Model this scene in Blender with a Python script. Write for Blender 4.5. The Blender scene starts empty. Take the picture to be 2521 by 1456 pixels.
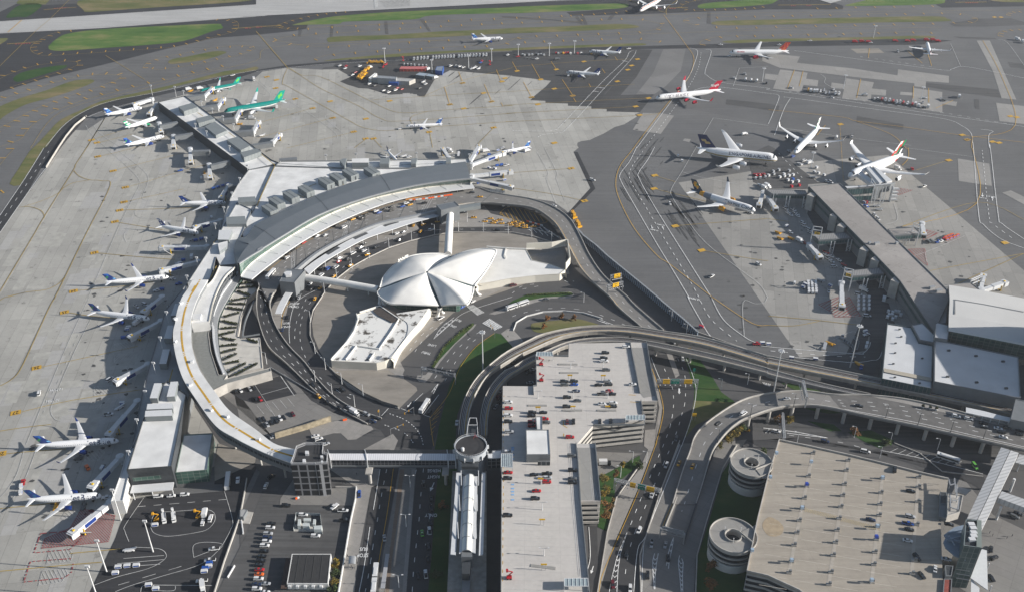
import bpy, math, random
from mathutils import Vector, Matrix
random.seed(7)
S = bpy.context.scene
COL = S.collection
PI = math.pi
# ------------------------------------------------------------------ camera, sky, sun, exposure
CAM_H, FPX, PITCH, ROLL = 362.45, 2327.9, 0.56841, 0.00235
cd = bpy.data.cameras.new('camera'); cam = bpy.data.objects.new('camera', cd); COL.objects.link(cam)
cd.sensor_width = 36; cd.lens = 36*FPX/2520; cd.clip_end = 60000; cd.clip_start = 1
cam.matrix_world = Matrix.Translation((0, 0, CAM_H)) @ Matrix.Rotation(PI/2-PITCH, 4, 'X') @ Matrix.Rotation(ROLL, 4, 'Z')
S.camera = cam
SUN_AZ, SUN_EL = math.radians(-5.5), math.radians(20)
sdir = Vector((math.cos(SUN_AZ)*math.cos(SUN_EL), math.sin(SUN_AZ)*math.cos(SUN_EL), math.sin(SUN_EL)))
w = bpy.data.worlds.new("World"); S.world = w; w.use_nodes = True
nt = w.node_tree; bg = nt.nodes['Background']
sky = nt.nodes.new('ShaderNodeTexSky'); sky.sky_type = 'NISHITA'; sky.sun_disc = False
sky.sun_elevation = SUN_EL; sky.sun_rotation = PI/2-SUN_AZ
nt.links.new(sky.outputs[0], bg.inputs[0]); bg.inputs[1].default_value = 0.064
ld = bpy.data.lights.new('sun', 'SUN'); ld.energy = 5.0; ld.angle = math.radians(0.53); ld.color = (1, .955, .89)
sun = bpy.data.objects.new('sun', ld); COL.objects.link(sun); sun.rotation_euler = sdir.to_track_quat('Z', 'Y').to_euler()
sun.location = (0, 0, 600)
S.view_settings.view_transform = 'Standard'; S.view_settings.look = 'None'
S.view_settings.exposure = 0.76; S.view_settings.gamma = 1
S.render.engine = 'CYCLES'; S.cycles.max_bounces = 4

# ------------------------------------------------------------------ survey: picture reading -> point on a level plane
K = 0.61977
ROWS = {'a': 0, 'b': 590, 'c': 1180, 'd': 1759}
_c, _s = math.cos(PITCH), math.sin(PITCH)
_f = Vector((0, _c, -_s)); _r0 = Vector((1, 0, 0)); _u0 = Vector((0, _s, _c))
_r = _r0*math.cos(ROLL)+_u0*math.sin(ROLL); _u = -_r0*math.sin(ROLL)+_u0*math.cos(ROLL)
def G(p, z=0.0):
    d = _f*FPX+_r*(p[0]-1260)-_u*(p[1]-728)
    return Vector((0, 0, CAM_H))+d*((z-CAM_H)/d.z)
ZOOMS = {'e1': (680, 940, 4.16), 'e2': (480, 1180, 3.551), 'e3': (1480, 960, 3.0975), 'e4': (1480, 530, 3.551), 'e5': (1740, 1640, 3.551), 'e6': (3020, 680, 4.16), 'f1': (3300, 1700, 2.243), 'f2': (3500, 1050, 2.24), 'f3': (2640, 1500, 2.911)}
def px(s):
    out = []; ox = oy = 0; k = 1.0
    for t in s.split():
        if ',' in t:
            a, b = t.split(','); out.append((ox*K+float(a)*k, oy*K+float(b)*k))
        elif t == 'D': ox = oy = 0; k = 1.0
        elif t[0] in 'ef': ox, oy, q = ZOOMS[t]; k = K/q
        else: oy = ROWS[t[0]]; ox = (int(t[1])-1)*1017; k = K/2.468
    return out
def W(s, z=0.0):
    return [G(p, z) for p in px(s)]
def catmull(P, n=6, closed=False):
    m = len(P); out = []
    if m < 3: return list(P)
    for i in range(m if closed else m-1):
        if closed: p0, p1, p2, p3 = P[i-1], P[i], P[(i+1) % m], P[(i+2) % m]
        else: p0, p1, p2, p3 = P[max(i-1, 0)], P[i], P[i+1], P[min(i+2, m-1)]
        for k in range(n):
            t = k/n
            out.append(.5*((2*p1)+(p2-p0)*t+(2*p0-5*p1+4*p2-p3)*t*t+(3*p1-p0-3*p2+p3)*t**3))
    if not closed: out.append(P[-1].copy())
    return out
def resample(P, n):
    d = [0]
    for i in range(1, len(P)): d.append(d[-1]+(P[i]-P[i-1]).length)
    out = []; j = 0
    for k in range(n):
        t = d[-1]*k/(n-1)
        while j < len(P)-2 and d[j+1] < t: j += 1
        L = d[j+1]-d[j] or 1
        out.append(P[j].lerp(P[j+1], min(1, max(0, (t-d[j])/L))))
    return out
def length(P): return sum((P[i+1]-P[i]).length for i in range(len(P)-1))
def smooth(s, z=0.0, n=6): return catmull(W(s, z), n)
def zlerp(P, z0, z1):
    L = length(P) or 1; d = 0; out = []
    for i, p in enumerate(P):
        if i: d += (P[i]-P[i-1]).length
        out.append(Vector((p.x, p.y, z0+(z1-z0)*d/L)))
    return out
def offset(P, o):
    out = []
    for i, p in enumerate(P):
        a = P[max(i-1, 0)]; b = P[min(i+1, len(P)-1)]
        t = Vector((b.x-a.x, b.y-a.y, 0)); t.normalize() if t.length else None
        out.append(p+Vector((-t.y, t.x, 0))*o)
    return out
Z = Vector((0, 0, 1))

# ------------------------------------------------------------------ materials
MATS = {}
def node_mat(name):
    m = bpy.data.materials.new(name); m.use_nodes = True; MATS[name] = m
    return m, m.node_tree.nodes, m.node_tree.links, m.node_tree.nodes['Principled BSDF']
def plain(name, c, rough=.5, metal=0, var=.08, scale=.6, spec=.4, coat=0):
    m, N, L, b = node_mat(name)
    b.inputs['Roughness'].default_value = rough; b.inputs['Metallic'].default_value = metal
    b.inputs['Specular IOR Level'].default_value = spec
    if coat: b.inputs['Coat Weight'].default_value = coat
    if var:
        g = N.new('ShaderNodeNewGeometry'); n = N.new('ShaderNodeTexNoise')
        n.inputs['Scale'].default_value = scale; n.inputs['Detail'].default_value = 4
        L.new(g.outputs['Position'], n.inputs['Vector'])
        r = N.new('ShaderNodeValToRGB')
        r.color_ramp.elements[0].position = .3; r.color_ramp.elements[1].position = .72
        r.color_ramp.elements[0].color = [x*(1-var) for x in c]+[1]; r.color_ramp.elements[1].color = [min(1, x*(1+var)) for x in c]+[1]
        L.new(n.outputs['Fac'], r.inputs[0]); L.new(r.outputs[0], b.inputs['Base Color'])
    else: b.inputs['Base Color'].default_value = (*c, 1)
    m.diffuse_color = (*c, 1)
    return m
def mulmix(N, L, a, bsock, fac, blend='MULTIPLY'):
    x = N.new('ShaderNodeMix'); x.data_type = 'RGBA'; x.blend_type = blend
    if isinstance(fac, float): x.inputs[0].default_value = fac
    else: L.new(fac, x.inputs[0])
    L.new(a, x.inputs[6])
    if isinstance(bsock, tuple): x.inputs[7].default_value = (*bsock, 1)
    else: L.new(bsock, x.inputs[7])
    return x.outputs[2]
def paving(name, c1, c2, rot, pw, ph, joint=.72, wear=.22, stains=0.35, rough=.85, mort=.12, rnd=1.0, streak=0.0, srot=0.0):
    """slab or asphalt paving: tinted bays with joints, large soft wear, small dark stains"""
    m, N, L, b = node_mat(name)
    b.inputs['Roughness'].default_value = rough; b.inputs['Specular IOR Level'].default_value = .25
    g = N.new('ShaderNodeNewGeometry')
    mp = N.new('ShaderNodeMapping'); mp.inputs['Rotation'].default_value = (0, 0, rot)
    L.new(g.outputs['Position'], mp.inputs['Vector'])
    def brick(w_, h_, a, b_, mo, off):
        t = N.new('ShaderNodeTexBrick'); t.offset = off; t.squash = 1
        t.inputs['Scale'].default_value = 1; t.inputs['Mortar Size'].default_value = mo
        t.inputs['Mortar Smooth'].default_value = .3; t.inputs['Bias'].default_value = 0
        t.inputs['Brick Width'].default_value = w_; t.inputs['Row Height'].default_value = h_
        t.inputs['Color1'].default_value = (*a, 1); t.inputs['Color2'].default_value = (*b_, 1)
        t.inputs['Mortar'].default_value = tuple(x*joint for x in a)+(1,)
        L.new(mp.outputs[0], t.inputs['Vector']); return t
    t1 = brick(pw, ph, c1, c2, mort, 0)
    k = [1-.16*rnd]*3; k2 = [1+.0*rnd]*3
    t2 = brick(pw*5, ph*2, k, k2, 0, .37)
    col = mulmix(N, L, t1.outputs[0], t2.outputs[0], 1.0)
    def noise(scale, det=5, rough_=.6, vec=None):
        n = N.new('ShaderNodeTexNoise'); n.inputs['Scale'].default_value = scale
        n.inputs['Detail'].default_value = det; n.inputs['Roughness'].default_value = rough_
        L.new(vec or g.outputs['Position'], n.inputs['Vector']); return n
    def ramp(sock, p0, p1, a, b_):
        r = N.new('ShaderNodeValToRGB'); r.color_ramp.elements[0].position = p0; r.color_ramp.elements[1].position = p1
        r.color_ramp.elements[0].color = (a, a, a, 1); r.color_ramp.elements[1].color = (b_, b_, b_, 1)
        L.new(sock, r.inputs[0]); return r.outputs[0]
    col = mulmix(N, L, col, ramp(noise(.018).outputs['Fac'], .3, .7, 1-wear, 1.0), 1.0)
    col = mulmix(N, L, col, ramp(noise(.35, 6, .7).outputs['Fac'], .25, .75, .90, 1.05), 1.0)
    if stains: col = mulmix(N, L, col, ramp(noise(.13, 8, .66).outputs['Fac'], .29, .41, 1-stains, 1.0), 1.0)
    if streak:
        mp2 = N.new('ShaderNodeMapping'); mp2.inputs['Rotation'].default_value = (0, 0, srot); mp2.inputs['Scale'].default_value = (.012, .45, 1)
        L.new(g.outputs['Position'], mp2.inputs['Vector'])
        col = mulmix(N, L, col, ramp(noise(1, 4, .6, mp2.outputs[0]).outputs['Fac'], .35, .65, 1-streak, 1.0+streak*.3), 1.0)
    L.new(col, b.inputs['Base Color'])
    return m
def grassy(name, g1, g2, g3, sc=.05):
    m, N, L, b = node_mat(name); b.inputs['Roughness'].default_value = 1; b.inputs['Specular IOR Level'].default_value = .1
    g = N.new('ShaderNodeNewGeometry'); mp = N.new('ShaderNodeMapping'); mp.inputs['Scale'].default_value = (.4, 1, 1)
    L.new(g.outputs['Position'], mp.inputs['Vector'])
    n = N.new('ShaderNodeTexNoise'); n.inputs['Scale'].default_value = sc; n.inputs['Detail'].default_value = 9; n.inputs['Roughness'].default_value = .68
    L.new(mp.outputs[0], n.inputs['Vector'])
    r = N.new('ShaderNodeValToRGB'); e = r.color_ramp.elements
    e[0].position = .3; e[0].color = (*g1, 1); e[1].position = .72; e[1].color = (*g3, 1)
    k = e.new(.5); k.color = (*g2, 1)
    L.new(n.outputs['Fac'], r.inputs[0]); L.new(r.outputs[0], b.inputs['Base Color'])
    return m
def ribbed(name, c, rot, pitch, dark=.75, rough=.45, metal=.0, var=.1):
    """standing seam metal or decking: fine parallel ribs"""
    m, N, L, b = node_mat(name); b.inputs['Roughness'].default_value = rough; b.inputs['Metallic'].default_value = metal
    g = N.new('ShaderNodeNewGeometry'); mp = N.new('ShaderNodeMapping'); mp.inputs['Rotation'].default_value = (0, 0, rot)
    L.new(g.outputs['Position'], mp.inputs['Vector'])
    wv = N.new('ShaderNodeTexWave'); wv.inputs['Scale'].default_value = 1/pitch*.314; wv.inputs['Distortion'].default_value = 0
    L.new(mp.outputs[0], wv.inputs['Vector'])
    r = N.new('ShaderNodeValToRGB'); r.color_ramp.elements[0].position = .1; r.color_ramp.elements[1].position = .35
    r.color_ramp.elements[0].color = [x*dark for x in c]+[1]; r.color_ramp.elements[1].color = (*c, 1)
    L.new(wv.outputs['Fac'], r.inputs[0])
    n = N.new('ShaderNodeTexNoise'); n.inputs['Scale'].default_value = .15; n.inputs['Detail'].default_value = 6; L.new(g.outputs['Position'], n.inputs['Vector'])
    r2 = N.new('ShaderNodeValToRGB'); r2.color_ramp.elements[0].position = .3; r2.color_ramp.elements[1].position = .7
    r2.color_ramp.elements[0].color = [1-var]*3+[1]; r2.color_ramp.elements[1].color = [1]*4
    L.new(n.outputs['Fac'], r2.inputs[0])
    L.new(mulmix(N, L, r.outputs[0], r2.outputs[0], 1.0), b.inputs['Base Color'])
    return m
def glassy(name, c, rough=.08):
    m, N, L, b = node_mat(name); b.inputs['Base Color'].default_value = (*c, 1); b.inputs['Roughness'].default_value = rough
    b.inputs['Specular IOR Level'].default_value = .8; return m
def panes(name, c1, c2, frame, pw, ph, mort=.2):
    """curtain wall: dark panes in a light grid; uses face-aligned coordinates (x+y along, z up)"""
    m, N, L, b = node_mat(name); b.inputs['Roughness'].default_value = .32; b.inputs['Specular IOR Level'].default_value = .35
    g = N.new('ShaderNodeNewGeometry'); t = N.new('ShaderNodeVectorMath'); t.operation = 'CROSS_PRODUCT'
    t.inputs[0].default_value = (0, 0, 1); L.new(g.outputs['Normal'], t.inputs[1])
    d = N.new('ShaderNodeVectorMath'); d.operation = 'DOT_PRODUCT'; L.new(t.outputs[0], d.inputs[0]); L.new(g.outputs['Position'], d.inputs[1])
    sp = N.new('ShaderNodeSeparateXYZ'); L.new(g.outputs['Position'], sp.inputs[0])
    cb = N.new('ShaderNodeCombineXYZ'); L.new(d.outputs['Value'], cb.inputs[0]); L.new(sp.outputs[2], cb.inputs[1])
    br = N.new('ShaderNodeTexBrick'); br.offset = 0; br.inputs['Scale'].default_value = 1; br.inputs['Mortar Size'].default_value = mort
    br.inputs['Brick Width'].default_value = pw; br.inputs['Row Height'].default_value = ph; br.inputs['Mortar Smooth'].default_value = .1
    br.inputs['Color1'].default_value = (*c1, 1); br.inputs['Color2'].default_value = (*c2, 1); br.inputs['Mortar'].default_value = (*frame, 1)
    L.new(cb.outputs[0], br.inputs['Vector']); L.new(br.outputs[0], b.inputs['Base Color'])
    return m
AR = math.radians(-98)   # rough direction of the apron slab joints
asphalt = paving('asphalt', (.150, .150, .152), (.162, .161, .160), .5, 60, 30, 1, .20, .10, rnd=.5, streak=.12, srot=.05)
asphalt_dark = paving('asphalt_dark', (.046, .046, .050), (.052, .052, .055), .2, 40, 15, 1, .2, .1, rnd=.5, streak=.2, srot=.06)
asphalt_mid = paving('asphalt_mid', (.105, .104, .104), (.115, .113, .112), .2, 40, 15, .95, .25, .25, rnd=.6, streak=.25, srot=.9)
road_black = paving('road_black', (.058, .058, .061), (.068, .067, .069), .1, 30, 8, 1, .25, .1, rnd=.3, streak=.1, srot=1.2)
road_grey = paving('road_grey', (.098, .096, .096), (.108, .105, .104), .1, 30, 8, .95, .2, .15, rnd=.4)
concrete = paving('concrete_apron', (.405, .393, .362), (.47, .456, .42), AR, 34, 7.6, .78, .28, .5, rnd=.85, mort=.14)
concrete_pale = paving('concrete_pale', (.40, .39, .375), (.43, .42, .40), AR, 7.6, 7.6, .8, .12, .2, rnd=.5)
runway_mat = paving('runway_concrete', (.45, .445, .435), (.47, .465, .455), .055, 40, 12, .97, .1, .05, rnd=.2, streak=.15, srot=-.055)
conc_deck = paving('concrete_deck', (.30, .29, .275), (.32, .31, .29), 1.2, 14, 9, .85, .15, .12, rnd=.3)
conc_road = paving('concrete_road', (.225, .215, .205), (.245, .235, .22), .6, 12, 5, .82, .2, .15, rnd=.5)
garage_top = paving('garage_roof_concrete', (.52, .49, .46), (.54, .51, .475), 0.02, 17, 5.2, .90, .10, .10, rnd=.15)
garage_tan = paving('garage_tan_concrete', (.36, .32, .27), (.38, .34, .287), -.12, 30, 6.5, .90, .12, .08, rnd=.3, streak=.12, srot=-.1)
sidewalk = paving('sidewalk_concrete', (.30, .285, .265), (.33, .31, .29), .4, 3, 3, .85, .18, .15, rnd=.4, mort=.06)
brickpave = paving('brick_paving', (.21, .16, .125), (.24, .185, .14), .1, 3, 1.5, .8, .15, .1, rnd=.4, mort=.05)
dirt = grassy('dirt', (.20, .183, .16), (.26, .237, .208), (.31, .285, .25), .12)
grass_lush = grassy('grass_lush', (.036, .095, .02), (.09, .155, .038), (.23, .21, .09), .035)
grass_green = grassy('grass_green', (.020, .058, .014), (.032, .075, .02), (.07, .095, .03), .06)
grass_dry = grassy('grass_dry', (.07, .10, .03), (.135, .135, .055), (.25, .19, .11), .04)
paint_white = plain('paint_white', (.72, .72, .71), .7, var=.22, scale=.5)
paint_soft = plain('paint_worn_white', (.45, .45, .44), .8, var=.3, scale=.3)
paint_yellow = plain('paint_yellow', (.52, .30, .03), .7, var=.15)
paint_gold = plain('paint_worn_yellow', (.36, .25, .06), .8, var=.25, scale=.2)
paint_red = plain('paint_red', (.30, .05, .055), .8, var=.2)
paint_black = plain('paint_black', (.02, .02, .02), .7)
white_roof = plain('white_membrane', (.67, .665, .65), .7, var=.16, scale=.09)
grey_roof = plain('grey_membrane', (.36, .36, .355), .7, var=.12, scale=.15)
white_metal = plain('white_metal', (.60, .605, .61), .4, var=.04)
grey_metal = plain('grey_metal', (.30, .31, .32), .45, .2, var=.06)
rtu_metal = ribbed('cladding_grey', (.21, .23, .235), .6, .5, .85, .5)
dark_metal = plain('dark_metal', (.06, .065, .07), .5, var=.1)
steel = plain('galvanised_steel', (.42, .43, .44), .45, .5, var=.08)
wall_grey = plain('grey_panel_wall', (.16, .17, .178), .55, var=.08, scale=.3)
wall_conc = plain('concrete_wall', (.40, .38, .35), .85, var=.15, scale=.25)
wall_white = plain('white_wall', (.58, .575, .56), .7, var=.08, scale=.2)
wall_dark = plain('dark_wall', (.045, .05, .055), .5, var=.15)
arc_metal = ribbed('standing_seam_grey', (.155, .17, .185), .75, 1.5, .85, .45, .0)
shell_white = plain('shell_concrete', (.73, .715, .68), .6, var=.09, scale=.11)
cream = plain('cream_wall', (.60, .57, .50), .7, var=.08, scale=.1)
glass_green = panes('green_glass', (.035, .075, .062), (.07, .13, .105), (.20, .23, .21), 3.2, 2.2, .10)
glass_dark = panes('dark_glass', (.012, .016, .02), (.03, .038, .045), (.20, .205, .21), 2.6, 2.6, .22)
glass_band = panes('band_glass', (.02, .05, .055), (.04, .085, .085), (.13, .15, .16), 2.2, 9, .15)
glass = glassy('vehicle_glass', (.018, .022, .027))
rubber = plain('rubber', (.018, .018, .018), .9, var=0)
rail_rust = plain('rail_rust', (.042, .028, .022), .7, var=.2)
trackbed = plain('trackbed_concrete', (.30, .28, .25), .9, var=.2, scale=.4)
def C(name, c, rough=.35, coat=.0): return plain(name, c, rough, var=0, coat=coat)
yellow_sign = C('yellow_sign_face', (.72, .42, .02)); green_sign = C('green_sign_face', (.0, .16, .12))
orange = C('orange_plastic', (.75, .11, .015)); red_paint = C('red_paint', (.50, .022, .02)); taxi_yellow = C('taxi_yellow', (.66, .34, .015))
yellow_paint = C('yellow_machine', (.66, .42, .02)); blue_paint = C('blue_paint', (.03, .09, .33)); lime = C('lime_paint', (.14, .42, .06))

# ------------------------------------------------------------------ mesh collecting
class MB:
    def __init__(s): s.v = []; s.f = []; s.m = []; s.k = 0
    def add(s, v, f, m=None):
        o = len(s.v); s.v += [tuple(x) for x in v]
        for q in f: s.f.append([i+o for i in q]); s.m.append(s.k if m is None else m)
        return s
    def sheet(s, P): return s.add(P, [list(range(len(P)))])
    def prism(s, P, h, top=True, bottom=False, taper=None):
        """polygon P (at its own z) swept up by h (a number, or a list of top points)"""
        n = len(P); a = sum((P[i].x*P[(i+1) % n].y-P[(i+1) % n].x*P[i].y) for i in range(n))
        if a < 0: P = list(reversed(P)); h = list(reversed(h)) if isinstance(h, list) else h
        T = h if isinstance(h, list) else [p+Z*h for p in P]
        f = [[i, (i+1) % n, n+(i+1) % n, n+i] for i in range(n)]
        if top: f.append(list(range(n, 2*n)))
        if bottom: f.append(list(range(n-1, -1, -1)))
        return s.add(list(P)+T, f)
    def strip(s, A, B):
        n = len(A); return s.add(list(A)+list(B), [[i, n+i, n+i+1, i+1] for i in range(n-1)])
    def slab(s, A, B, t):
        """thick ribbon: top edges A,B, thickness t downward"""
        n = len(A); A2 = [p-Z*t for p in A]; B2 = [p-Z*t for p in B]
        v = list(A)+list(B)+B2+A2; f = []
        for i in range(n-1):
            for k in range(4):
                a, b = k*n, ((k+1) % 4)*n
                f.append([a+i, b+i, b+i+1, a+i+1])
        f += [[0, 3*n, 2*n, n], [n-1, 2*n-1, 3*n-1, 4*n-1]]
        return s.add(v, f)
    def wall(s, P, h, t=.3, z0=0):
        A = [p+Z*(z0+h) for p in offset(P, t/2)]; B = [p+Z*(z0+h) for p in offset(P, -t/2)]
        return s.slab(A, B, h)
    def box(s, c, size, rz=0, ax=None):
        x, y, z = size[0]/2, size[1]/2, size[2]/2
        R = Matrix.Rotation(rz, 3, 'Z') if ax is None else ax
        c = Vector(c); v = [c+R @ Vector((i*x, j*y, k*z)) for k in (-1, 1) for j in (-1, 1) for i in (-1, 1)]
        return s.add(v, [[0, 2, 3, 1], [4, 5, 7, 6], [0, 1, 5, 4], [2, 6, 7, 3], [0, 4, 6, 2], [1, 3, 7, 5]])
    def bar(s, a, b, w_=.2, h=None):
        a, b = Vector(a), Vector(b); d = b-a; q = d.to_track_quat('X', 'Z').to_matrix()
        return s.box((a+b)/2, (d.length, w_, h or w_), ax=q)
    def rings(s, R, caps=True, closed=False):
        n = len(R[0]); v = [p for r in R for p in r]; f = []
        m = len(R)
        for i in range(m-1):
            for k in range(n):
                f.append([i*n+k, i*n+(k+1) % n, (i+1)*n+(k+1) % n, (i+1)*n+k])
        if caps: f += [list(range(n-1, -1, -1)), list(range((m-1)*n, m*n))]
        return s.add(v, f)
    def tube(s, P, r, n=8, caps=True):
        R = []
        for i, p in enumerate(P):
            p = Vector(p); a = Vector(P[max(i-1, 0)]); b = Vector(P[min(i+1, len(P)-1)])
            q = (b-a).to_track_quat('Z', 'Y').to_matrix(); rr = r[i] if isinstance(r, (list, tuple)) else r
            R.append([p+q @ Vector((math.cos(2*PI*k/n)*rr, math.sin(2*PI*k/n)*rr, 0)) for k in range(n)])
        return s.rings(R, caps)
    def lathe(s, c, prof, n=24, caps=True):
        c = Vector(c)
        return s.rings([[c+Vector((r*math.cos(2*PI*k/n), r*math.sin(2*PI*k/n), z)) for k in range(n)] for r, z in prof], caps)
    def line(s, P, w_, z=0):
        return s.strip([p+Z*z for p in offset(P, w_/2)], [p+Z*z for p in offset(P, -w_/2)])
    def dashes(s, P, w_, dash, gap, z=0, ph=0):
        L = length(P); d = ph; n = max(4, int(L)); R = resample(P, n+1); st = L/n
        while d < L:
            i0, i1 = int(d/st), min(int((d+dash)/st), n)
            if i1 > i0: s.line(R[i0:i1+1], w_, z)
            d += dash+gap
        return s
    def build(s, name, mat, parent=None, smooth=None, origin=None, local=False):
        me = bpy.data.meshes.new(name)
        if local: o = Vector((0, 0, 0))
        elif parent is not None and parent.get('_loc') is not None: o = Vector(parent['_loc'])
        elif origin is not None: o = Vector(origin)
        else:
            n = len(s.v); o = Vector((sum(p[0] for p in s.v)/n, sum(p[1] for p in s.v)/n, min(p[2] for p in s.v)))
        me.from_pydata([(p[0]-o.x, p[1]-o.y, p[2]-o.z) for p in s.v], [], s.f)
        mats = mat if isinstance(mat, (list, tuple)) else [mat]
        for m in mats: me.materials.append(m)
        if len(mats) > 1: me.polygons.foreach_set('material_index', s.m)
        if smooth is not None:
            me.shade_smooth()
            me.set_sharp_from_angle(angle=math.radians(smooth))
        me.update()
        ob = bpy.data.objects.new(name, me); COL.objects.link(ob)
        if parent is not None:
            ob.parent = parent
            if parent.get('_loc') is None or local: pass
            ob['_loc'] = tuple(o)
        else:
            ob.location = o; ob['_loc'] = tuple(o)
        return ob
def split(mb, name, mat, parent, smooth=None, local=False):
    """one object for every connected piece"""
    par = list(range(len(mb.v)))
    def find(i):
        while par[i] != i: par[i] = par[par[i]]; i = par[i]
        return i
    for f in mb.f:
        a = find(f[0])
        for i in f[1:]:
            b = find(i)
            if a != b: par[b] = a
    groups = {}
    for f in mb.f: groups.setdefault(find(f[0]), []).append(f)
    out = []
    for fs in groups.values():
        m = MB(); ix = {}
        for f in fs:
            for i in f:
                if i not in ix: ix[i] = len(m.v); m.v.append(mb.v[i])
            m.f.append([ix[i] for i in f]); m.m.append(0)
        out.append(m.build(name, mat, parent, smooth, local=local))
    return out
def tag(o, label=None, cat=None, group=None, kind=None):
    if label: o['label'] = label
    if cat: o['category'] = cat
    if group: o['group'] = group
    if kind: o['kind'] = kind
    return o
def thing(name, label, cat, loc=(0, 0, 0), group=None):
    o = bpy.data.objects.new(name, None); COL.objects.link(o); o.location = loc; o['_loc'] = tuple(loc); o.empty_display_size = 1
    return tag(o, label, cat, group)
def struct(name, mb, mat, label=None):
    o = mb.build(name, mat); tag(o, label, None, None, 'structure'); return o
def ground(name, s, mat, z, crv=0, kind='structure'):
    P = W(s, 0)
    if crv: P = catmull(P, crv, True)
    mb = MB().sheet([p+Z*z for p in P]); o = mb.build(name, mat); o['kind'] = kind; return o
def copy_tree(o, parent=None, link=None):
    c = o.copy(); COL.objects.link(c)
    if parent is not None: c.parent = parent
    for ch in o.children: copy_tree(ch, c)
    return c
def text_mesh(body, size, bold=0.0):
    cu = bpy.data.curves.new('t', 'FONT'); cu.body = body; cu.size = size; cu.align_x = 'CENTER'; cu.align_y = 'CENTER'; cu.offset = bold; cu.resolution_u = 2
    ob = bpy.data.objects.new('t', cu); me = bpy.data.meshes.new_from_object(ob)
    v = [x.co.copy() for x in me.vertices]; f = [list(p.vertices) for p in me.polygons]
    bpy.data.objects.remove(ob); bpy.data.curves.remove(cu); bpy.data.meshes.remove(me)
    return v, f
def put_text(mb, body, size, o, xa, ya, bold=0.0, sx=1.0):
    v, f = text_mesh(body, size, bold); xa = Vector(xa).normalized(); ya = Vector(ya).normalized(); o = Vector(o)
    return mb.add([o+xa*p.x*sx+ya*p.y for p in v], f)
# ================================================================== SETTING: ground, paving, grass, markings
gb = MB().sheet([Vector((-15000, -3000, 0)), Vector((15000, -3000, 0)), Vector((15000, 25000, 0)), Vector((-15000, 25000, 0))])
struct('ground', gb, asphalt)
z1, z2, z3, z4, z5 = .05, .10, .15, .20, .25
LN = .30
# --- runway end of the field
ground('runway', "a1 -400,353 1000,278 2510,165 a2 0,160 2510,32 a3 800,-15 1500,-70 -500,-120 a2 0,-20 a1 2510,47 0,213 -400,240", runway_mat, z2)
ground('taxiway', "a1 -300,330 0,328 1000,280 2510,168 a2 0,160 1200,95 2510,32 a3 0,30 700,5 1500,-60 2600,-60 a4 700,-80 470,-30 735,60 730,95 a3 2510,95 1500,132 1270,142 580,158 530,122 900,98 a2 2510,80 1500,112 1000,150 520,210 490,285 350,310 a1 2510,345 2100,375 1600,490 1000,640 450,770 0,905 -400,1040", asphalt_dark, z1)
ground('taxiway', "a1 -300,240 0,213 900,152 2510,50 a2 0,45 630,0 600,-40 a1 2510,-60 830,30 430,52 410,48 200,45 160,40 0,120 -300,190", asphalt_dark, z1)
ground('taxiway', "a1 440,52 900,36 960,-20 480,-20", asphalt_mid, z2)
ground('taxiway', "a4 1640,50 1700,78 2700,62 2700,-60 1700,-60 1720,10", asphalt_dark, z1)
ground('runway', "a4 480,-5 610,36 750,-5 700,-30 520,-30", runway_mat, z3)
ground('taxiway', "a1 -200,1060 0,925 450,790 1000,665 1600,515 2100,395 2510,355 a2 300,330 500,330 400,420 0,470 a1 2510,560 1900,700 1300,860 700,1020 300,1150 -200,1400", paving('taxiway_pale', (.165,.164,.163), (.175,.173,.17), .5, 60, 30, 1, .2, .1, streak=.2, srot=-.2), z1)
gi = 0
for s, m in [("a1 475,465 490,490 560,502 700,497 1000,475 1500,440 1800,405 2080,310 2180,280 2170,255 2110,237 1600,258 1000,290 680,330 570,375 490,440", grass_lush),
             ("a1 130,780 150,800 200,802 400,742 600,682 655,655 640,642 500,655 330,685 200,720 140,760", grass_green),
             ("a1 -40,1200 60,1130 250,1030 500,960 750,880 920,805 870,780 700,800 450,890 200,965 0,1045 -60,1080", grass_dry),
             ("a1 1650,605 1660,625 1720,628 2000,590 2210,525 2180,505 2070,510 1850,555 1700,580", grass_dry),
             ("a1 60,170 200,50 410,48 285,160 180,168", grass_green),
             ("a1 820,105 870,120 930,118 1500,78 2320,24 2350,-10 880,-10", grass_dry),
             ("a1 170,40 250,-20 480,-20 450,42 430,47", grass_dry),
             ("a1 -60,460 0,440 80,382 0,378 -60,380", grass_dry),
             ("a2 360,246 480,246 800,238 860,217 1100,207 1550,192 1750,152 2510,132 a3 0,135 700,105 1050,86 1140,60 1000,38 0,70 a2 2510,76 1500,112 900,152 650,182", grass_lush),
             ("a2 705,412 750,416 1100,396 1800,366 2110,350 2510,328 a3 0,327 300,320 900,296 1220,275 1200,250 1000,238 500,262 0,277 a2 2510,280 2000,305 1800,311 1300,346 900,356 710,370", grass_dry),
             ("a2 660,602 900,570 1500,522 2200,490 2510,476 a3 0,475 500,453 1200,428 1310,440 1200,452 500,476 0,497 a2 2510,502 2000,517 1500,552 1000,582", grass_dry),
             ("a3 1820,76 1850,45 2050,20 2510,-10 a4 120,-20 60,25 0,45 a3 2200,72 1900,87", grass_lush),
             ("a4 750,57 900,20 1100,-20 1650,-20 1730,25 1630,46 1300,56 900,62", grass_lush),
             ("a4 2150,-10 2600,-20 2600,20 2300,22", grass_dry),
             ("a3 1950,230 2050,208 2510,196 a4 700,178 1600,163 1750,185 1750,212 1200,222 0,246 a3 2100,252 1990,246", grass_dry),
             ("a3 2060,415 2150,400 2510,385 a4 900,368 1500,354 1640,365 1500,380 700,397 0,412 a3 2200,427", grass_dry)]:
    ground('grass_verge', s, m, z3, 4, 'stuff')
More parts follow.
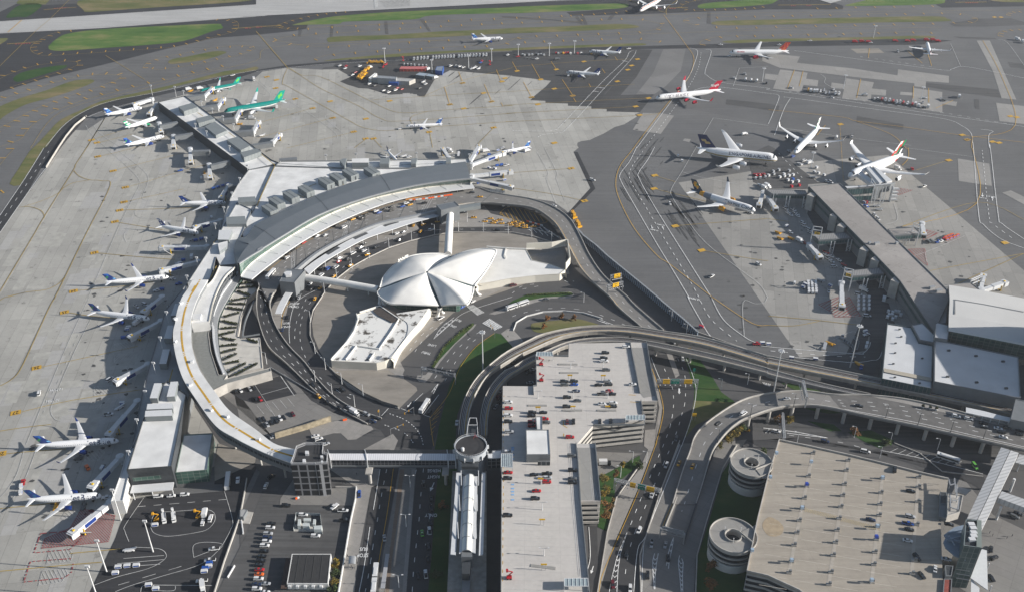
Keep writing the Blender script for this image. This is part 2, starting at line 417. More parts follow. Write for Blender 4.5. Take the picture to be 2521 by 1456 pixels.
ground('grass_verge', "a1 2510,655 2380,685 2200,702 1700,832 1400,900 1000,992 820,1072 600,1172 480,1292 350,1430 b1 290,30 170,220 95,350 200,362 260,262 430,0 a1 460,1440 600,1250 720,1155 850,1082 1100,992 1500,912 1800,832 2200,742 2510,692", grass_dry, z3, 2, 'stuff')
# darker patches on the taxiways
pm = MB()
for s in ["a2 410,360 435,362 450,295 418,295", "a2 722,365 750,368 760,248 730,248", "a2 1265,335 1297,337 1285,212 1257,214", "a2 1690,310 1715,312 1640,190 1600,190",
          "a3 690,245 645,160 615,165 665,240", "a3 740,243 700,155 660,158 705,245", "a3 -100,160 0,162 680,215 690,235 400,205 -100,175", "a3 930,200 970,200 1005,150 960,155",
          "a3 1905,235 1945,238 1942,122 1912,122", "a4 1770,235 2050,185 2380,183 2510,220 2510,248 2100,265 1830,262", "a4 1810,360 2220,375 2240,388 1880,380", 
          "a4 870,1140 1325,1222 1320,1276 863,1203", "a3 2100,975 2510,1020 a4 110,1040 95,1095 0,1082 a3 2510,1080 2092,1025",
          "a4 2015,975 2065,980 2068,1075 2025,1065", "a4 2350,610 2510,630 2510,680 2370,660", "a4 1545,815 2250,880 2280,960 1900,915 1540,850", "a2 645,685 660,665 740,655 840,680"]:
    pm.sheet([p+Z*z2 for p in W(s)])
struct('asphalt_patch', pm, asphalt_mid)
# --- aprons
ground('apron', "D -80,620 0,574 57,491 114,416 182,321 213,321 261,289 390,250 a1 1560,1000 2100,850 2400,805 2510,760 a2 60,705 310,668 650,686 760,660 930,755 820,800 890,832 960,852 1000,866 1100,872 1300,932 1530,920 1600,947 1650,950 1720,830 1760,762 1900,692 2150,716 2510,746 a3 0,750 380,795 330,850 215,945 175,985 325,992 325,1012 545,1018 545,1040 775,1046 775,1068 925,1072 925,1095 1250,1105 1200,1125 1222,1145 1100,1220 1000,1250 900,1310 810,1350 760,1375 680,1385 640,1400 635,1425 650,1450 b3 600,35 765,390 550,632 515,600 400,520 200,490 0,465 D 1180,500 900,520 700,600 560,720 500,900 520,1050 600,1110 400,1210 d1 1310,560 1230,690 1180,790 1130,930 860,1500 D -80,1500", concrete, z1)
ground('apron', "a2 650,686 750,655 800,610 1500,555 2510,515 a3 0,520 700,490 1200,485 1375,490 1215,760 1060,935 1390,925 1250,1105 925,1095 925,1072 775,1068 775,1046 545,1040 545,1018 325,1012 325,992 175,985 215,945 330,850 380,795 0,750 a2 2510,746 2150,716 1900,692 1760,762 1720,830 1650,950 1600,947 1530,920 1300,932 1100,872 1000,866 960,852 890,832 820,800 930,755 760,660", paving('asphalt_ramp', (.078, .077, .078), (.092, .09, .089), -1.2, 40, 6, .95, .25, .2, rnd=.6, streak=.3, srot=-1.0), z1)
ground('apron', "a3 1480,485 1700,480 1650,700 1500,850 1390,928 1212,928 1380,720", paving('apron_grey', (.205,.2,.195), (.22,.215,.21), .95, 20, 20, .9, .15, .15), z1)
APRON_PALE = paving('apron_pale', (.30,.29,.275), (.325,.312,.295), .12, 12, 12, .85, .15, .2, rnd=.6)
for s in ["a3 1180,1275 1280,1110 1460,1112 1585,1137 1455,1316", "b4 1855,100 2165,150 2190,370 1865,320", "b4 2290,435 2375,412 2600,520 2600,600",
          "a4 -60,520 310,557 280,618 400,632 815,672 1265,742 1270,682 1770,747 1768,816 1545,800 1540,860 1430,850 1430,820 770,750 110,667 -60,600",
          "a4 115,685 385,716 370,775 490,790 480,850 345,836 320,906 45,872", "a4 -30,725 100,738 70,792 -40,775",
          "a4 760,770 1035,810 1015,870 1155,885 1150,942 1010,930 1000,1000 720,970 740,880 610,866 620,812 752,830",
          "a4 1425,865 1705,905 1700,985 1850,1000 1840,1045 1705,1022 1705,1106 1400,1062 1410,940 1290,932 1295,902 1420,912",
          "a4 2230,1010 2600,1055 2600,1230 2265,1190", "a4 2040,400 2170,400 2430,980 2285,966 2200,700", "c4 2300,82 2372,98 2340,132 2298,118", "a3 1670,1380 1690,1360 1750,1368 1735,1398"]:
    ground('apron', s, APRON_PALE, z2)
ground('apron', "a4 805,482 1080,478 1135,522 870,526", dirt, z2)
ground('apron', "b3 1630,335 b4 430,130 1175,65 2505,1195 D 2750,860 2500,900 c4 740,562 305,586", paving('apron_far', (.31,.30,.28), (.37,.355,.33), -1.38, 30, 7.6, .82, .2, .35, rnd=.9), z1)
ground('apron', "b3 600,35 640,35 815,395 565,640 545,634 765,390", asphalt_dark, z2)
ground('service_road', "b4 -200,60 0,-30 60,0 480,330 640,335 390,352 385,400 0,395 -150,330", asphalt_mid, z2)
ground('service_road', "b4 420,500 520,540 640,800 1200,1456 c4 1050,60 950,520 760,556 1000,40 1010,0 b4 990,1456 700,1120 480,820 380,640", asphalt_mid, z2)
ground('service_road', "c4 1000,0 1180,60 1240,260 1160,300 1110,790 700,745 260,600 740,560 940,545 990,480", asphalt_mid, z3)
ground('service_road', "a1 450,1440 600,1260 720,1160 850,1085 1000,1022 1200,972 1500,917 1800,852 2200,752 2510,692 a2 0,690 310,640 800,600 1500,550 2510,508 a3 0,497 500,478 1000,462 1800,440 2510,420 a4 0,415 1500,382 1800,400 1500,440 0,460 a3 2300,470 1500,480 700,492 0,525 a2 2510,545 1500,590 800,625 310,668 0,706 a1 2300,780 2000,838 1480,957 1300,1012 1050,1078 900,1125 840,1165 580,1460 b1 400,200 230,500 0,830 -150,1050 -150,850 0,660 250,290 430,0", asphalt_dark, z2)
ground('dark_lot', "d1 860,1500 1130,930 1180,790 1230,690 1310,540 2190,466 2180,400 2100,400 2105,370 2500,190 2510,250 2400,480 2060,1540", asphalt_dark, z3)
# --- landside
ground('landside', "D 1180,480 1290,487 1390,520 1420,575 1700,810 c3 1850,400 c4 0,590 1100,800 2505,1100 D 2700,1100 2700,1560 500,1560 d2 -150,1456 D 590,1270 640,1160 540,1090 480,1000 450,850 480,700 560,640 760,500 1000,440 1150,430", road_grey, z2)
ground('arrivals_road', "b3 440,740 480,870 400,840 0,760 b2 2510,850 1930,835 1740,865 1500,925 1300,990 1100,1085 940,1175 800,1285 680,1405 c2 640,20 570,130 545,250 560,380 620,530 720,690 850,800 1050,930 1300,1080 1400,1100 1750,880 1950,800 1800,1250 1720,1490 1340,1460 1220,1300 1000,1200 760,1130 540,1010 250,680 100,430 0,250 120,0 b2 200,1330 520,1230 650,1120 830,1010 1075,880 1340,790 1550,720 1810,655 2200,640 2510,520 b3 100,520 330,640", road_black, z3)
ground('infield', "b3 545,975 400,930 200,875 0,838 b2 2300,822 1930,832 1740,862 1500,922 1300,987 1100,1082 940,1172 800,1282 680,1402 c2 645,10 572,130 547,250 562,380 622,530 690,640 780,760 900,880 1050,965 1380,1085 1400,1090 1580,912 1570,880 1450,800 1440,740 1400,650 2000,90 b3 500,1200", dirt, z4)
ground('pavement', "c2 1450,800 1440,745 1455,712 1412,630 1430,550 1600,352 1750,242 2000,122 2150,45 b2 2510,1330 b3 0,1330 560,1230 500,1000 b2 2200,1100 c2 1300,0 1000,180 740,690 800,715 1300,715 1360,755", sidewalk, z5)
ground('pavement', "c2 130,180 150,60 330,0 300,150 235,330 240,390 300,450 250,420 200,330", sidewalk, z4)
ground('plaza', "b2 620,1180 830,1025 1075,895 1340,805 1560,735 1600,790 1400,870 1200,930 1000,985 900,1050 700,1200", sidewalk, z4)
ground('plaza', "b2 1950,640 2190,590 2230,560 2300,640 2510,690 2510,760 1930,770", sidewalk, z4)
ground('pavement', "c2 1660,760 1720,690 1850,500 2000,350 2120,270 2160,262 2130,305 1950,460 1800,640 1700,790 1655,835 1600,825 1570,795 1580,765", sidewalk, z4)
ground('hedge_strip', "c2 2135,265 2110,258 2000,340 1850,480 1720,680 1740,697 1790,620 1950,450 2110,300", grass_green, z5+.05, 2, 'stuff')
ground('lawn', "c2 2350,350 2400,362 2510,480 2510,560 2200,760 2050,950 1970,1150 1950,1490 1750,1490 1790,1270 1890,870 2000,660 2150,480", grass_green, z4, 0, 'stuff')
ground('lawn', "d2 1780,250 1970,250 1900,1100 1870,1500 1680,1500 1720,1100 1750,600", grass_green, z3, 0, 'stuff')
ground('pavement', "c2 2400,355 2460,310 2510,300 c3 -10,250 20,330 110,425 0,500 c2 2510,480", sidewalk, z3)
ground('lawn', "c3 185,275 220,250 450,225 620,210 760,240 850,280 600,300 450,340 250,345 190,310", grass_dry, z4, 3, 'stuff')
ground('hedge_strip', "b3 120,1442 300,1420 500,1408 580,1412 590,1435 480,1450 300,1460 c3 -40,70", grass_green, z4, 2, 'stuff')
ground('pavement', "e3 1430,885 1620,812 1800,735 2000,692 2180,632 2440,612 2480,650 2430,695 2200,695 2000,745 1650,855 1500,895", sidewalk, z3-.02)
ground('parking_lot', "c2 -400,900 0,830 280,750 420,880 640,1060 900,1190 730,1210 170,1380 -150,1250 c1 2280,870", conc_road, z3)
ground('parking_lot', "c2 -300,900 0,830 260,760 400,945 0,1040 -150,1000 c1 2300,960", asphalt_dark, z4)
ground('pavement', "c2 520,1290 740,1215 900,1190 1130,1265 1150,1290 980,1390 900,1395 830,1330 760,1330 560,1380", sidewalk, z4)
ground('pavement', "c2 1050,1490 1340,1335 1390,1400 1350,1500 d2 1300,60", sidewalk, z4)
ground('pavement', "d2 700,240 1210,250 1190,420 1130,430 1000,1100 960,1500 800,1500 870,1100 980,430", sidewalk, z4)
ground('plaza', "d2 240,540 380,330 730,440 980,440 970,610 230,600", conc_road, z4)
ground('car_park', "d2 60,470 220,420 190,600 240,622 940,620 900,950 830,1280 800,1500 -400,1500 -100,900", asphalt_mid, z3)
ground('road', "d2 1215,240 1400,240 1290,800 1195,1180 1160,1500 955,1500 1050,1000 1130,430 1200,400", road_black, z4)
ground('road', "d2 1570,240 1790,240 1750,600 1720,1100 1680,1500 1460,1500 1510,1000 1540,600", road_black, z4)
ground('pavement', "d2 1400,240 1570,240 1540,600 1510,1000 1460,1500 1195,1500 1240,1100 1310,750", conc_road, z3)
ground('pavement', "d2 1410,255 1455,255 1330,1150 1300,1500 1250,1500 1330,900", brickpave, z4)
ground('pavement', "d2 1525,255 1560,255 1470,1500 1430,1500", sidewalk, z4)
ground('lawn', "d1 2105,370 2100,200 2140,0 2510,130 2500,190", dirt, z5, 0, 'stuff')
# highway at the right
ground('road', "c3 1320,480 1450,560 1600,560 1700,600 1775,800 1790,950 1745,1200 1655,1456 d3 1640,0 1450,470 1320,900 1245,1040 1195,1500 835,1500 1000,1000 1240,450 1412,0 c3 1400,1456 1462,1230 1482,1080 1452,900", road_black, z4)
ground('road', "d3 1640,0 1780,0 2010,0 2300,-40 2050,300 1900,800 1800,1120 1780,1500 1250,1500 1250,1100 1290,900 1460,480", conc_road, z3)
ground('pavement', "c3 1290,1456 1300,1300 1400,1290 1440,1080 1370,700 1430,900 1470,1080 1450,1230 1390,1456 d3 1400,0 1230,450 990,1000 840,1500 825,1500 920,880 1010,560 1250,250 1330,60", sidewalk, z5)
ground('pavement', "c3 1500,520 1560,540 1640,760 1600,790", sidewalk, z5)
ground('lawn', "c3 1690,590 1830,600 1960,780 2050,930 2190,1030 1780,1010 1785,900", grass_green, z5, 0, 'stuff')
ground('lawn', "c3 1780,1010 2190,1030 2100,1110 1800,1250 1690,1380 1740,1200", grass_dry, z4, 0, 'stuff')
ground('lawn', "c4 130,840 220,835 560,900 720,950 300,930", grass_green, z5, 0, 'stuff')
ground('lawn', "d3 830,380 860,330 1250,120 1250,210 1010,400 1000,560 920,860 840,820", grass_green, z5, 0, 'stuff')
ground('plaza', "d3 810,80 1280,100 1180,130 1010,330 950,360 850,330", conc_road, z4)
ground('road', "d3 745,810 830,810 840,1200 760,1500 735,1300 760,1100", road_black, z5+.05)
ground('lawn', "d3 2060,290 2150,150 2505,560 2300,1300 2250,1500 1790,1500 1810,1130 1930,760", grass_green, z5, 0, 'stuff')
ground('pavement', "c4 -200,1300 0,1160 300,1060 1000,1200 2505,1500 2505,1700 1500,1700 1000,1400", asphalt_mid, z3)
ground('road', "c4 -220,1400 0,1390 100,1390 500,1400 1000,1500 d4 1230,0 2100,320 2300,600 2000,400 1450,215 850,30 300,-60 c4 0,1500", road_black, z4)
ground('lawn', "c4 350,1085 550,1085 740,1130 600,1140 480,1120", grass_green, z4, 0, 'stuff')
ground('lawn', "c4 380,1210 640,1245 720,1310 600,1310", grass_green, z4, 0, 'stuff')
ground('lawn', "c4 780,1320 1000,1300 1230,1400 1200,1456 d4 1180,0 1100,50 950,-10", grass_green, z5, 0, 'stuff')
ground('plaza', "d4 1600,380 1900,330 2200,700 2510,850 2700,1500 2000,1500 1700,1300", conc_road, z4)
# slab repairs, rubber marks and oil spots on the aprons
rp = [MB(), MB(), MB()]; rnd = random.Random(5)
ux = Vector((math.cos(1.708), math.sin(1.708), 0)); uy = Vector((-ux.y, ux.x, 0))
def scatter(box, n, fn):
    for _ in range(n): fn(G((rnd.uniform(box[0], box[2]), rnd.uniform(box[1], box[3]))))
def patch(c):
    a, b = rnd.choice((7.6, 15, 22, 30))/2, rnd.choice((3.8, 3.8, 7.6))/1; m = rp[rnd.randrange(2)]
    m.sheet([c+ux*i*a+uy*j*b+Z*(z1+.02+rnd.random()*.02) for i, j in ((-1, -1), (1, -1), (1, 1), (-1, 1))])
def blot(c, r0=.5, r1=2.0):
    n = 9; r = rnd.uniform(r0, r1); rp[2].sheet([c+Vector((math.cos(k*2*PI/n)*r*rnd.uniform(.5, 1.3), math.sin(k*2*PI/n)*r*rnd.uniform(.4, 1.0), z3)) for k in range(n)])
for b_, n in (((20, 560, 330, 1080), 60), ((10, 1080, 180, 1440), 12), ((200, 360, 430, 640), 22), ((700, 230, 1260, 380), 40)): scatter(b_, n, patch)
for b_, n in (((250, 430, 560, 640), 30), ((200, 640, 420, 1080), 45), ((380, 300, 560, 430), 30), ((60, 1080, 270, 1300), 22), ((650, 240, 1250, 380), 28), ((1760, 520, 1990, 860), 35), ((2150, 480, 2400, 700), 30), ((1500, 300, 1800, 560), 18)): scatter(b_, n, blot)
def skid(box, n, dr):
    a, b = W(dr); d = (b-a).normalized()
    for _ in range(n):
        c = G((rnd.uniform(box[0], box[2]), rnd.uniform(box[1], box[3]))); L = rnd.uniform(5, 22); w_ = rnd.uniform(.25, 1.0); q = Vector((-d.y, d.x, 0)); rp[2].sheet([c+d*(i*L)+q*j*w_+Z*z3 for i, j in ((-1, 0), (-.4, 1), (.5, .8), (1, 0), (.3, -1), (-.6, -.7))])
skid((1535, 420, 1600, 490), 26, "b3 1200,350 1330,560"); skid((1650, 500, 1720, 590), 30, "b3 1560,580 1800,900"); skid((1560, 330, 1640, 420), 14, "b3 1160,200 1050,330"); skid((1100, 170, 1500, 250), 18, "a3 300,900 700,500")
for m_, nm, mt in ((rp[0], 'slab_patch', concrete_pale), (rp[1], 'slab_patch', plain('slab_dark', (.36, .35, .32), .9, var=.15, scale=.2)), (rp[2], 'oil_mark', plain('oil_mark_tone', (.075, .074, .072), .8, var=.35, scale=.5))):
    o = m_.build(nm, mt); o['kind'] = 'structure'
# ------------------------------------------------------------------ painted lines
wl, sl, yl, gl, rl, kl = MB(), MB(), MB(), MB(), MB(), MB()
ZM = .33
def ln(mb, s, w_=LN, n=6, z=ZM): mb.line(catmull(W(s), n), w_, z); return
def ds(mb, s, w_=.25, d=3, g=6, n=6, z=ZM, ph=0): mb.dashes(catmull(W(s), n), w_, d, g, z, ph)
# taxi guide lines on the left apron
for s in ["b1 0,1405 320,870 430,680 720,215 740,165 860,-20 a1 1030,1160", "b1 530,1480 640,1260 840,850 1080,370 1000,320 880,310 780,275 725,220", "b1 610,400 720,340 880,312", "b1 240,570 400,520 560,450 610,400",
          "b1 190,578 300,575 400,610 435,660 430,690", "b1 80,1456 250,1410 450,1385 570,1330 635,1265", "c1 545,0 490,90 360,370 210,690 120,800 0,870", "c1 0,35 60,0 b1 250,1410"]:
    ln(gl, s, .5)
for s in ["b1 990,78 1300,0 a1 1700,1330", "b1 1140,212 1800,45", "b1 1260,378 2050,150", "b1 1250,520 1800,400", "b1 1210,606 2000,580", "b1 1165,728 1450,775 1600,800", "b1 965,1028 1500,1075 1720,1090",
          "b1 765,1392 1250,1345 1500,1310", "c1 680,152 900,185 1200,210", "c1 405,685 800,600 1350,480", "c1 200,1125 700,1010 1380,905", "c1 0,1310 270,1270 500,1245", "d1 0,640 400,600 700,560", "d1 0,110 250,85 650,55", "d1 0,1255 700,1190 1000,1165",
          "d1 690,1080 1180,1035", "a1 900,1375 1300,1250 1550,1160", "a1 850,1456 1030,1160", "a1 980,1400 1300,1320",
          "a2 310,670 270,760 260,830 310,850 680,1055 900,1180 1050,1255 1250,1285 1450,1270 1700,1250 2510,1195 a3 0,1195 1250,1135 1440,1110", "a2 330,670 430,740 650,880 1000,1040 1220,1165 1450,1190 2510,1115 a3 0,1112 1210,1050",
          "a2 310,670 450,740 640,760 1040,955 1300,1080 1450,1110 1700,1095 2030,1070 2510,1040 a3 0,1030 1330,965", "a2 380,975 0,1060", "a2 555,1065 0,1215", "a2 750,1160 0,1360", "a2 950,1300 300,1456", "a2 1080,1365 960,1456", "a2 1150,1365 1230,1450", "a2 1690,1095 1540,1140 1510,1180 1530,1215",
          "a2 1130,985 1700,945 2230,915 2510,900 a3 400,875 1200,830", "a2 2330,1255 2150,1440", "a2 1700,1300 1730,1450", "b3 600,198 0,240", "b3 700,515 400,450 0,390", "a3 0,660 700,605 1230,580", "a2 1650,945 2000,800 2510,670",
          "b3 1600,760 2500,690", "b3 1400,270 1600,330", "b3 1400,400 1900,520", "b3 1860,1000 2400,1090 b4 0,1100", "c4 0,185 420,220 860,270", "c4 0,275 250,280 500,235", "b4 0,690 200,720", "b4 1580,1200 2505,1030", "b4 1300,770 2050,530 2505,700", "b4 1850,1330 2505,1030", "b4 1450,215 1740,125"]:
    ln(gl, s, .45)
for s in ["a3 1485,150 1700,440 1780,575 1740,740 1640,880 1440,1120 1190,1456 b3 1060,170 1015,330 1050,500 1200,790 1420,1050 1550,1140 1960,1456 c3 1960,0 2340,250 2510,275 c4 0,275", "b4 2000,0 2040,540 1300,770", "a4 2100,400 2280,740 2420,1230 2000,1350", "a4 2000,1340 1990,1456", "a4 0,1080 700,1150 860,1190 1260,1240 1900,1330 2505,1400", "a4 860,1190 1200,1320 1350,1456 b4 1370,0 1370,100 1310,170"]:
    ln(yl, s, .45)
for s in ["a4 700,1230 715,1456 b4 735,320"]: ds(yl, s, .4, 1.2, 1.2)
# gate number pads
NUM = []
def pad(s, body, half=2.2, z=ZM-.03, mat=yl):
    p = px(s)[0]; c = G(p); d = G((p[0]+10, p[1]-2))-c; d.z = 0; d.normalize(); e = Vector((-d.y, d.x, 0))
    mat.add([c+d*i*half*1.35+e*j*half+Z*z for i, j in ((-1, -1), (1, -1), (1, 1), (-1, 1))], [[0, 1, 2, 3]])
    if body: put_text(kl, body, half*2.1, c+Z*(z+.05), -d, -e, .06, .8)
for s, b in [("b1 960,82", "18"), ("b1 1110,222", "17"), ("b1 1230,383", "16"), ("b1 1217,527", "20"), ("b1 1175,608", "21"), ("b1 1127,720", "22"), ("b1 927,1023", "23"), ("b1 722,1398", "24"), ("c1 633,148", "25"), ("c1 360,690", "26"),
             ("c1 155,1130", "27"), ("d1 10,105", "28"), ("a1 897,1377", "1"), ("a1 953,1402", "2"), ("a2 107,757", "6"), ("a2 200,787", ""), ("a2 193,868", "7"), ("a2 385,973", "8"), ("a2 555,1065", "9"), ("a2 752,1160", "10"), ("a2 957,1296", "11"), ("a2 1075,1363", "3"), ("a2 1152,1362", "5"), ("a2 1697,1298", "5"),
             ("a2 2328,1255", "4"), ("a2 727,997", ""), ("a2 1310,993", ""), ("a2 1077,1168", ""), ("a2 1900,1028", "H2"), ("a2 2025,818", "H3"), ("a2 2308,1000", "H6"), ("a2 2230,916", ""), ("a2 2036,1068", ""), ("a2 2440,770", ""), ("a2 2410,803", ""), ("b3 580,197", "4"), ("b3 708,516", "6"), ("a3 413,1405", ""),
             ("a3 253,1027", ""), ("a3 413,874", ""), ("a3 593,943", "H4"), ("a3 190,957", "H5"), ("a3 702,607", ""), ("a3 1170,647", ""), ("a3 1132,688", ""), ("a3 1228,584", ""), ("a3 1030,802", ""), ("a3 1210,1048", ""), ("a3 1335,966", ""), ("a3 433,685", ""), ("a3 48,700", ""), ("a3 280,783", ""), ("a3 1250,1132", ""),
             ("b3 1397,267", ""), ("b3 1390,396", ""), ("b3 1597,762", ""), ("b3 1857,1000", ""), ("a4 1900,1327", ""), ("a4 1950,1373", "AA"), ("a4 2195,1393", ""), ("a4 2260,1403", ""), ("a4 2372,1143", ""), ("a4 2435,1153", ""), ("a4 2215,172", ""), ("a4 2280,173", ""), ("b4 1768,118", ""), ("b4 2320,925", ""), ("a4 707,1222", "")]:
    pad(s, b, 2.1)
for s in ["a2 1985,708 2020,800", "a2 2355,688 2400,800", "a2 1845,855 1895,1020", "a2 2237,830 2305,990", "a2 2400,1010 2420,1045", "a3 110,808 185,945", "a3 190,630 275,780", "a3 0,610 45,690", "a3 380,605 430,680", "a3 490,785 590,935", "a3 600,965 625,1005", "a3 880,680 910,720", "a3 750,825 770,858", "a3 1005,560 1030,595",
          "a4 990,478 980,570", "a4 1360,500 1510,625", "a4 1565,540 1600,650", "a4 255,690 185,875", "a4 340,700 303,850", "a4 905,780 865,965", "a4 1570,870 1572,1010", "a4 1422,850 1418,970", "a4 1640,1065 1810,988", "a4 560,1230 475,1330"]:
    ln(yl, s, .5, 1)
# shoulder ticks along the taxiways: short bars set square to each edge line
def ticks(s, n, L=7.5, w_=1.1, inward=1):
    R = resample(catmull(W(s), 6), n)
    for i, p in enumerate(R):
        a = R[max(i-1, 0)]; b = R[min(i+1, n-1)]; t = (b-a).normalized(); q = Vector((-t.y, t.x, 0))*inward
        yl.line([p+t*L*.0, p+q*L], w_, ZM)
    gl.line(catmull(W(s), 6), .3, ZM-.03)
ticks("a1 -20,1010 100,945 260,905 480,830 730,765 865,745 1000,735 1180,745 1150,785 1060,820 960,860 850,890 720,930 590,970 460,1020 350,1070 250,1120 150,1178 40,1236 -60,1290", 24)
ticks("a1 100,860 210,825 370,775 520,728 665,682 760,640 740,610 640,605 560,620 450,632 340,650 235,680 150,710 60,745 -20,790", 15, 7, 1, -1)
ticks("a1 -40,1456 190,1375 260,1292 310,1238 380,1185 470,1133 560,1082 680,1035 800,993 930,955 1050,925 1310,860 1570,800 1820,740 2070,685 2190,660", 18, 7.5, 1.1, 1)
ticks("b1 -60,470 40,440", 2); ticks("b1 -20,190 60,90 140,5", 3)
ticks("a1 690,300 600,310 510,335 440,368 370,405 320,440 300,480 320,515 380,540 440,548 550,545 640,540 800,530 960,520 1130,508 1290,497 1450,487 1610,475 1700,465 1790,450 1880,430 2040,385 2200,340 2300,310 2340,260 2320,215 2240,195 2140,190", 28, 7, 1, 1)
ticks("a1 1400,670 1440,620 1510,590 1580,568 1660,550 1790,530 1980,490 2100,470 2220,458 2350,452 2470,455 2490,480 2420,520 2300,555 2150,585 2000,620 1900,640 1800,655 1690,670 1590,685 1490,682", 20, 6, 1, -1)
ticks("a2 200,395 250,375 340,360 500,348 700,335 960,318 1190,303 1425,292 1660,280 1890,265 2120,255 2350,243 a3 70,235 300,225 520,217 745,210 965,200 1070,198 1190,200 1320,208 1430,232 1470,250 1440,275 1390,295 1280,310 1180,318 1040,322 800,330 570,340 330,350 95,358 a2 2400,440 2150,450 1900,462 1650,475 1400,490 1150,503 900,520 780,530 670,550 570,582", 38, 7, 1.1, 1)
ticks("a2 200,400 260,410 360,432 520,455 650,458 780,455 960,443 1150,432 1400,420 1640,405 1885,392", 10, 7, 1.1, -1)
ticks("a3 130,428 370,418 620,405 860,398 1095,390 1215,390 1330,402 1440,420", 8, 7, 1.1, 1)
ticks("a2 510,280 700,268 960,253 1190,240 1417,228 1640,212 1870,202 2100,190 2320,182 a3 37,172 255,165 480,155", 12, 7, 1.1, -1)
ticks("a2 870,115 770,125 675,135 585,150 490,165 410,187 325,208 250,235 195,262 260,285 330,292 400,292", 12, 6.5, 1, 1)
ticks("a3 570,152 690,145 810,138 920,130 1020,122 1110,110", 6, 6.5, 1, -1)
ticks("a3 1720,98 1680,90 1660,70 1700,40 1780,15 1880,0", 6, 6, 1, 1); ticks("a3 1790,110 1870,108 2010,105 2105,104 2200,100 2300,95 2390,88 2470,78", 8, 6, 1, 1)
ticks("a4 490,95 680,90 860,85 1050,80 1240,78 1430,75 1620,72", 7, 7, 1.1, 1)
ticks("a3 1790,250 1700,225 1680,205 1720,185 1790,175 2085,168 2240,163 2450,158 a4 150,155 355,150 565,148 765,145 960,142 1160,138 1350,135 1540,130 1730,128 1900,140 2000,165 2050,190 2010,225 1920,240 1830,235", 20, 7, 1.1, -1)
ticks("a3 1840,440 1850,410 1950,375 2040,362 2140,355 2250,352 2480,348 a4 190,343 415,337 632,332 848,328 1062,323 1272,318 1482,315 1590,320", 15, 7, 1.1, -1)
ticks("a3 2005,280 2120,287 2230,286 2450,282 a4 160,275 375,270 590,266 803,262 1012,257 1218,253 1422,248 1625,245", 12, 7, 1.1, 1)
ticks("a4 2250,355 2260,325 2330,300 2450,290", 5, 6, 1, -1); ticks("a4 2330,150 2360,125 2450,115", 4, 6, 1, -1)
# runway hold lines and threshold bars
for s in ["a1 70,435 410,412", "a1 430,100 750,75", "a1 2270,285 2510,268 a2 0,265 245,255", "a3 1530,82 1720,80", "a4 95,55 610,48", "a4 1830,28 2140,24"]:
    R = W(s)
    for o in (-.9, 0, .9): gl.line(offset(R, o), .45, ZM)
for s in ["a1 150,437 300,430", "a1 530,88 660,78", "a1 2400,282 2460,280", "a2 0,273 60,270", "a3 1430,90 1470,90", "a3 1540,88 1600,88", "a4 220,62 270,62", "a4 370,58 420,58", "a4 1930,32 2060,32"]:
    rl.dashes(W(s), 2.6, 2.2, 1.0, ZM)
sl.add([p+Z*ZM for p in W("a2 1155,0 1190,0 1193,82 1162,86")], [[0, 1, 2, 3]])
for k in range(14): sl.line(W("a2 %d,%d %d,%d" % (1205+k*5, 12+k*5, 1515, 2+k*4.6)), .9, ZM)
ln(sl, "a1 0,328 2510,166 a2 0,160 2510,32", .9); ln(sl, "a1 0,214 2510,49", .9)
ln(yl, "a1 75,322 215,200", 1.0, 1); ln(gl, "a1 0,650 350,310 490,190 680,0", .5); ln(gl, "a1 1035,548 1420,785", .5); ln(gl, "a2 0,310 310,670", .7); ln(gl, "a3 1100,-10 1500,130", .6); ln(gl, "a3 1640,-10 1520,80 1510,150", .6)
for s in ["a1 300,1456 600,1100 1300,900 2000,720 2510,600 a2 300,450 2510,385 a3 1500,330 2510,300 a4 1700,270", "a2 0,260 510,270 2510,195 a3 1500,150 2510,130 a4 2505,100"]: ln(gl, s, .35)
# service roads: white edges and dashes
for s in ["b1 430,0 250,290 0,660", "b1 455,195 400,260 230,500 0,830", "a1 450,1440 600,1260 720,1160 850,1085 1000,1022 1200,972 1500,917 1800,852 2200,752 2510,692", "a1 850,1155 1050,1078 1300,1012 1480,957",
          "a2 0,706 310,668 800,625 1500,590"]: ln(wl, s, .4)
ds(wl, "b1 480,30 0,740", .35, 5, 9)
for s in ["b3 1220,-10 1150,130 1060,250 1070,330 1200,560 1420,940 1530,1120 1730,1456 c3 1720,0 1830,200 1960,400 2140,475", "b3 1395,-10 1330,110 1240,240 1250,310 1400,580 1700,1060 1950,1456 c3 1950,0 2070,220 2280,390 2390,445 c4 0,485 840,552 930,545 985,490 1000,440",
          "a3 1730,475 1800,490 1815,530 1780,640 1700,800 1220,1456", "a3 1890,490 1950,510 1890,700 1910,745 2000,800 2170,830 2510,870 a4 0,885 400,940 1540,1110 2505,1245", "a3 1780,890 1900,860 2100,865 2510,920 a4 80,930 105,960 60,1080 0,1220", "a4 160,958 230,965 1000,1070 1700,1165 1900,1240 1985,1310 2000,1400 b4 2010,0 2060,640 2110,750 2280,890 2505,980", "a4 215,970 150,1080 60,1330", "a4 2080,1272 2200,1290 2160,1330 2165,1456 b4 2175,0 2250,640 2290,740 2505,890",
          "c4 260,590 700,630 850,638 1000,620 1100,570 1170,250", "a4 250,500 1000,600 1700,690 1800,680 1950,660 2505,770"]: ln(wl, s, .38)
for s in ["b3 1280,30 1180,170 1150,300 1300,560 1500,900 1700,1230 1800,1400 c3 1850,50 1960,230 2200,430", "a3 1850,520 1820,680 1700,900 1300,1456", "a4 200,900 1400,1060 2400,1230", "b4 2095,20 2160,650 2200,740 2400,890", "b4 100,50 330,290", "a4 900,560 1600,660", "c4 20,525 640,575 950,585"]: ds(wl, s, .4, 3.5, 5)
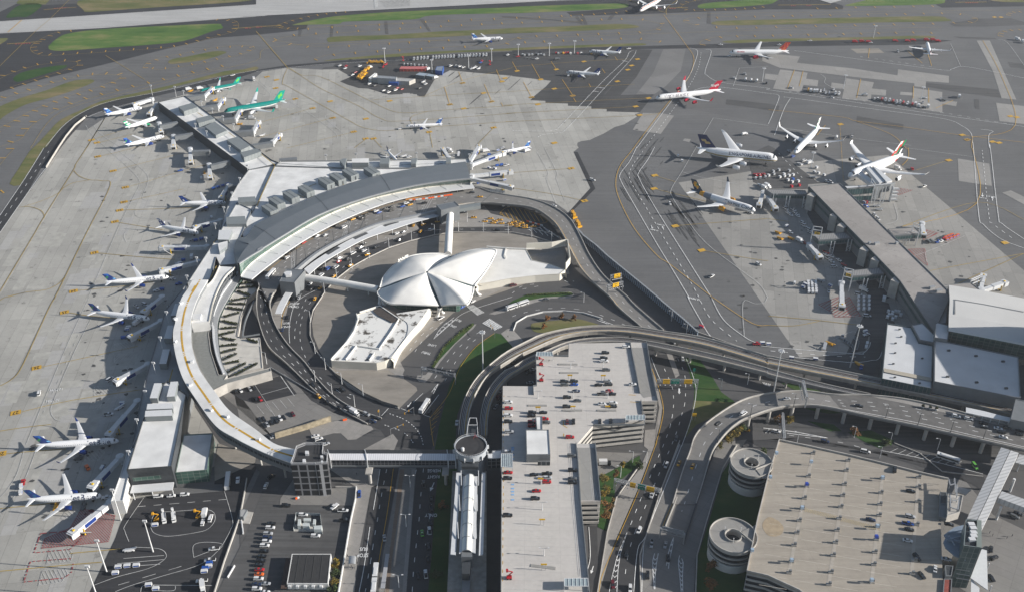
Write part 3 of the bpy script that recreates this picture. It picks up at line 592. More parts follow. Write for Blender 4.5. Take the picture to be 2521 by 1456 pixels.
for s in ["a3 1185,500 1145,520 1100,600 880,810 480,1230 420,1275 300,1290 0,1285", "a3 1215,500 1170,580 920,850 540,1260 450,1305 300,1325 250,1350"]: ds(wl, s, .5, 2.0, .6)
for s in ["b1 1040,0 1250,180 1360,300 1365,370 1320,460 1190,720 1050,1040 870,1456", "b1 1170,30 1400,210 1455,310 1400,470 1420,505 1530,520", "c1 880,0 700,380 500,850 260,1440", "c1 900,200 720,560 540,980 500,1110 540,1190 600,1210", "b1 1830,1340 1500,1320 1100,1250",
          "d1 240,70 170,300 70,460 0,535", "d1 370,30 240,370 90,590 0,660", "b1 1240,920 1220,840 1330,770 1500,720", "b1 1560,690 1380,680 1325,640 1350,600 1500,560", "a1 840,1230 900,1320 1050,1456", "a1 920,1230 980,1310 1200,1456"]: ln(sl, s, .28)
ds(sl, "c1 770,370 620,720 430,1130", .28, 4, 6)
for s in ["a2 0,790 120,900 140,940 80,950", "a2 40,800 110,860", "a2 260,960 500,1100 760,1290 800,1360", "a2 700,1185 830,1290 890,1360", "a2 1290,930 750,1110 680,1150 720,1200", "a2 1500,1000 1300,930", "b3 240,30 350,230 340,310 430,540", "b3 320,0 440,240 435,300 520,520"]: ln(sl, s, .3)
for s in ["b3 1810,-20 1660,235 1560,400 1570,480 1700,680 1900,930 2250,1200 2430,1340 2500,1456 c3 2500,0 2470,55 2380,65 2262,50 2275,390", "b3 1660,232 1830,280 2200,350", "b4 1370,0 2000,85", "a4 100,1255 280,1280 830,1360 1400,1430", "a4 1785,430 1885,655", "a3 2225,672 2510,655", "a3 2225,672 2165,850", "a3 1970,1160 2510,1235", "a3 1970,1160 1870,1330", "a4 510,730 560,770 550,815 640,870", "a4 2250,395 2340,420 2510,650", "b4 1230,540 1265,700 1130,750", "b4 1300,1085 1535,1020 1920,860", "b4 1535,1020 1555,1120", "c4 430,520 780,350 860,345", "c4 480,75 640,160 910,195"]: ln(sl, s, .35, 4)
# dark lot markings
for s in ["d1 1410,535 1230,800 1225,860 1265,965", "d1 2200,470 2280,750 2260,850 2180,1000", "d1 1480,790 1530,690 1750,665 2050,655 2110,740 2040,840 1900,880 1650,912 1520,885 1480,830 1480,790", "d1 1340,1020 1560,1035 1630,1090 1600,1150 1450,1230 1150,1310 900,1400", "d1 1900,1120 2180,1000 2030,970 1900,1000 1900,1120", "d1 2180,1010 1980,1180 1600,1300 1300,1390 1130,1456", "d1 1210,1130 1610,1100", "d1 1150,1180 1610,1140", "d1 1160,1215 1570,1185", "d1 1500,1390 2080,1395", "d1 1380,1456 1400,1400 1500,1390 1530,1440 1700,1445 1720,1400"]: ln(sl, s, .28, 5)
ds(sl, "d1 1350,622 2220,550", .3, 4.5, 4); ds(sl, "d1 1160,1390 1800,1200", .3, 6, 6)
# red equipment zones
def hatch(mb, s, rot_s, step=1.2, w_=.25, z=ZM):
    P = W(s); a, b = W(rot_s); d = (b-a).normalized(); e = Vector((-d.y, d.x, 0)); n = len(P)
    ks = [p.dot(e) for p in P]; k = min(ks)+step/2
    while k < max(ks):
        xs = []
        for i in range(n):
            p, q = P[i], P[(i+1) % n]; u, v = p.dot(e)-k, q.dot(e)-k
            if u*v < 0: r = p.lerp(q, u/(u-v)); xs.append(r.dot(d))
        xs.sort()
        for i in range(0, len(xs)-1, 2): mb.line([d*xs[i]+e*k, d*xs[i+1]+e*k], w_, z)
        k += step
z_red = "d1 440,935 560,885 690,830 800,640 1130,710 1065,965 410,1030"
hatch(rl, z_red, "d1 500,900 600,1010", 1.0, .32); ln(rl, z_red+" 440,935", .35, 1)
for s in ["d1 700,860 400,885 335,1075 690,1040 800,930 800,890", "d1 700,1130 300,1160 235,1360 630,1320 700,1270 720,1180"]: ds(rl, s, .55, 1.6, .9, 1)
for s, r in [("d1 490,1045 680,1035 720,1090 700,1160 460,1180", "d1 500,1050 560,1170"), ("d1 420,1250 640,1225 670,1280 610,1360 380,1395", "d1 500,1250 560,1370"), ("c1 925,880 1140,855 1175,880 1120,930 925,970", "c1 930,890 1010,970"), ("c1 1120,565 1290,530 1325,560 1290,600 1125,645", "c1 1120,640 1200,560"), ("c1 1120,460 1280,435 1315,465 1270,500 1120,530", "c1 1130,460 1200,520"), ("c1 920,1040 1130,970 1175,1010 1130,1060 910,1110", "c1 920,1100 1000,1010"), ("b1 1480,1010 1560,1000 1580,1040 1540,1070 1440,1065", "b1 1480,1060 1560,1010"), ("d1 850,80 990,55 1030,90 960,170 830,175", "d1 850,80 930,170"), ("d1 660,640 820,600 860,640 790,730 600,740", "d1 660,640 760,730")]:
    hatch(sl, s, r, 1.6, .2); ln(sl, s+" "+s.split()[1], .25, 1)
for s, r in [("b4 1260,390 1415,410 1250,470", "b4 1270,400 1320,460"), ("b4 1545,800 1670,830 1560,880 1520,900", "b4 1540,890 1640,830"), ("b4 1370,990 1530,980 1560,1150 1440,1060", "b4 1380,1000 1450,1060"), ("c4 490,75 690,0 790,0 905,190 650,195 630,160", "c4 500,80 630,0"), ("c3 1090,0 1100,0 1100,10", "c3 0,0 10,0")]:
    hatch(rl, s, r, 2.2, .4); ln(rl, s+" "+s.split()[1], .4, 1)
# roads: lane lines
RW = [("c2 190,480 360,690 440,780 550,900 690,1000 870,1090", 1), ("c2 490,20 440,130 400,230 380,330 380,440", 1), ("c2 535,50 470,140 440,250 430,360 440,470 480,580 540,690 620,780 720,860 850,950 960,1010", 1), ("c2 2190,340 2070,420 1970,510 1890,610 1820,700 1730,820", 1), ("c2 2330,300 2130,430 2020,550 1950,640 1840,840", 1),
      ("c2 1830,240 1660,340 1560,440 1490,550", 1), ("c2 1870,250 1720,340 1620,440 1540,560", 1), ("b2 800,1340 900,1240 1000,1150 1150,1040 1350,950", 1), ("b2 730,1290 850,1170 1000,1060 1150,990 1350,890 1550,830 1800,800 2100,795 2510,800", 1),
      ("d2 1280,255 1250,400 1220,560 1190,750 1160,920 1130,1110 1100,1300 1070,1456", 1), ("d2 1640,250 1610,560 1600,720 1580,900 1560,1080 1540,1280 1530,1456", 1), ("d2 1720,600 1690,800 1660,1000", 1),
      ("c3 1490,700 1560,860 1580,980 1575,1110 1550,1250 1500,1400 d3 1450,90 1390,230 1330,380 1270,520 1210,670 1150,820 1100,930", 1), ("c3 1620,600 1690,760 1695,1000 1665,1130 1630,1260 1580,1400 d3 1530,90 1465,240 1400,390 1340,530 1280,680 1220,830 1160,1000 1120,1180 1100,1360", 1),
      ("d3 1880,20 1830,180 1780,340 1720,500 1660,670", 1), ("c3 0,190 150,145 330,115 520,110 700,130 860,175 1050,250 1200,320 1400,410", 1), ("b3 0,1420 100,1350 280,1325", 1), ("b3 100,1380 280,1345", 1), ("c4 200,1350 700,1420 1000,1500", 1)]
for s, k in RW: ds(wl, s, .3, 3.2, 6)
for s in ["c2 330,450 325,300 360,120 430,20 b2 600,1380", "c2 1230,1160 1297,1087", "c2 1420,1090 1530,1125", "c2 1650,1155 1710,1175", "c2 1640,1150 1790,955", "c2 1540,1030 1635,940", "d2 1215,255 1150,650", "d2 1115,820 1060,1200 1010,1456", "d2 1570,260 1560,300", "c3 1360,590 1420,740 1460,830", "c3 1700,590 1780,800 1800,950 1750,1200 1660,1456", "d3 1640,10 1450,480 1310,900 1230,1040 1190,1456", "d3 1660,20 1500,420 1320,880 1280,1100 1270,1456", "d3 750,820 765,1100 735,1250", "c2 1740,410 1940,225 2100,130 2510,0"]: ln(wl, s, .3)
for s in ["c3 1370,700 1440,900 1480,1080 1462,1230 1402,1456 d3 1412,0 1245,450 1005,1000 880,1300 850,1456", "d2 1345,250 1290,650 1230,1000 1200,1180", "c2 2340,350 2150,490 2010,670 1950,800 1880,960 1720,1165 1705,1210 1740,1456", "c2 240,380 260,180 330,40", "d3 1700,300 1600,520 1470,820", "b2 0,1270 220,1090 480,830 700,740"]: ln(yl, s, .28)
for k in range(7): ln(yl, "c2 %d,%d %d,%d" % (1840-k*17+0, 1020+k*48, 1725-k*2 if k > 2 else 1760-k*15, 1110+k*42 if k < 3 else 1070+k*46), .25, 1)
# gore chevrons
def gore(a, b, n):
    A, B = resample(W(a), n), resample(W(b), n)
    wl.line(A, .32, ZM); wl.line(B, .32, ZM)
    for i in range(1, n-1):
        m = (A[i]+B[i])/2; t = (A[i+1]-A[i]).normalized()*1.8
        wl.line([A[i], m+t], .35, ZM); wl.line([m+t, B[i]], .35, ZM)
gore("d3 1120,885 1030,1100 980,1300 950,1456", "d3 1120,885 1060,1080 1035,1250 1025,1456", 12)
gore("d3 1580,925 1545,1010 1520,1120 1510,1200", "d3 1580,925 1570,1010 1540,1150 1530,1230", 6)
gore("d3 1640,1100 1625,1160 1640,1300 1655,1456", "d3 1660,1130 1675,1160 1668,1300 1672,1456", 9)
gore("d3 1395,1080 1375,1150 1380,1300 1390,1430", "d3 1430,1080 1415,1170 1400,1300 1398,1430", 9)
gore("c2 1740,410 1800,310 1900,230 1940,200", "c2 1740,410 1830,330 1920,250 1960,215", 7)
gore("c2 1785,845 1745,890 1720,930", "c2 1785,845 1760,900 1735,945", 3)
gore("c3 850,215 1000,275", "c3 830,225 930,262", 4)
hatch(wl, "b3 150,800 300,770 470,880 300,850", "b3 200,790 260,850", 3.0, .4); ln(wl, "b3 150,800 300,770 470,880", .35, 1)
hatch(wl, "b3 470,1295 600,1300 700,1400 640,1340", "b3 470,1295 520,1320", 4.0, .4)
hatch(yl, "b2 2390,640 2510,580 b3 250,640 340,720 100,720 b2 2450,690", "b3 0,600 60,700", 3.2, .35)
ln(yl, "b3 0,575 180,620 330,700 320,730 200,740 0,700 b2 2420,660 2390,640 2440,590 b3 0,575", .35)
# zebra crossings
def zebra(s, n=11):
    a, b, c, d = W(s)
    for k in range(n):
        t0, t1 = k/n, (k+.5)/n
        wl.add([p+Z*ZM for p in (a.lerp(b, t0), a.lerp(b, t1), d.lerp(c, t1), d.lerp(c, t0))], [[0, 1, 2, 3]])
zebra("c2 2215,255 2290,210 2420,290 2340,325", 5); zebra("c2 2215,255 2340,325 2420,290 2290,210", 11)
zebra("c2 2060,90 2130,75 2240,150 2170,180", 9); zebra("c4 -60,830 30,850 20,880 -40,860", 5)
for s in ["c2 1280,1130 1440,1190 1540,1260 1610,1350 1640,1456", "c2 1230,1240 1400,1300 1490,1360 1560,1456"]: ds(wl, s, .45, .9, 1.5)
# road words and arrows
def word(s, body, size, along, mb=wl, sx=.7):
    p = W(s)[0]; a, b = W(along); d = (b-a).normalized(); put_text(mb, body, size, p+Z*ZM, d.cross(Z), d, .03, sx)
for s, t, a in [("c2 1725,470", "LANE", "c2 1725,470 1660,560"), ("c2 1668,545", "THRU", "c2 1725,470 1660,560"), ("c2 295,255", "BUS", "c2 300,240 290,300"), ("c2 290,290", "ONLY", "c2 300,240 290,300"), ("c2 395,62", "BUS", "c2 420,40 350,110"), ("c2 380,92", "ONLY", "c2 420,40 350,110"), ("c2 355,66", "BUS", "c2 420,40 350,110"), ("c2 340,92", "ONLY", "c2 420,40 350,110"),
                ("d2 1055,1037", "BUS", "d2 1060,1000 1045,1100"), ("d2 1045,1097", "STOP", "d2 1060,1000 1045,1100"), ("d2 1745,268", "MERGE", "d2 1745,250 1740,330"), ("d2 1740,328", "RIGHT", "d2 1745,250 1740,330"), ("d2 1715,705", "ONLY", "d2 1720,650 1710,760"), ("b3 1457,752", "10 MPH", "b3 1500,700 1440,790"), ("b3 1393,803", "10 MPH", "b3 1440,790 1380,860"), ("c3 1790,18", "10 MPH", "c3 1800,0 1780,40"),
                ("b4 2100,487", "10 MPH", "b4 2100,480 2101,490"), ("b4 2190,478", "10 MPH", "b4 2190,490 2189,480"), ("c3 1090,-40", "", "c3 0,0 1,1"), ("c1 555,905", "10 MPH", "c1 560,880 545,930"), ("c1 520,1010", "10 MPH", "c1 530,990 515,1030"), ("c2 1985,228", "BUS", "c2 2010,215 1960,250"), ("c2 1925,280", "ONLY", "c2 1950,262 1900,300"), ("a3 870,864", "10 MPH", "a3 890,840 850,890"), ("a3 820,900", "10 MPH", "a3 840,880 800,920"), ("a3 1105,603", "10 MPH", "a3 1130,580 1080,630")]:
    if t: word(s, t, 3.4 if s[0] in 'cd' else 3.0, a)
def arrow(s, L=6, mb=wl, w_=.45):
    a, b = W(s); d = (b-a).normalized(); q = Vector((-d.y, d.x, 0)); e = a+d*L
    mb.line([a, e-d*L*.35], w_, ZM); mb.add([p+Z*ZM for p in (e, e-d*L*.4+q*L*.16, e-d*L*.4-q*L*.16)], [[0, 1, 2]])
arrow("d2 1745,385 1720,440", 7); arrow("b3 1360,755 1380,800"); arrow("b3 1485,800 1465,760"); arrow("b4 2095,440 2097,470", 8); arrow("b4 2195,515 2193,480", 8); arrow("d3 795,1205 780,1250", 5); arrow("c2 1520,1030 1495,1060", 5); arrow("c3 1635,890 1636,930", 6, wl, .9)
# parking bays on the lots
for k in range(5): ln(sl, "c2 %d,%d %d,%d" % (10+k*75, 1060-k*18, 75+k*75, 1140-k*18), .2, 1)
ln(sl, "c2 -10,860 190,1170", .2, 1); ln(sl, "c2 50,955 315,880", .3, 1); ln(sl, "c2 240,770 375,965", .5, 1)
for k in range(9): ln(sl, "d4 %d,%d %d,%d" % (1190+k*78, 88+k*16, 1270+k*78, 48+k*16), .3, 1)
for k in range(5): ln(sl, "c4 %d,%d %d,%d" % (10+k*40, 1290+k*6, -30+k*40, 1330), .5, 1)
ln(wl, "c4 -50,1280 270,1320 580,1378", .5); ln(wl, "c4 180,1330 580,1378", .4); ln(wl, "d4 1100,70 1500,150 2100,300", .3)
for nm, mb, mt in [('white_road_marking', wl, paint_white), ('worn_white_marking', sl, paint_soft), ('yellow_taxi_marking', yl, paint_yellow), ('worn_yellow_marking', gl, paint_gold), ('red_marking', rl, paint_red), ('black_pad_numerals', kl, paint_black)]:
    o = mb.build(nm, mt); o['kind'] = 'structure'
# ================================================================== BUILDINGS: west terminal, head house, station
def flat(P, z): return [Vector((p.x, p.y, z)) for p in P]
def block(par, s, z, wall, roof, z0=0.0, par_h=.7, wname='wall', rname='roof', inset=.02, crv=0):
    """walls from z0 to z under the roof outline read at height z, parapet and a sunk roof sheet"""
    P = W(s, z) if isinstance(s, str) else s
    if crv: P = catmull(P, crv, True)
    a = sum(P[i].x*P[(i+1) % len(P)].y-P[(i+1) % len(P)].x*P[i].y for i in range(len(P)))
    if a < 0: P = P[::-1]
    n = len(P); m = MB().prism(flat(P, z0), z-z0, top=False)
    Q = []
    for i in range(n):
        e1 = (P[i]-P[i-1]); e2 = (P[(i+1) % n]-P[i]); e1.z = e2.z = 0; e1.normalize(); e2.normalize()
        n1 = Vector((-e1.y, e1.x, 0)); n2 = Vector((-e2.y, e2.x, 0)); b = n1+n2
        k = .4/max(.35, (1+n1.dot(n2))) if b.length > .1 else .2
        Q.append(P[i]+b*k)
    if par_h:
        for i in range(n):
            j = (i+1) % n; m.add([P[i], P[j], Q[j], Q[i], Q[i]-Z*par_h, Q[j]-Z*par_h], [[0, 1, 2, 3], [3, 2, 5, 4]])
        R = [q-Z*par_h for q in Q]
    else: R = P
    w_ = m.build(wname, wall, par); r_ = MB().sheet(R).build(rname, roof, par)
    return w_, r_
def boxpx(mb, s, z0, z1):
    """box whose roof outline is read at z1"""
    P = W(s, z1); mb.prism(flat(P, z0), z1-z0)
# ---------------- terminal
T5 = thing('terminal_building', 'large crescent shaped terminal with grey metal arc roof and long white pier behind', 'terminal', tuple(G((640, 640))))
block(T5, "D 388,251 455,236 668,393 690,402 612,418", 10, wall_dark, white_roof, 0, .8)
block(T5, "D 612,418 677,407 634,501 600,560 575,600 530,600 567,486 585,454", 10.5, wall_grey, white_roof, 0, .6)
block(T5, "D 677,407 690,402 840,413 906,414 1000,405 D 1090,402 1000,425 900,445 800,478 700,522 640,556 600,585 590,570 634,501", 11.3, wall_grey, white_roof, 0, .5)
block(T5, "b2 240,122 800,118 1500,106 2085,97 2095,140 1500,190 900,192 190,168", 12.0, wall_grey, white_roof, 0, .9)
block(T5, "D 530,590 583,498 620,515 585,600 e1 1040,200 1080,450 800,470 740,330 640,700 500,720 350,715 e1 270,760", 12.0, wall_grey, white_roof, 0, .6)
# the arc hall
outer = catmull(W("e1 1075,450 1030,250 1090,30 D 606,582 632,551 706,514 806,471 907,437 1007,417 1083,406 1146,398", 14.0), 5)
inner = catmull(W("e1 1100,440 1300,310 1540,170 D 630,619 693,580 781,529 882,491 995,461 1083,446 1157,438.6", 17.0), 5)
A_, B_ = resample(outer, 60), resample(inner, 60)
M_ = [a.lerp(b, .5)+Z*1.2 for a, b in zip(A_, B_)]
rf = MB().strip(A_, M_).strip(M_, B_).build('arc_roof', arc_metal, T5, 40)
sm = MB()
for i in (14, 28, 42): sm.line([A_[i]+Z*.08, M_[i]+Z*.08, B_[i]+Z*.08], .45)
split(sm, 'roof_seam', dark_metal, rf)
MB().strip(flat(A_, 0), A_).build('back_wall', wall_grey, T5)
E_ = [p+Z*.4 for p in offset(B_, -1.5)]
MB().strip([p+Z*.25 for p in B_], E_).strip(E_, [p-Z*1.1 for p in E_]).build('eave', grey_metal, T5)
MB().add([A_[-1], M_[-1], B_[-1], flat([B_[-1]], 0)[0], flat([A_[-1]], 0)[0]], [[0, 1, 2, 3, 4]]).build('end_wall', wall_grey, T5)
MB().add([A_[0], M_[0], B_[0], flat([B_[0]], 0)[0], flat([A_[0]], 0)[0]], [[4, 3, 2, 1, 0]]).build('end_wall', wall_grey, T5)
ca = resample(catmull(W("e1 1150,660 D 601,668 630,640 706,588 806,531 907,493 1007,470 1083,458 1161,451", 10.6), 5), 50)
cb = resample(catmull(W("e1 1330,700 D 668,648 743,595 831,547 932,506 1007,485 1083,473 1168,462", 10.3), 5), 50)
MB().strip(resample([p-Z*1.1 for p in E_], 50), [p+Z*.7 for p in ca]).build('glazing', glass_green, T5)
can = MB().slab(ca, cb, .7).build('entrance_canopy', white_metal, T5)
MB().wall([p+Z*.0 for p in ca], .9, .5).build('canopy_beam', cream, can)
cs = MB()
for i in range(2, 50, 3): cs.bar(ca[i]+Z*1.6, ca[i].lerp(cb[i], .75)+Z*.2, .25)
split(cs, 'tie_rod', white_metal, can)
cc = MB()
for i in range(1, 50, 3): p = ca[i].lerp(cb[i], .6); cc.tube([Vector((p.x, p.y, 6)), p], .3, 6)
split(cc, 'canopy_column', white_metal, can)
MB().strip(flat(ca, 6), ca).build('facade', glass_green, T5)
# roof cooling boxes along the arc
for x, y in [(130, 590), (200, 520), (340, 460), (487, 403), (685, 325), (797, 285), (921, 240), (1132, 222)]:
    w_ = 92 if y not in (590, 222) else 70
    m = MB(); boxpx(m, "b2 %d,%d %d,%d %d,%d %d,%d" % (x-82, y-28, x-8, y-52, x+85, y+6, x+8, y+34), 11.0, 16.0)
    u = m.build('roof_unit', rtu_metal, T5)
    P = W("b2 %d,%d %d,%d" % (x-48, y-42, x+44, y+20), 16.05); MB().line(P, .5).build('unit_seam', dark_metal, u)
    Q = W("b2 %d,%d %d,%d" % (x+48, y+72, x+66, y+60), 11.3)
    MB().box((Q[0]+Q[1])/2+Z*1.6, (1.8, .7, 3.0), math.atan2(Q[1].y-Q[0].y, Q[1].x-Q[0].x)).build('louvre', dark_metal, u)
for s, h, mt in [("b2 818,118 848,100 888,98 868,180", 15.5, wall_grey), ("b2 938,100 1105,97 1100,140 938,140", 16, white_roof), ("b2 1215,105 1222,95 1312,95 1300,150 1210,150", 15, rtu_metal), ("b2 1520,100 1580,95 1565,150 1515,150", 15, rtu_metal), ("b2 1862,98 1910,85 1908,130 1860,135", 15, rtu_metal),
                 ("a1 1748,1048 1880,1010 1940,1050 1800,1095", 14.0, rtu_metal), ("a1 1915,1165 2060,1130 2105,1165 1945,1210", 14.0, rtu_metal), ("a1 2005,1240 2105,1192 2225,1280 2115,1328", 12.5, grey_roof), ("a1 2220,1372 2330,1338 2450,1430 2360,1475", 13, grey_roof), ("b1 2355,40 2510,0 2560,30 2390,90", 14, rtu_metal), ("b1 2330,480 2500,470 2510,520 2335,528", 14, rtu_metal), ("b1 2215,672 2400,662 2415,740 2218,740", 14, rtu_metal),
                 ("b1 2145,800 2275,798 2240,895 2135,893", 14.5, white_metal), ("b1 2135,930 2230,905 2225,960 2150,1010", 14, white_roof),
                 ("e2 763,88 822,86 780,252 702,256", 13.2, white_metal), ("e2 660,393 747,392 716,578 606,576", 13.2, white_metal), ("e2 590,730 692,727 640,932 540,932", 13.2, white_metal), ("e2 470,1206 575,1204 512,1416 406,1416", 18.5, white_metal), ("e2 700,1185 805,1180 756,1390 646,1396", 18.5, white_metal)]:
    m = MB(); boxpx(m, s, 9.0, h)
    wl_ = m.build('roof_unit', [rtu_metal], T5)
    if mt is white_metal:
        P = W(s, h+.04); MB().sheet(P).build('unit_lid', white_metal, wl_)
    elif mt is white_roof: MB().sheet(W(s, h+.04)).build('unit_lid', white_roof, wl_)
yw = MB()
for s in ["b2 185,168 60,440 10,560", "b2 30,40 185,165", "a1 1935,1105 1990,1140", "a1 2240,1300 2300,1345", "e1 700,100 740,40 850,95", "e1 750,480 640,690", "e2 730,1010 680,1190 570,1212", "b2 510,375 590,345", "b2 400,450 470,480", "b2 860,355 780,345"]:
    yw.line(W(s, 12.15 if s[0] == 'e' else 11.45), .7)
split(yw, 'roof_walkway', paint_gold, T5)
# west crescent
ra = smooth("e1 800,490 690,720 540,870 470,1000 350,1280 335,1420", 14); rb = smooth("e1 1055,505 900,650 780,860 690,1100 630,1390", 14)
ra, rb = resample(ra, 24), resample(rb, 24)
MB().slab(ra, rb, 8).build('crescent_roof', white_roof, T5)
MB().strip([p-Z*1.0 for p in offset(rb, .05)], [p-Z*9 for p in offset(rb, .05)]).build('crescent_glazing', glass_dark, T5)
MB().wall(ra, .8, .5).wall(rb, .5, .8).build('parapet', cream, T5)
MB().prism(flat(W("e1 350,1270 500,1260 480,1350 345,1360", 15.2), 13.8), 1.4).build('roof_hatch', white_metal, T5)
gr = W("e2 985,400 1255,400 1240,520 1270,750 1380,1085 1500,1092 1470,1142 2110,985 2122,1035 1490,1212 1290,1312 1180,1130 1090,970 1000,700", 7)
block(T5, gr, 7, wall_conc, plain('lower_roof_grey', (.20, .205, .195), .7, var=.12), 0, .3)
wa = resample(smooth("e1 1085,585 820,940 700,1200 640,1430 e2 1280,420 1290,600 1340,850 1430,1085", 6.9), 40)
wb = resample(smooth("e1 1170,600 1120,720 870,1130 770,1370 e2 1362,500 1372,640 1395,810 1440,960 1510,1090", 6.3), 40)
MB().slab(wa, wb, 1.2).build('walkway_roof', grey_metal, T5)
MB().strip([p-Z*1.2 for p in offset(wb, .4)], flat(offset(wb, .4), 0)).build('arrivals_glazing', glass_green, T5)
MB().wall(offset(wa, 1.0), .9, 1.2).build('parapet', white_metal, T5)
# white crescent walkway roof with its yellow path
sa = resample(smooth("e1 350,712 270,860 170,1010 90,1250 60,1456 e2 745,420 735,560 760,760 810,960 880,1150 990,1330 c1 2100,1240 2300,1372 d2 0,52 150,118 345,190", 18), 60)
sb = resample(smooth("e1 610,710 520,860 420,1050 340,1290 320,1456 e2 985,420 990,600 1020,760 1090,970 1180,1130 1300,1290 c1 2250,1105 2510,1292 d2 180,0 385,55", 18), 60)
SK = thing('elevated_walkway', 'long curved enclosed walkway with white roof and dashed yellow path up to glass block', 'walkway', tuple(G((560, 1000))))
MB().slab(sa, sb, .5).build('roof', white_roof, SK)
i1 = [p-Z*.5 for p in offset(sa, .6)]; i2 = [p-Z*.5 for p in offset(sb, -.6)]
MB().slab(i1, i2, 7.5).build('wall', wall_grey, SK)
wn = MB().wall([p-Z*4.6 for p in offset(sa, .5)][34:], 1.7, .3); wn.build('window', glass_dark, SK)
mid = [a.lerp(b, .48)+Z*.06 for a, b in zip(sa, sb)]
yp = MB().dashes(mid, 1.15, 1.9, .18); yp.line([p+Z*.0 for p in offset(mid[2:5], -1)], 1); yp.build('yellow_path', paint_yellow, SK)
ve = MB()
for i, o in [(8, -4), (13, -5), (20, -4), (27, 3), (33, -3.5), (41, -2), (44, 2.5), (52, 1)]:
    p = offset(mid, o)[i]; ve.box(p+Z*.5, (2.2, 1.6, 1.1), .4+i*.05)
split(ve, 'roof_vent', white_metal, SK)
cl = MB()
for i in (46, 52, 57): p = (sa[i]+sb[i])/2; cl.tube([flat([p], 0)[0], p-Z*7.8], .6, 8)
split(cl, 'column', wall_conc, SK)
# planted forecourt
FC = thing('planted_forecourt', 'pale raised forecourt with slanting rows of planters beside the crescent walkway', 'forecourt', tuple(G((590, 840))))
block(FC, "e1 1190,720 1500,760 1400,900 1250,1020 1150,1300 e2 1640,540 1720,575 1960,560 2000,990 1515,1085 1440,960 1385,760 1362,520 1400,300 1480,100 e1 1000,960 1140,800", 4.6, wall_conc, plain('forecourt_stone', (.50, .475, .43), .8, var=.12, scale=.2), 0, .3, 'wall', 'deck')
hedge_mat = grassy('hedge', (.012, .016, .008), (.03, .036, .012), (.07, .07, .02), .8)
PL = ["e1 1160,790 1365,765", "e1 1110,860 1390,830", "e1 1090,905 1300,975", "e1 990,1065 1270,1015", "e1 945,1110 1230,1120", "e1 920,1175 1190,1215", "e1 875,1330 1125,1260", "e1 840,1390 1095,1450", "e2 1405,445 1635,430", "e2 1390,540 1610,485", "e2 1430,575 1600,610", "e2 1410,690 1635,672", "e2 1420,785 1620,735", "e2 1445,885 1625,800", "e2 1470,940 1665,905", "e2 1510,1065 1755,935", "e2 1615,1100 1915,940", "e2 1785,595 1930,640"]
def leafy(mb, a, b, hw, h, n, sz):
    for k in range(n):
        p = a.lerp(b, random.random())+Vector((random.uniform(-hw, hw), random.uniform(-hw, hw), random.uniform(.1, h)))
        q = Matrix.Rotation(random.uniform(0, 6.3), 3, 'Z') @ Matrix.Rotation(random.uniform(-1.2, 1.2), 3, 'X'); s_ = sz*random.uniform(.6, 1.3)
        mb.add([p+q @ Vector((i*s_, j*s_*.7, 0)) for i, j in ((-1, -1), (1, -1), (1, 1), (-1, 1))], [[0, 1, 2, 3]])
for i, s in enumerate(PL):
    a, b = W(s, 4.4); d = b-a; o = thing('planter', '%s long planter of dark clipped shrubs on the pale forecourt, counted from the entrance end' % ['first', 'second', 'third', 'fourth', 'fifth', 'sixth', 'seventh', 'eighth', 'ninth', 'tenth', 'eleventh', 'twelfth', 'thirteenth', 'fourteenth', 'fifteenth', 'sixteenth', 'seventeenth', 'eighteenth'][i], 'planter', tuple(a), 'planters on the forecourt')
    MB().box((a+b)/2+Z*.35, (d.length, 1.5, .7), math.atan2(d.y, d.x)).build('trough', dark_metal, o)
    lm = MB(); leafy(lm, a+Z*.6, b+Z*.6, .8, .8, int(d.length*9), .4); lm.build('foliage', hedge_mat, o)
# sunken ramp wall beside the forecourt
MB_ = MB().wall(smooth("e2 1880,60 1760,330 1715,565", 4.6), 1.0, .8).wall(W("e2 1715,565 1960,525", 4.6), 1.0, .6)
tag(MB_.build('retaining_wall', wall_grey), 'grey retaining wall along the sunken ramp beside the planted forecourt', 'wall')
# departures deck
DO = "c2 1090,1240 870,1120 640,975 300,650 120,480 30,250 5,100 e1 1410,1150 1420,920 1465,800 e1 1400,735 1330,700 D 668,648 743,595 831,547 932,506 1007,485 1083,473 1168,462 b2 2300,430 b3 0,466 200,500 400,572 560,685 660,850 760,1050 900,1250 1130,1456 c3 1200,80 1480,322"
DI = "c2 1230,1185 950,1085 760,965 600,800 480,640 300,450 170,230 130,30 e1 1640,1250 1640,1050 1700,920 1765,820 b2 240,1310 380,1180 600,1005 900,845 1200,725 1500,662 1780,602 1990,557 2200,532 b3 0,552 200,582 330,652 430,742 500,852 580,1002 680,1182 820,1335 960,1456 c3 1040,100 1262,292"
def deckz(u): return 6.4*min(1, max(0.06, (u-.09)/.16)) if u < .5 else 6.4*min(1, max(.06, (1-u)/.14))
def deck(so, si, zf, n=110):
    A = resample(smooth(so, 5), n); B = resample(smooth(si, 5), n)
    fo, fi = px(so), px(si)
    # read each edge again at its true height
    def up(P):
        out = []
        for i, p in enumerate(P):
            z = zf(i/(n-1)); v = Vector((0, 0, CAM_H)); q = p-v; out.append(v+q*((z-CAM_H)/(p.z-CAM_H)))
        return out
    return up(A), up(B)
DA, DB = deck(DO, DI, deckz)
DEP = thing('elevated_road', 'curved elevated departures road wrapping the terminal forecourt on piers', 'elevated road', tuple(G((800, 560))))
MB().slab(DA, DB, 1.3).build('deck', conc_road, DEP)
MB().slab([p+Z*.05 for p in DA[:33]], [p+Z*.05 for p in DB[:33]], .04).build('asphalt_surface', road_black, DEP)
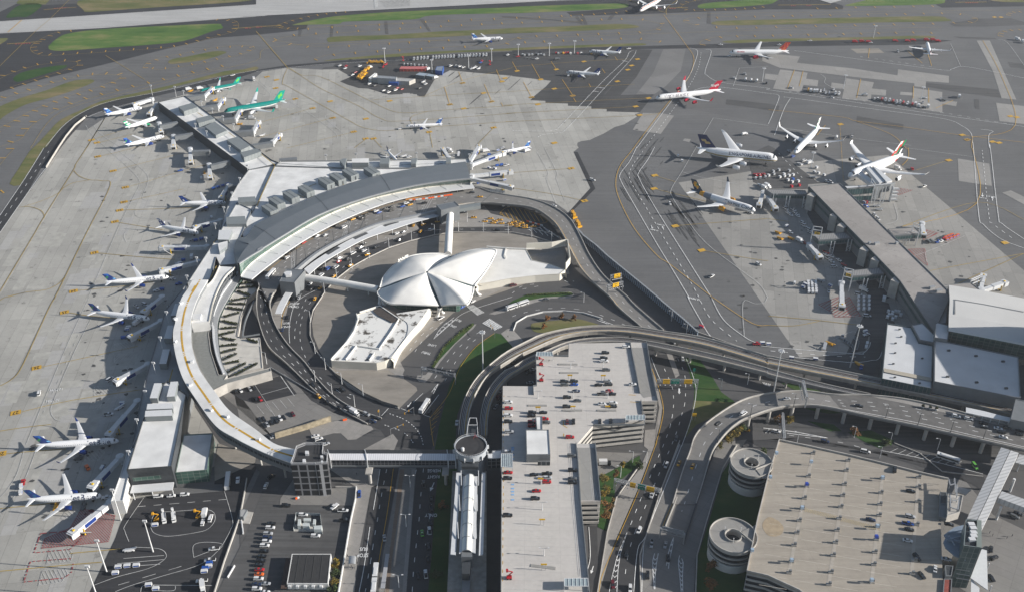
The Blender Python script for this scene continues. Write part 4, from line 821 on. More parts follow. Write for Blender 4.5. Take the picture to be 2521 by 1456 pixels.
MB().wall(DA[:31], .9, .4).wall(DB[:35], .9, .4).wall(DA[66:], .9, .4).wall(DB[66:], .9, .4).build('parapet', wall_conc, DEP)
pm_ = MB()
for i in (68, 73, 78, 83, 88, 93):
    p = (DA[i]+DB[i])/2
    if p.z > 3: pm_.tube([flat([p], 0)[0], p-Z*1.3], .9, 8); pm_.bar(DA[i]-Z*1.9, DB[i]-Z*1.9, 1.6, 1.2)
split(pm_, 'pier', wall_conc, DEP)
dm = MB()
for t, (i0, i1) in ((.3, (0, 34)), (.65, (0, 34)), (.38, (36, 66)), (.6, (36, 66)), (.8, (36, 66)), (.5, (66, 110)),):
    dm.dashes([a.lerp(b, t)+Z*.06 for a, b in zip(DA, DB)][i0:i1], .28, 3, 7)
dm.build('lane_line', paint_white, DEP)
MB().line([a.lerp(b, .93)+Z*.06 for a, b in zip(DA, DB)][66:108], .28).line([a.lerp(b, .16)+Z*.06 for a, b in zip(DA, DB)][34:60], .3).build('edge_line', paint_yellow, DEP)
jm = MB()
for i in (40, 46, 52, 58, 64, 70, 78, 86, 94): jm.line([DA[i]+Z*.05, DB[i]+Z*.05], .4)
split(jm, 'expansion_joint', dark_metal, DEP)
zx = MB()
for i in (39, 49, 61): 
    for k in range(3): zx.line([DA[i].lerp(DA[i+1], k*.35)+Z*.06, DB[i].lerp(DB[i+1], k*.35)+Z*.06], .35)
zx.build('crossing_line', paint_soft, DEP)
# grey parapet band and arrivals canopy below it
ba = resample(smooth("b2 375,1180 600,1002 900,842 1200,722 1500,658 1775,596", 7.4), 40); bb = [p-Z*2.6 for p in offset(ba, -1.2)]
MB().slab(ba, offset(ba, -2.4), 2.8).build('fascia', grey_metal, DEP)
MB().slab(W("b2 1990,560 2200,530", 7.4), W("b2 1990,592 2200,560", 7.4), 3).build('fascia', rtu_metal, DEP)
AC = thing('arrivals_canopy', 'long white curved canopy with three slots over the arrivals kerb', 'canopy', tuple(G((880, 590))))
aa = resample(smooth("b2 470,1180 600,1082 880,912 1180,772 1340,716 1700,636", 5.2), 40); ab = resample(smooth("b2 520,1232 650,1122 830,1012 1075,882 1340,792 1550,722 1810,657", 5.0), 40)
MB().slab(aa, ab, .6).build('roof', white_metal, AC)
sl_ = MB()
for i0 in (8, 17, 26): sl_.line([p+Z*.05 for p in [a.lerp(b, .22) for a, b in zip(aa, ab)][i0:i0+5]], 3.2)
split(sl_, 'slot', dark_metal, AC)
cm = MB()
for i in range(2, 40, 4): p = ab[i]*1; cm.tube([flat([p], 0)[0], p-Z*.6], .25, 6)
split(cm, 'column', white_metal, AC)
AC2 = thing('arrivals_canopy', 'short white curved canopy over the bus kerb below the smaller grey tube entrance', 'canopy', tuple(G((700, 730))))
aa = resample(smooth("e1 1925,850 1840,990 1760,1140 1715,1265", 4.6), 12); ab = resample(smooth("e1 2050,850 1960,980 1880,1130 1820,1262", 4.6), 12)
MB().slab(aa, ab, .5).build('roof', white_metal, AC2)
cm = MB()
for i in (1, 5, 10): cm.tube([flat([aa[i].lerp(ab[i], .7)], 0)[0], aa[i].lerp(ab[i], .7)-Z*.5], .22, 6)
split(cm, 'column', white_metal, AC2)
# tube entrance boxes
for s, lab, fr in [("b2 1765,552 1945,518 1993,562 1812,604", 'grey box entrance with red glazed front at the far end of the north tube', "b2 1815,608 1990,566"), ("b2 292,1177 482,1187 376,1312 228,1300", 'grey box entrance with a small roof vent at the end of the west tube', "b2 376,1315 480,1192")]:
    o = thing('entrance_box', lab, 'entrance', tuple(G(px(s)[0])))
    block(o, s, 13, wall_grey, arc_metal, 0, .3)
    a, b = W(fr, 11.5); a2, b2 = flat([a, b], 5); sh = (b-a).normalized().cross(Z)*.25
    MB().add([a+sh, b+sh, b2+sh, a2+sh], [[0, 1, 2, 3]]).build('glazed_front', panes('red_glass', (.13, .03, .025), (.18, .05, .04), (.2, .2, .2), 2, 6.5, .2), o)
    a, b = W(fr, 4.9); a2, b2 = flat([a, b], 0); MB().add([a+sh, b+sh, b2+sh, a2+sh], [[0, 1, 2, 3]]).build('lower_glazing', glass_green, o)
    if '292' in s: MB().prism(flat(W("b2 270,1215 300,1200 345,1200 340,1235 290,1240", 15), 13), 2).build('roof_vent', white_metal, o)
# ---------------- head house
HH = thing('head_house', 'white concrete flight hall with four butterfly roof shells and two curved low wings', 'flight hall', tuple(G((1065, 700))))
Cn = G(px("e3 660,372")[0], 16.5)
ENDS = [G(px(s)[0], z) for s, z in (("e3 968,178", 9), ("e3 78,575", 9), ("e3 826,785", 8), ("e3 1250,550", 9))]
EDG = [("e3 968,178 860,160 700,163 560,175 430,208 330,262 220,345 130,455 78,575", [9, 9.5, 10, 10, 10, 9.5, 9, 8.5, 9]),
       ("e3 78,575 58,620 80,685 200,770 350,780 500,785 680,788 826,785", [9, 8, 8, 8.5, 8.5, 8.5, 8.2, 8]),
       ("e3 826,785 1000,783 1100,785 1172,780 1215,700 1235,630 1250,550", [8, 9, 9.5, 10, 9.5, 9, 9]),
       ("e3 1250,550 1340,445 1420,335 1490,210 1520,127 1430,108 1330,106 1180,125 1060,158 968,178", [9, 10.5, 12, 13.5, 15, 14, 13, 12, 10.5, 9])]
rim = MB()
shell_bottom = []
for li, (s, zs) in enumerate(EDG):
    E0 = resample(catmull([G(p, z) for p, z in zip(px(s), zs)], 5), 25)
    nu, nv = 25, 12; V = []; cen = sum(E0, Vector())/25
    for j in range(nv+1):
        v = j/nv
        for i in range(nu):
            u = i/(nu-1); e = E0[i]
            p = Cn.lerp(e, .03+.97*v)
            g = math.sin(PI*u)**.75
            p = p+Z*(g*math.sin(PI*min(1, v*.93+.04))**.8*4.6*(.45+.55*v) if True else 0)
            # sag the grooves between the lobes and draw the lobe edge back from them
            w_ = max(0, 1-min(u, 1-u)*9)
            p = p+(cen-p).normalized()*w_*.9*min(1, v*3)
            p.z += (1-w_)*.5*min(1, v*4)
            V.append(p)
    F = [[j*nu+i, j*nu+i+1, (j+1)*nu+i+1, (j+1)*nu+i] for j in range(nv) for i in range(nu-1)]
    m = MB().add(V, F); k = len(m.v)
    lo = [Vector(q)-Z*1.0 for q in V]; m.add(lo, [f[::-1] for f in F])
    bd = [i for i in range(nu)]+[j*nu+nu-1 for j in range(1, nv+1)]+[nv*nu+i for i in range(nu-2, -1, -1)]+[j*nu for j in range(nv-1, 0, -1)]
    for a in range(len(bd)): b = (a+1) % len(bd); m.f.append([bd[a], bd[b], bd[b]+k, bd[a]+k]); m.m.append(0)
    m.build('roof_shell', shell_white, HH, 50)
    lip = [V[nv*nu+i] for i in range(nu)]
    rim.tube([p+Z*.1 for p in lip], .55, 6)
    shell_bottom.append(lip)
rim.build('shell_rim', shell_white, HH, 60)
sk = MB()
for e in ENDS:
    pts = [Cn.lerp(e, t)+Z*(math.sin(PI*t)*.5-.5) for t in [k/10 for k in range(11)]]
    sk.slab(offset(pts, 1.1), offset(pts, -1.1), .5)
sk.build('skylight', glass_band, HH)
base = [Vector((p.x, p.y, 0)).lerp(Vector((Cn.x, Cn.y, 0)), .22) for lip in shell_bottom for p in lip[1:-1:2]]
MB().prism(base, 9.0).build('glazed_wall', glass_green, HH)
bt = MB()
for e, s0, s1 in ((ENDS[2], "c2 1770,190", "c2 1830,150"), (ENDS[3], "e3 1260,650", "e3 1315,650"), (ENDS[1], "e3 90,760", "e3 150,770"), (ENDS[0], "e3 900,190", "e3 960,195")):
    a, b = G(px(s0)[0]), G(px(s1)[0])
    for q in (a, b):
        R = []
        for t in [k/6 for k in range(7)]:
            p = Vector((e.x, e.y, e.z-.8)).lerp(q, t); p.z = (e.z-.8)*(1-t)**1.5; r = 1.9-.9*math.sin(PI*t)
            R.append([p+Vector((math.cos(x)*r, math.sin(x)*r, 0)) for x in [2*PI*k/8 for k in range(8)]])
        bt.rings(R)
split(bt, 'buttress', shell_white, HH, 60)
# low wings
stain_roof = plain('weathered_white_roof', (.70, .69, .66), .8, var=.0)
_n = stain_roof.node_tree.nodes; _l = stain_roof.node_tree.links; _b = _n['Principled BSDF']
_g = _n.new('ShaderNodeNewGeometry'); _t = _n.new('ShaderNodeTexNoise'); _t.inputs['Scale'].default_value = .13; _t.inputs['Detail'].default_value = 7; _t.inputs['Roughness'].default_value = .7
_l.new(_g.outputs['Position'], _t.inputs['Vector']); _r_ = _n.new('ShaderNodeValToRGB'); _e = _r_.color_ramp.elements
_e[0].position = .39; _e[0].color = (.07, .06, .05, 1); _e[1].position = .47; _e[1].color = (.70, .69, .66, 1); _l.new(_t.outputs['Fac'], _r_.inputs[0]); _l.new(_r_.outputs[0], _b.inputs['Base Color'])
block(HH, "c2 985,165 1210,85 1350,155 1560,290 1440,430 1320,595 1265,620 1180,640 735,618 745,595 870,440 965,270", 6, cream, stain_roof, 0, .3)
wing = MB()
for s in ["c2 985,165 1000,220 960,335 890,440 745,600 735,616", "c2 1015,150 1210,88 1400,215 1330,330 1205,510 985,475 880,612", "c2 1160,545 1110,620"]: wing.wall(W(s, 5.8), .9, .7)
split(wing, 'roof_ridge', shell_white, HH)
ta = resample(smooth("c2 1350,150 1500,150 1700,108 1735,125", 6.2), 6)
up_ = resample(smooth("c2 1690,108 1600,240 1480,380 1380,510 1318,600", 6.2), 20); dn = resample(smooth("c2 1738,150 1640,290 1520,420 1420,545 1350,700", 0), 20); inn = resample(smooth("c2 1350,160 1480,250 1470,380 1400,480 1300,590", 6.0), 20)
mm = [a.lerp(b, .45)+Vector((1.2, -.6, 1.2)) for a, b in zip(up_, dn)]
MB().strip(inn, up_).build('roof_edge', stain_roof, HH)
MB().strip(up_, mm).strip(mm, dn).build('sloped_wall', cream, HH, 60)
MB().sheet(W("e3 0,845 100,780 290,875 330,955 240,990 60,900", 6.3)).build('roof_stain', plain('roof_dirt', (.06, .05, .045), .9, var=.4, scale=.8), HH)
dw = W("c2 1035,700 1100,702", 0); MB().box((dw[0]+dw[1])/2+Z*1.8+Vector((0, -.3, 0)), (5.5, .4, 3.6), .0).build('door', glass_dark, HH)
block(HH, "e3 1400,65 1640,85 1890,95 1960,225 2200,280 2370,345 2300,395 2000,415 1700,450 1480,490 1300,520 1260,540 1330,400", 6, cream, shell_white, 0, .3)
up_ = resample(smooth("e3 2380,380 2300,396 2000,416 1700,452 1480,492 1300,525", 6.1), 20); dn = resample(smooth("e3 2385,450 2320,425 2000,440 1700,490 1500,545 1370,580", 0), 20)
mm = [a.lerp(b, .5)+Vector((0, -1.0, 1.4)) for a, b in zip(up_, dn)]
MB().strip(up_, mm).strip(mm, dn).build('sloped_wall', cream, HH, 60)
MB().wall(W("e3 1640,85 1620,170 1640,210", 6), .5, .5).wall(W("e3 1400,65 1640,85 1890,95 2385,48", 6.2), .8, .6).build('roof_ridge', shell_white, HH)
cy = MB().wall(W("e3 1890,98 2200,85 2395,48", 5.6), 5.6, .6).wall(W("e3 2395,48 2425,270 2370,345", 5.6), 5.6, .6); cy.build('yard_wall', cream, HH)
# boarding tubes
def tubeway(s, z0, z1, r, lab):
    P = zlerp(resample(catmull([G(p, 5) for p in px(s)], 4), 16), z0, z1)
    o = thing('boarding_tube', lab, 'footbridge', tuple(flat([P[0]], 0)[0]))
    MB().tube(P, r, 16).build('shell', shell_white, o, 40)
    m = MB(); 
    for i in (4, 9, 13): m.tube([flat([P[i]], 0)[0], P[i]-Z*(r-.3)], .5, 8)
    split(m, 'support', shell_white, o)
tubeway("b2 1905,612 1897,760 1888,900 1880,1052", 6.5, 6.0, 2.9, 'white tube footbridge running straight back from the shell roofed hall')
tubeway("b2 440,1272 520,1285 800,1325 1000,1358 1200,1392", 6.5, 6.0, 2.6, 'white tube footbridge leading left from the shell roofed hall')
tw = MB(); a, b = W("e3 410,205 340,240", 12.6); put_text(tw, 'TWA', 4.6, (a+b)/2, b-a, Z, .12)
v0 = list(tw.v); n0 = len(v0); dpt = (b-a).cross(Z).normalized()*.8
tw.v += [tuple(Vector(p)+dpt) for p in v0]; tw.f += [[i+n0 for i in f[::-1]] for f in tw.f]; tw.m += tw.m[:]
tw.build('roof_letters', shell_white, HH)
# ---------------- south office wing
SB = thing('terminal_annex', 'white roofed annex with a black end wall and window strip, beside the dark lot', 'annex', tuple(G((370, 1180))))
block(SB, "D 461.7,696 450,760 455,860 470,960 440,1060 400,1100 324,1098 351,957 369,893 407,761", 9.5, wall_grey, grey_roof, 0, .6)
block(SB, "c1 1395,1205 1560,880 1640,810 1825,945 d1 1680,222 1245,255", 15.5, wall_dark, white_roof, 0, .7)
block(SB, "D 324,1097 349,1045 d1 1240,258 1262,312 1205,560 1085,566 1180,300 1240,100", 9.3, wall_white, white_roof, 0, .5)
block(SB, "c1 1800,1340 2085,1325 d1 2030,257 1718,285", 8.5, glass_green, white_roof, 0, .5)
for s in ("c1 1445,1040 1690,1032 1690,1085 1435,1095", "c1 1425,1108 1685,1095 1685,1155 1418,1165"):
    m = MB(); boxpx(m, s, 15, 18.5); u = m.build('roof_unit', rtu_metal, SB); MB().sheet(W(s, 18.55)).build('unit_lid', white_metal, u)
MB().slab(W("d1 1295,408 1705,376", 5.2), W("d1 1275,482 1690,452", 5.0), .5).build('canopy', white_metal, SB)
cm = MB()
for s in ("d1 1305,490", "d1 1490,472", "d1 1690,455"): p = G(px(s)[0], 4.6); cm.tube([flat([p], 0)[0], p], .25, 6)
split(cm, 'canopy_column', white_metal, SB)
wn = W("d1 1298,330 1575,305", 11); wn2 = [p-Z*2.6 for p in wn]; f_ = (wn[1]-wn[0]).normalized().cross(Z)*.4
MB().add([wn[0]+f_, wn[1]+f_, wn2[1]+f_, wn2[0]+f_], [[0, 3, 2, 1]]).build('window_strip', glass_green, SB)
# ---------------- glass block, bridge, station
GB = thing('glass_block', 'dark glass stair block with a pale frame grid and a railed black roof', 'building', tuple(G((770, 1240))))
frame = plain('pale_frame', (.36, .36, .37), .6, var=.06)
blk_glass = panes('block_glass', (.014, .015, .017), (.03, .032, .035), (.235, .235, .245), 4.6, 4.5, .45)
block(GB, "d2 340,202 582,200 695,192 700,105 650,98 660,2 480,6 395,40 372,120", 22.8, blk_glass, plain('black_roof', (.035, .035, .037), .8, var=.2), 0, .5)
rl_ = MB()
R = W("d2 340,202 582,200 695,192 700,105 650,98 660,2 480,6 395,40 372,120 340,202", 22.8)
for h in (.6, 1.2): 
    for i in range(len(R)-1): rl_.bar(R[i]+Z*h, R[i+1]+Z*h, .12)
for p in R: rl_.bar(p, p+Z*1.2, .12)
rl_.build('railing', white_metal, GB)
ru = MB()
for s in ("d2 480,70 515,70 515,100 480,100", "d2 455,150 485,150 485,180 455,180", "d2 630,115 655,115 655,135 630,135", "d2 635,165 655,165 655,180 635,180"): boxpx(ru, s, 22.3, 23.8)
split(ru, 'roof_vent', white_metal, GB)
wp = W("d2 618,200 650,198", 22.8); wq = flat(W("d2 618,200 650,198", 22.8), 0); f_ = Vector((0, -.35, 0))
MB().add([wp[0]+f_, wp[1]+f_, wq[1]+f_, wq[0]+f_], [[0, 3, 2, 1]]).build('pilaster', frame, GB)
BR = thing('footbridge', 'long glazed footbridge with a half black half white roof between glass block and round tower', 'footbridge', tuple(G((920, 1180))))
fr, fr2 = W("d2 728,160 1955,162", 15.2); bk, bk2 = W("d2 700,62 1945,62", 15.2)
rd, rd2 = fr.lerp(bk, .5)+Z*1.0, fr2.lerp(bk2, .5)+Z*1.0
wr = ribbed('white_ribbed', (.70, .70, .72), 0, 1.2, .8, .5)
MB().slab([fr, fr2], [rd, rd2], .3).build('white_roof', wr, BR); MB().slab([rd, rd2], [bk, bk2], .3).build('black_roof', plain('bridge_black', (.03, .032, .036), .6), BR)
q0, q1, q2, q3 = [Vector((p.x, p.y, 10)) for p in (fr, fr2, bk2, bk)]
MB().prism([q0, q1, q2, q3], 1.4, bottom=True).build('floor_beam', wall_grey, BR)
g4 = [Vector((p.x, p.y, 11.4)) for p in (fr+Vector((0, .3, 0)), fr2+Vector((0, .3, 0)), bk2-Vector((0, .3, 0)), bk-Vector((0, .3, 0)))]
MB().prism(g4, 3.55, top=False).build('glazing', panes('bridge_glass', (.012, .014, .018), (.025, .028, .035), (.22, .22, .23), 2.0, 1.8, .12), BR)
fm = MB()
for t in (.0, .293, .94, 1.0): p = fr.lerp(fr2, t); q = bk.lerp(bk2, t); fm.bar(Vector((p.x, p.y-.3, 9.6)), Vector((p.x, p.y-.3, 15.6)), .5); fm.bar(p+Z*.2, rd.lerp(rd2, t)+Z*.35, .35); fm.bar(rd.lerp(rd2, t)+Z*.35, q+Z*.2, .35)
split(fm, 'frame_rib', white_metal, BR)
pr = MB()
for s in ("d2 1122,390", "d2 1862,400"): p = G(px(s)[0]); pr.tube([p, p+Z*9.2], .9, 10); pr.box(p+Z*9.5, (3.5, 6, 1))
split(pr, 'pier', wall_conc, BR)
ST = thing('round_tower', 'grey round station tower with a railed black disc roof and small white fins', 'tower', tuple(flat([G(px("e5 459,445")[0], 23)], 0)[0]))
tower_grey = plain('tower_grey', (.34, .36, .385), .5, var=.06)
tc = flat([G(px("e5 459,445")[0], 23)], 0)[0]
MB().lathe(tc, [(7.6, 0), (7.6, 16.6)], 40, False).build('drum', tower_grey, ST, 40)
MB().lathe(tc, [(7.9, 16.6), (7.9, 18.6)], 40, False).build('window_ring', glass_dark, ST, 40)
MB().lathe(tc, [(7.6, 16.4), (8.5, 18.6), (8.8, 19), (8.8, 22.6), (8.3, 22.6), (8.3, 22.1)], 40, False).build('crown', tower_grey, ST, 30)
MB().lathe(tc, [(8.3, 22.1), (0.05, 22.2)], 40).build('roof', plain('tower_black_roof', (.035, .034, .036), .8, var=.2), ST)
fn = MB()
for k in range(12): a = k*PI/6+.2; fn.box(tc+Vector((math.cos(a)*9.3, math.sin(a)*9.3, 20.2)), (1.0, .45, 2.4), a)
for k in range(40):
    a = k*PI/20; b = (k+1)*PI/20
    fn.bar(tc+Vector((math.cos(a)*8.6, math.sin(a)*8.6, 23.6)), tc+Vector((math.cos(b)*8.6, math.sin(b)*8.6, 23.6)), .1)
    fn.bar(tc+Vector((math.cos(a)*8.6, math.sin(a)*8.6, 22.6)), tc+Vector((math.cos(a)*8.6, math.sin(a)*8.6, 23.7)), .1)
split(fn, 'fin', white_metal, ST)
MB().lathe(G(px("e5 345,520")[0], 22.2), [(.9, 0), (.9, 1.6), (.5, 2.0)], 10).build('roof_vent', white_metal, ST)
am = MB(); p = G(px("e5 520,340")[0], 22.2); am.bar(p, p+Z*4, .15); [am.bar(p+Z*2, p+Vector((x, y, 0)), .12) for x, y in ((1.2, 0), (-1, 1), (-1, -1))]; am.build('mast', paint_red, ST)
SN = thing('train_station', 'elevated train station with a ribbed white barrel vault and two flat white side roofs', 'station', tuple(G((1150, 1300))))
MB().prism(W("e5 330,720 570,720 560,790 335,790", 16.4), 2.2).build('link_block', wall_dark, SN)
fr_ = MB()
for s in ("e5 330,720 345,790 560,790 570,720 330,720", "e5 445,62 540,62 552,160 420,160 445,62", "e5 420,160 405,300", "e5 552,160 560,300"):
    R = W(s, 14); [fr_.bar(R[i], R[i+1], .3) for i in range(len(R)-1)]
    for p in R: fr_.bar(p-Z*3, p, .3)
fr_.build('steel_frame', white_metal, SN)
MB().prism(flat(W("e5 415,165 555,165 560,300 400,300", 13), 8), 4.5).build('stair_hood', wall_dark, SN)
A = G(px("d2 2090,300")[0], 17); B = G(px("d2 2062,1045")[0], 17)
vt = (B-A).normalized(); vs = Vector((-vt.y, vt.x, 0)); VR = []
for k in range(31):
    p = A.lerp(B, k/30); VR.append([p+vs*math.cos(x)*2.6+Z*(math.sin(x)*2.4-2.2) for x in [PI*j/12 for j in range(13)]])
m = MB(); [m.add(VR[k]+VR[k+1], [[j, j+1, 14+j, 13+j] for j in range(12)]) for k in range(30)]
m.build('barrel_vault', ribbed('vault_white', (.70, .70, .66), 0, 2.0, .96, .4), SN, 60)
rb_ = MB()
for k in range(0, 31, 5): rb_.tube([p+Z*.1 for p in VR[k]], .16, 6)
rb_.bar(A+Z*.35, B+Z*.35, .3)
split(rb_, 'vault_rib', grey_metal, SN)
sr = MB()
for s1, s2 in (("d2 2030,320 1990,1075", "d2 2062,320 2025,1060"), ("d2 2125,320 2110,1060", "d2 2170,320 2150,1075"), ("d2 1962,285 1905,1085", "d2 2005,285 1955,1090"), ("d2 2212,285 2182,1095", "d2 2247,285 2225,1085")): sr.slab(W(s1, 15.5), W(s2, 15.5), .5)
split(sr, 'side_roof', white_metal, SN)
ar = MB()
for s in ("d2 2010,285 2012,410", "d2 2180,285 2180,410", "d2 1990,520 1998,660", "d2 2168,520 2168,660", "d2 1975,790 1983,930", "d2 2155,790 2158,930"):
    a = W(s, 16); ar.bar(a[0]+Z*1.5, a[1], .35)
split(ar, 'roof_strut', white_metal, SN)
MB().slab(W("d2 1925,270 1870,1500", 8), W("d2 2260,270 2255,1500", 8), 2).build('platform', trackbed, SN)
MB().prism(flat(W("d2 2015,1050 2110,1050 2120,1110 2010,1110", 15.5), 8), 7.5).build('end_screen', wall_grey, SN)
MB().prism(flat(W("d2 2015,1165 2100,1160 2090,1275 2018,1275", 15), 8), 7).build('lift_head', wall_dark, SN)
MB().prism(flat(W("d2 2020,1300 2100,1300 2090,1500 2015,1500", 10.5), 8), 2.5).build('stair_hood', glass_dark, SN)
pr = MB()
for y in (400, 700, 1000, 1300): p = G(px("d2 2090,%d" % y)[0], 6); pr.box(Vector((p.x, p.y, 3)), (4, 2, 6))
split(pr, 'pier', wall_conc, SN)
# ---------------- guideways
def guideway(so, si, z, lab, open_end=False):
    A = resample(smooth(so, z), 70); B = resample(smooth(si, z), 70); o = thing('train_guideway', lab, 'guideway', tuple(flat([A[35]], 0)[0]))
    MB().slab(A, B, 2.2).build('deck', trackbed, o)
    MB().wall(offset(A, -.0), .9, .35).wall(B, .9, .35).build('parapet', wall_conc, o)
    m = MB(); [m.line([a.lerp(b, t)+Z*.12 for a, b in zip(A, B)], .28) for t in (.22, .42, .60)]; split(m, 'rail', steel, o)
    m = MB(); m.line([a.lerp(b, .34)+Z*.06 for a, b in zip(A, B)], abs((A[0]-B[0]).length)*.62); m.build('track_bed', rail_rust, o)
    m = MB(); m.line([a.lerp(b, .80)+Z*.2 for a, b in zip(A, B)], .35); m.build('third_rail', paint_yellow, o)
    m = MB(); S_ = [a.lerp(b, .5) for a, b in zip(A, B)]
    for i in range(3, 70, 5): p = S_[i]; m.tube([flat([p], 0)[0], p-Z*2.2], .8, 8); m.bar(A[i].lerp(B[i], .1)-Z*2.5, A[i].lerp(B[i], .9)-Z*2.5, 1.5, .9)
    split(m, 'pier', wall_conc, o)
guideway("c2 1985,1350 2005,1150 2060,960 2180,770 2380,590 c3 0,505 150,430 300,362 600,300 900,280 1150,285 1500,338 1900,402 2510,580 c4 0,578 1100,800 1900,968 2400,1085 2600,1140",
         "c2 2062,1345 2082,1150 2140,965 2260,775 2420,655 c3 0,600 200,505 500,382 800,337 1100,345 1400,385 1900,475 2510,655 c4 0,655 1000,850 1900,1030 2400,1150 2600,1210", 8, 'curved outer train guideway with rusty tracks and yellow rail, nearer the flight hall')
guideway("c2 2192,1350 2202,1160 2242,985 2330,832 2440,720 c3 0,690 150,600 300,540 540,442 800,402 1100,402 1500,465 2000,570 2510,700 c4 0,705 500,840 1000,950",
         "c2 2262,1350 2272,1165 2312,1005 2382,885 2480,780 c3 0,760 150,670 300,590 520,478 800,440 1150,445 1500,510 2000,620 2510,748 c4 0,755 500,880 1000,985", 8, 'inner train guideway hugging the corner of the pale garage')
# ---------------- garage with the pale roof deck
GA = thing('parking_garage', 'multi storey garage with a pale roof deck, stepped louvred ramps and a white stair house', 'parking garage', tuple(G((1340, 1250))))
gz = 18.0
outl = "c3 555,450 1155,440 1315,440 1330,560 1425,1010 1260,1012 1275,1150 1300,1200 790,1255 d3 640,0 812,0 865,560 668,562 735,1225 750,1456 760,1500 -40,1500 d2 2400,1456 2408,100 c2 2418,865 c3 240,868 232,572 550,580"
P = W(outl, gz)
MB().prism(flat(P, gz-1.3), 1.3, bottom=True).build('roof_deck', garage_top, GA)
def inset_poly(P, d):
    n = len(P); a = sum(P[i].x*P[(i+1) % n].y-P[(i+1) % n].x*P[i].y for i in range(n)); sg = 1 if a > 0 else -1; Q = []
    for i in range(n):
        e1 = P[i]-P[i-1]; e2 = P[(i+1) % n]-P[i]; e1.z = e2.z = 0; e1.normalize(); e2.normalize()
        n1 = Vector((-e1.y, e1.x, 0)); n2 = Vector((-e2.y, e2.x, 0)); Q.append(P[i]+(n1+n2)*(sg*d/max(.35, 1+n1.dot(n2))))
    return Q
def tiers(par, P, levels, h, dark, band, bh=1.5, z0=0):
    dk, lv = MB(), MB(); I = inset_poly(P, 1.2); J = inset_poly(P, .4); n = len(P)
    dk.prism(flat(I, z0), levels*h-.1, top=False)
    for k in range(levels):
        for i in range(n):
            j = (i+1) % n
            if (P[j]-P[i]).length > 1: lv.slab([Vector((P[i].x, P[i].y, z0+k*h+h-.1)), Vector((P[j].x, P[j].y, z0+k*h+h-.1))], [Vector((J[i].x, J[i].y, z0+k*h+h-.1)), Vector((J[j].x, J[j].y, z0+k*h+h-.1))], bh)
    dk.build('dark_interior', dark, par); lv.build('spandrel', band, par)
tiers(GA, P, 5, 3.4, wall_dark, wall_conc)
rw = MB()
for s in ["c3 555,450 550,580 232,572 240,868 205,872 210,955", "c3 1155,440 1175,560 1250,940", "c3 1315,440 1365,735 1425,1010", "c3 1260,1012 1300,1250 790,1255", "d3 625,0 645,200 668,562", "d3 812,0 865,560", "d3 668,562 735,1225 760,1500", "d2 2408,100 2400,1456"]: rw.wall(W(s, gz), 1.1, .35)
split(rw, 'parapet', wall_grey, GA)
rs = MB().sheet(W("c3 1175,490 1310,490 1400,960 1290,980 1255,935", gz+.08)).sheet(W("d3 640,40 805,40 850,555 675,555", gz+.08)); split(rs, 'ramp_surface', conc_deck, GA)
wl2 = MB()
for o in range(4):
    wl2.line(W("c3 %d,440 %d,560 %d,940" % (1110+o*14, 1125+o*16, 1190+o*18), gz+.06), .25)
    wl2.line(W("d3 %d,0 %d,560 %d,1300" % (545+o*17, 585+o*17, 650+o*17), gz+.06), .22)
    wl2.line(W("d3 %d,%d %d,%d" % (760+o*18, 290+o*50, 785+o*18, 540), gz+.12), .22)
bays = MB()
for y in (700, 790, 880, 960, 1040, 1110, 1180): 
    bays.line(W("c3 %d,%d %d,%d" % (450, y, 680, y+4), gz+.05), .14); bays.line(W("c3 %d,%d %d,%d" % (800, y, 1040, y+4), gz+.05), .14)
for y in (500, 570, 640, 710): bays.line(W("c3 %d,%d %d,%d" % (570, y, 1060, y+3), gz+.05), .14)
for k in range(22): y = 420+k*48; bays.line(W("d3 20,%d 180,%d" % (y, y+2), gz+.05), .12); bays.line(W("d3 170,%d 420,%d" % (y+10, y+12), gz+.05), .12)
wl2.build('lane_line', paint_soft, GA); bays.build('bay_line', paint_soft, GA)
bl = MB(); yl2 = MB()
for y in (40, 60, 110, 150): bl.box(G(px("d3 5,%d" % y)[0], gz+.06), (1.6, 1.2, .04))
for y in (400, 440, 470, 500, 550): bl.box(G(px("d3 4,%d" % y)[0], gz+.06), (1.6, 1.1, .04))
for s in ["c3 500,1205 500,1250 540,1275", "c3 505,1330 505,1360", "c3 1140,950 1210,955", "c3 1155,1020 1240,1025"]: yl2.line(W(s, gz+.06), .4)
yl2.dashes(W("c2 2430,960 2420,1456 d2 2425,380 2415,1400", gz+.06), .25, 2, 3)
split(bl, 'accessible_bay', plain('bay_blue', (.22, .38, .60), .7, var=.1), GA); yl2.build('yellow_kerb', paint_yellow, GA)
isl = MB()
for s in ["c3 465,738 650,738", "c3 150,1058 340,1058", "c3 490,1106 685,1106", "c3 830,1107 1020,1107", "c3 450,655 640,657", "d3 180,1195 425,1225"]:
    a, b = W(s, gz); isl.box((a+b)/2+Z*.1, ((b-a).length, 1.6, .2), math.atan2((b-a).y, (b-a).x))
split(isl, 'traffic_island', conc_deck, GA)
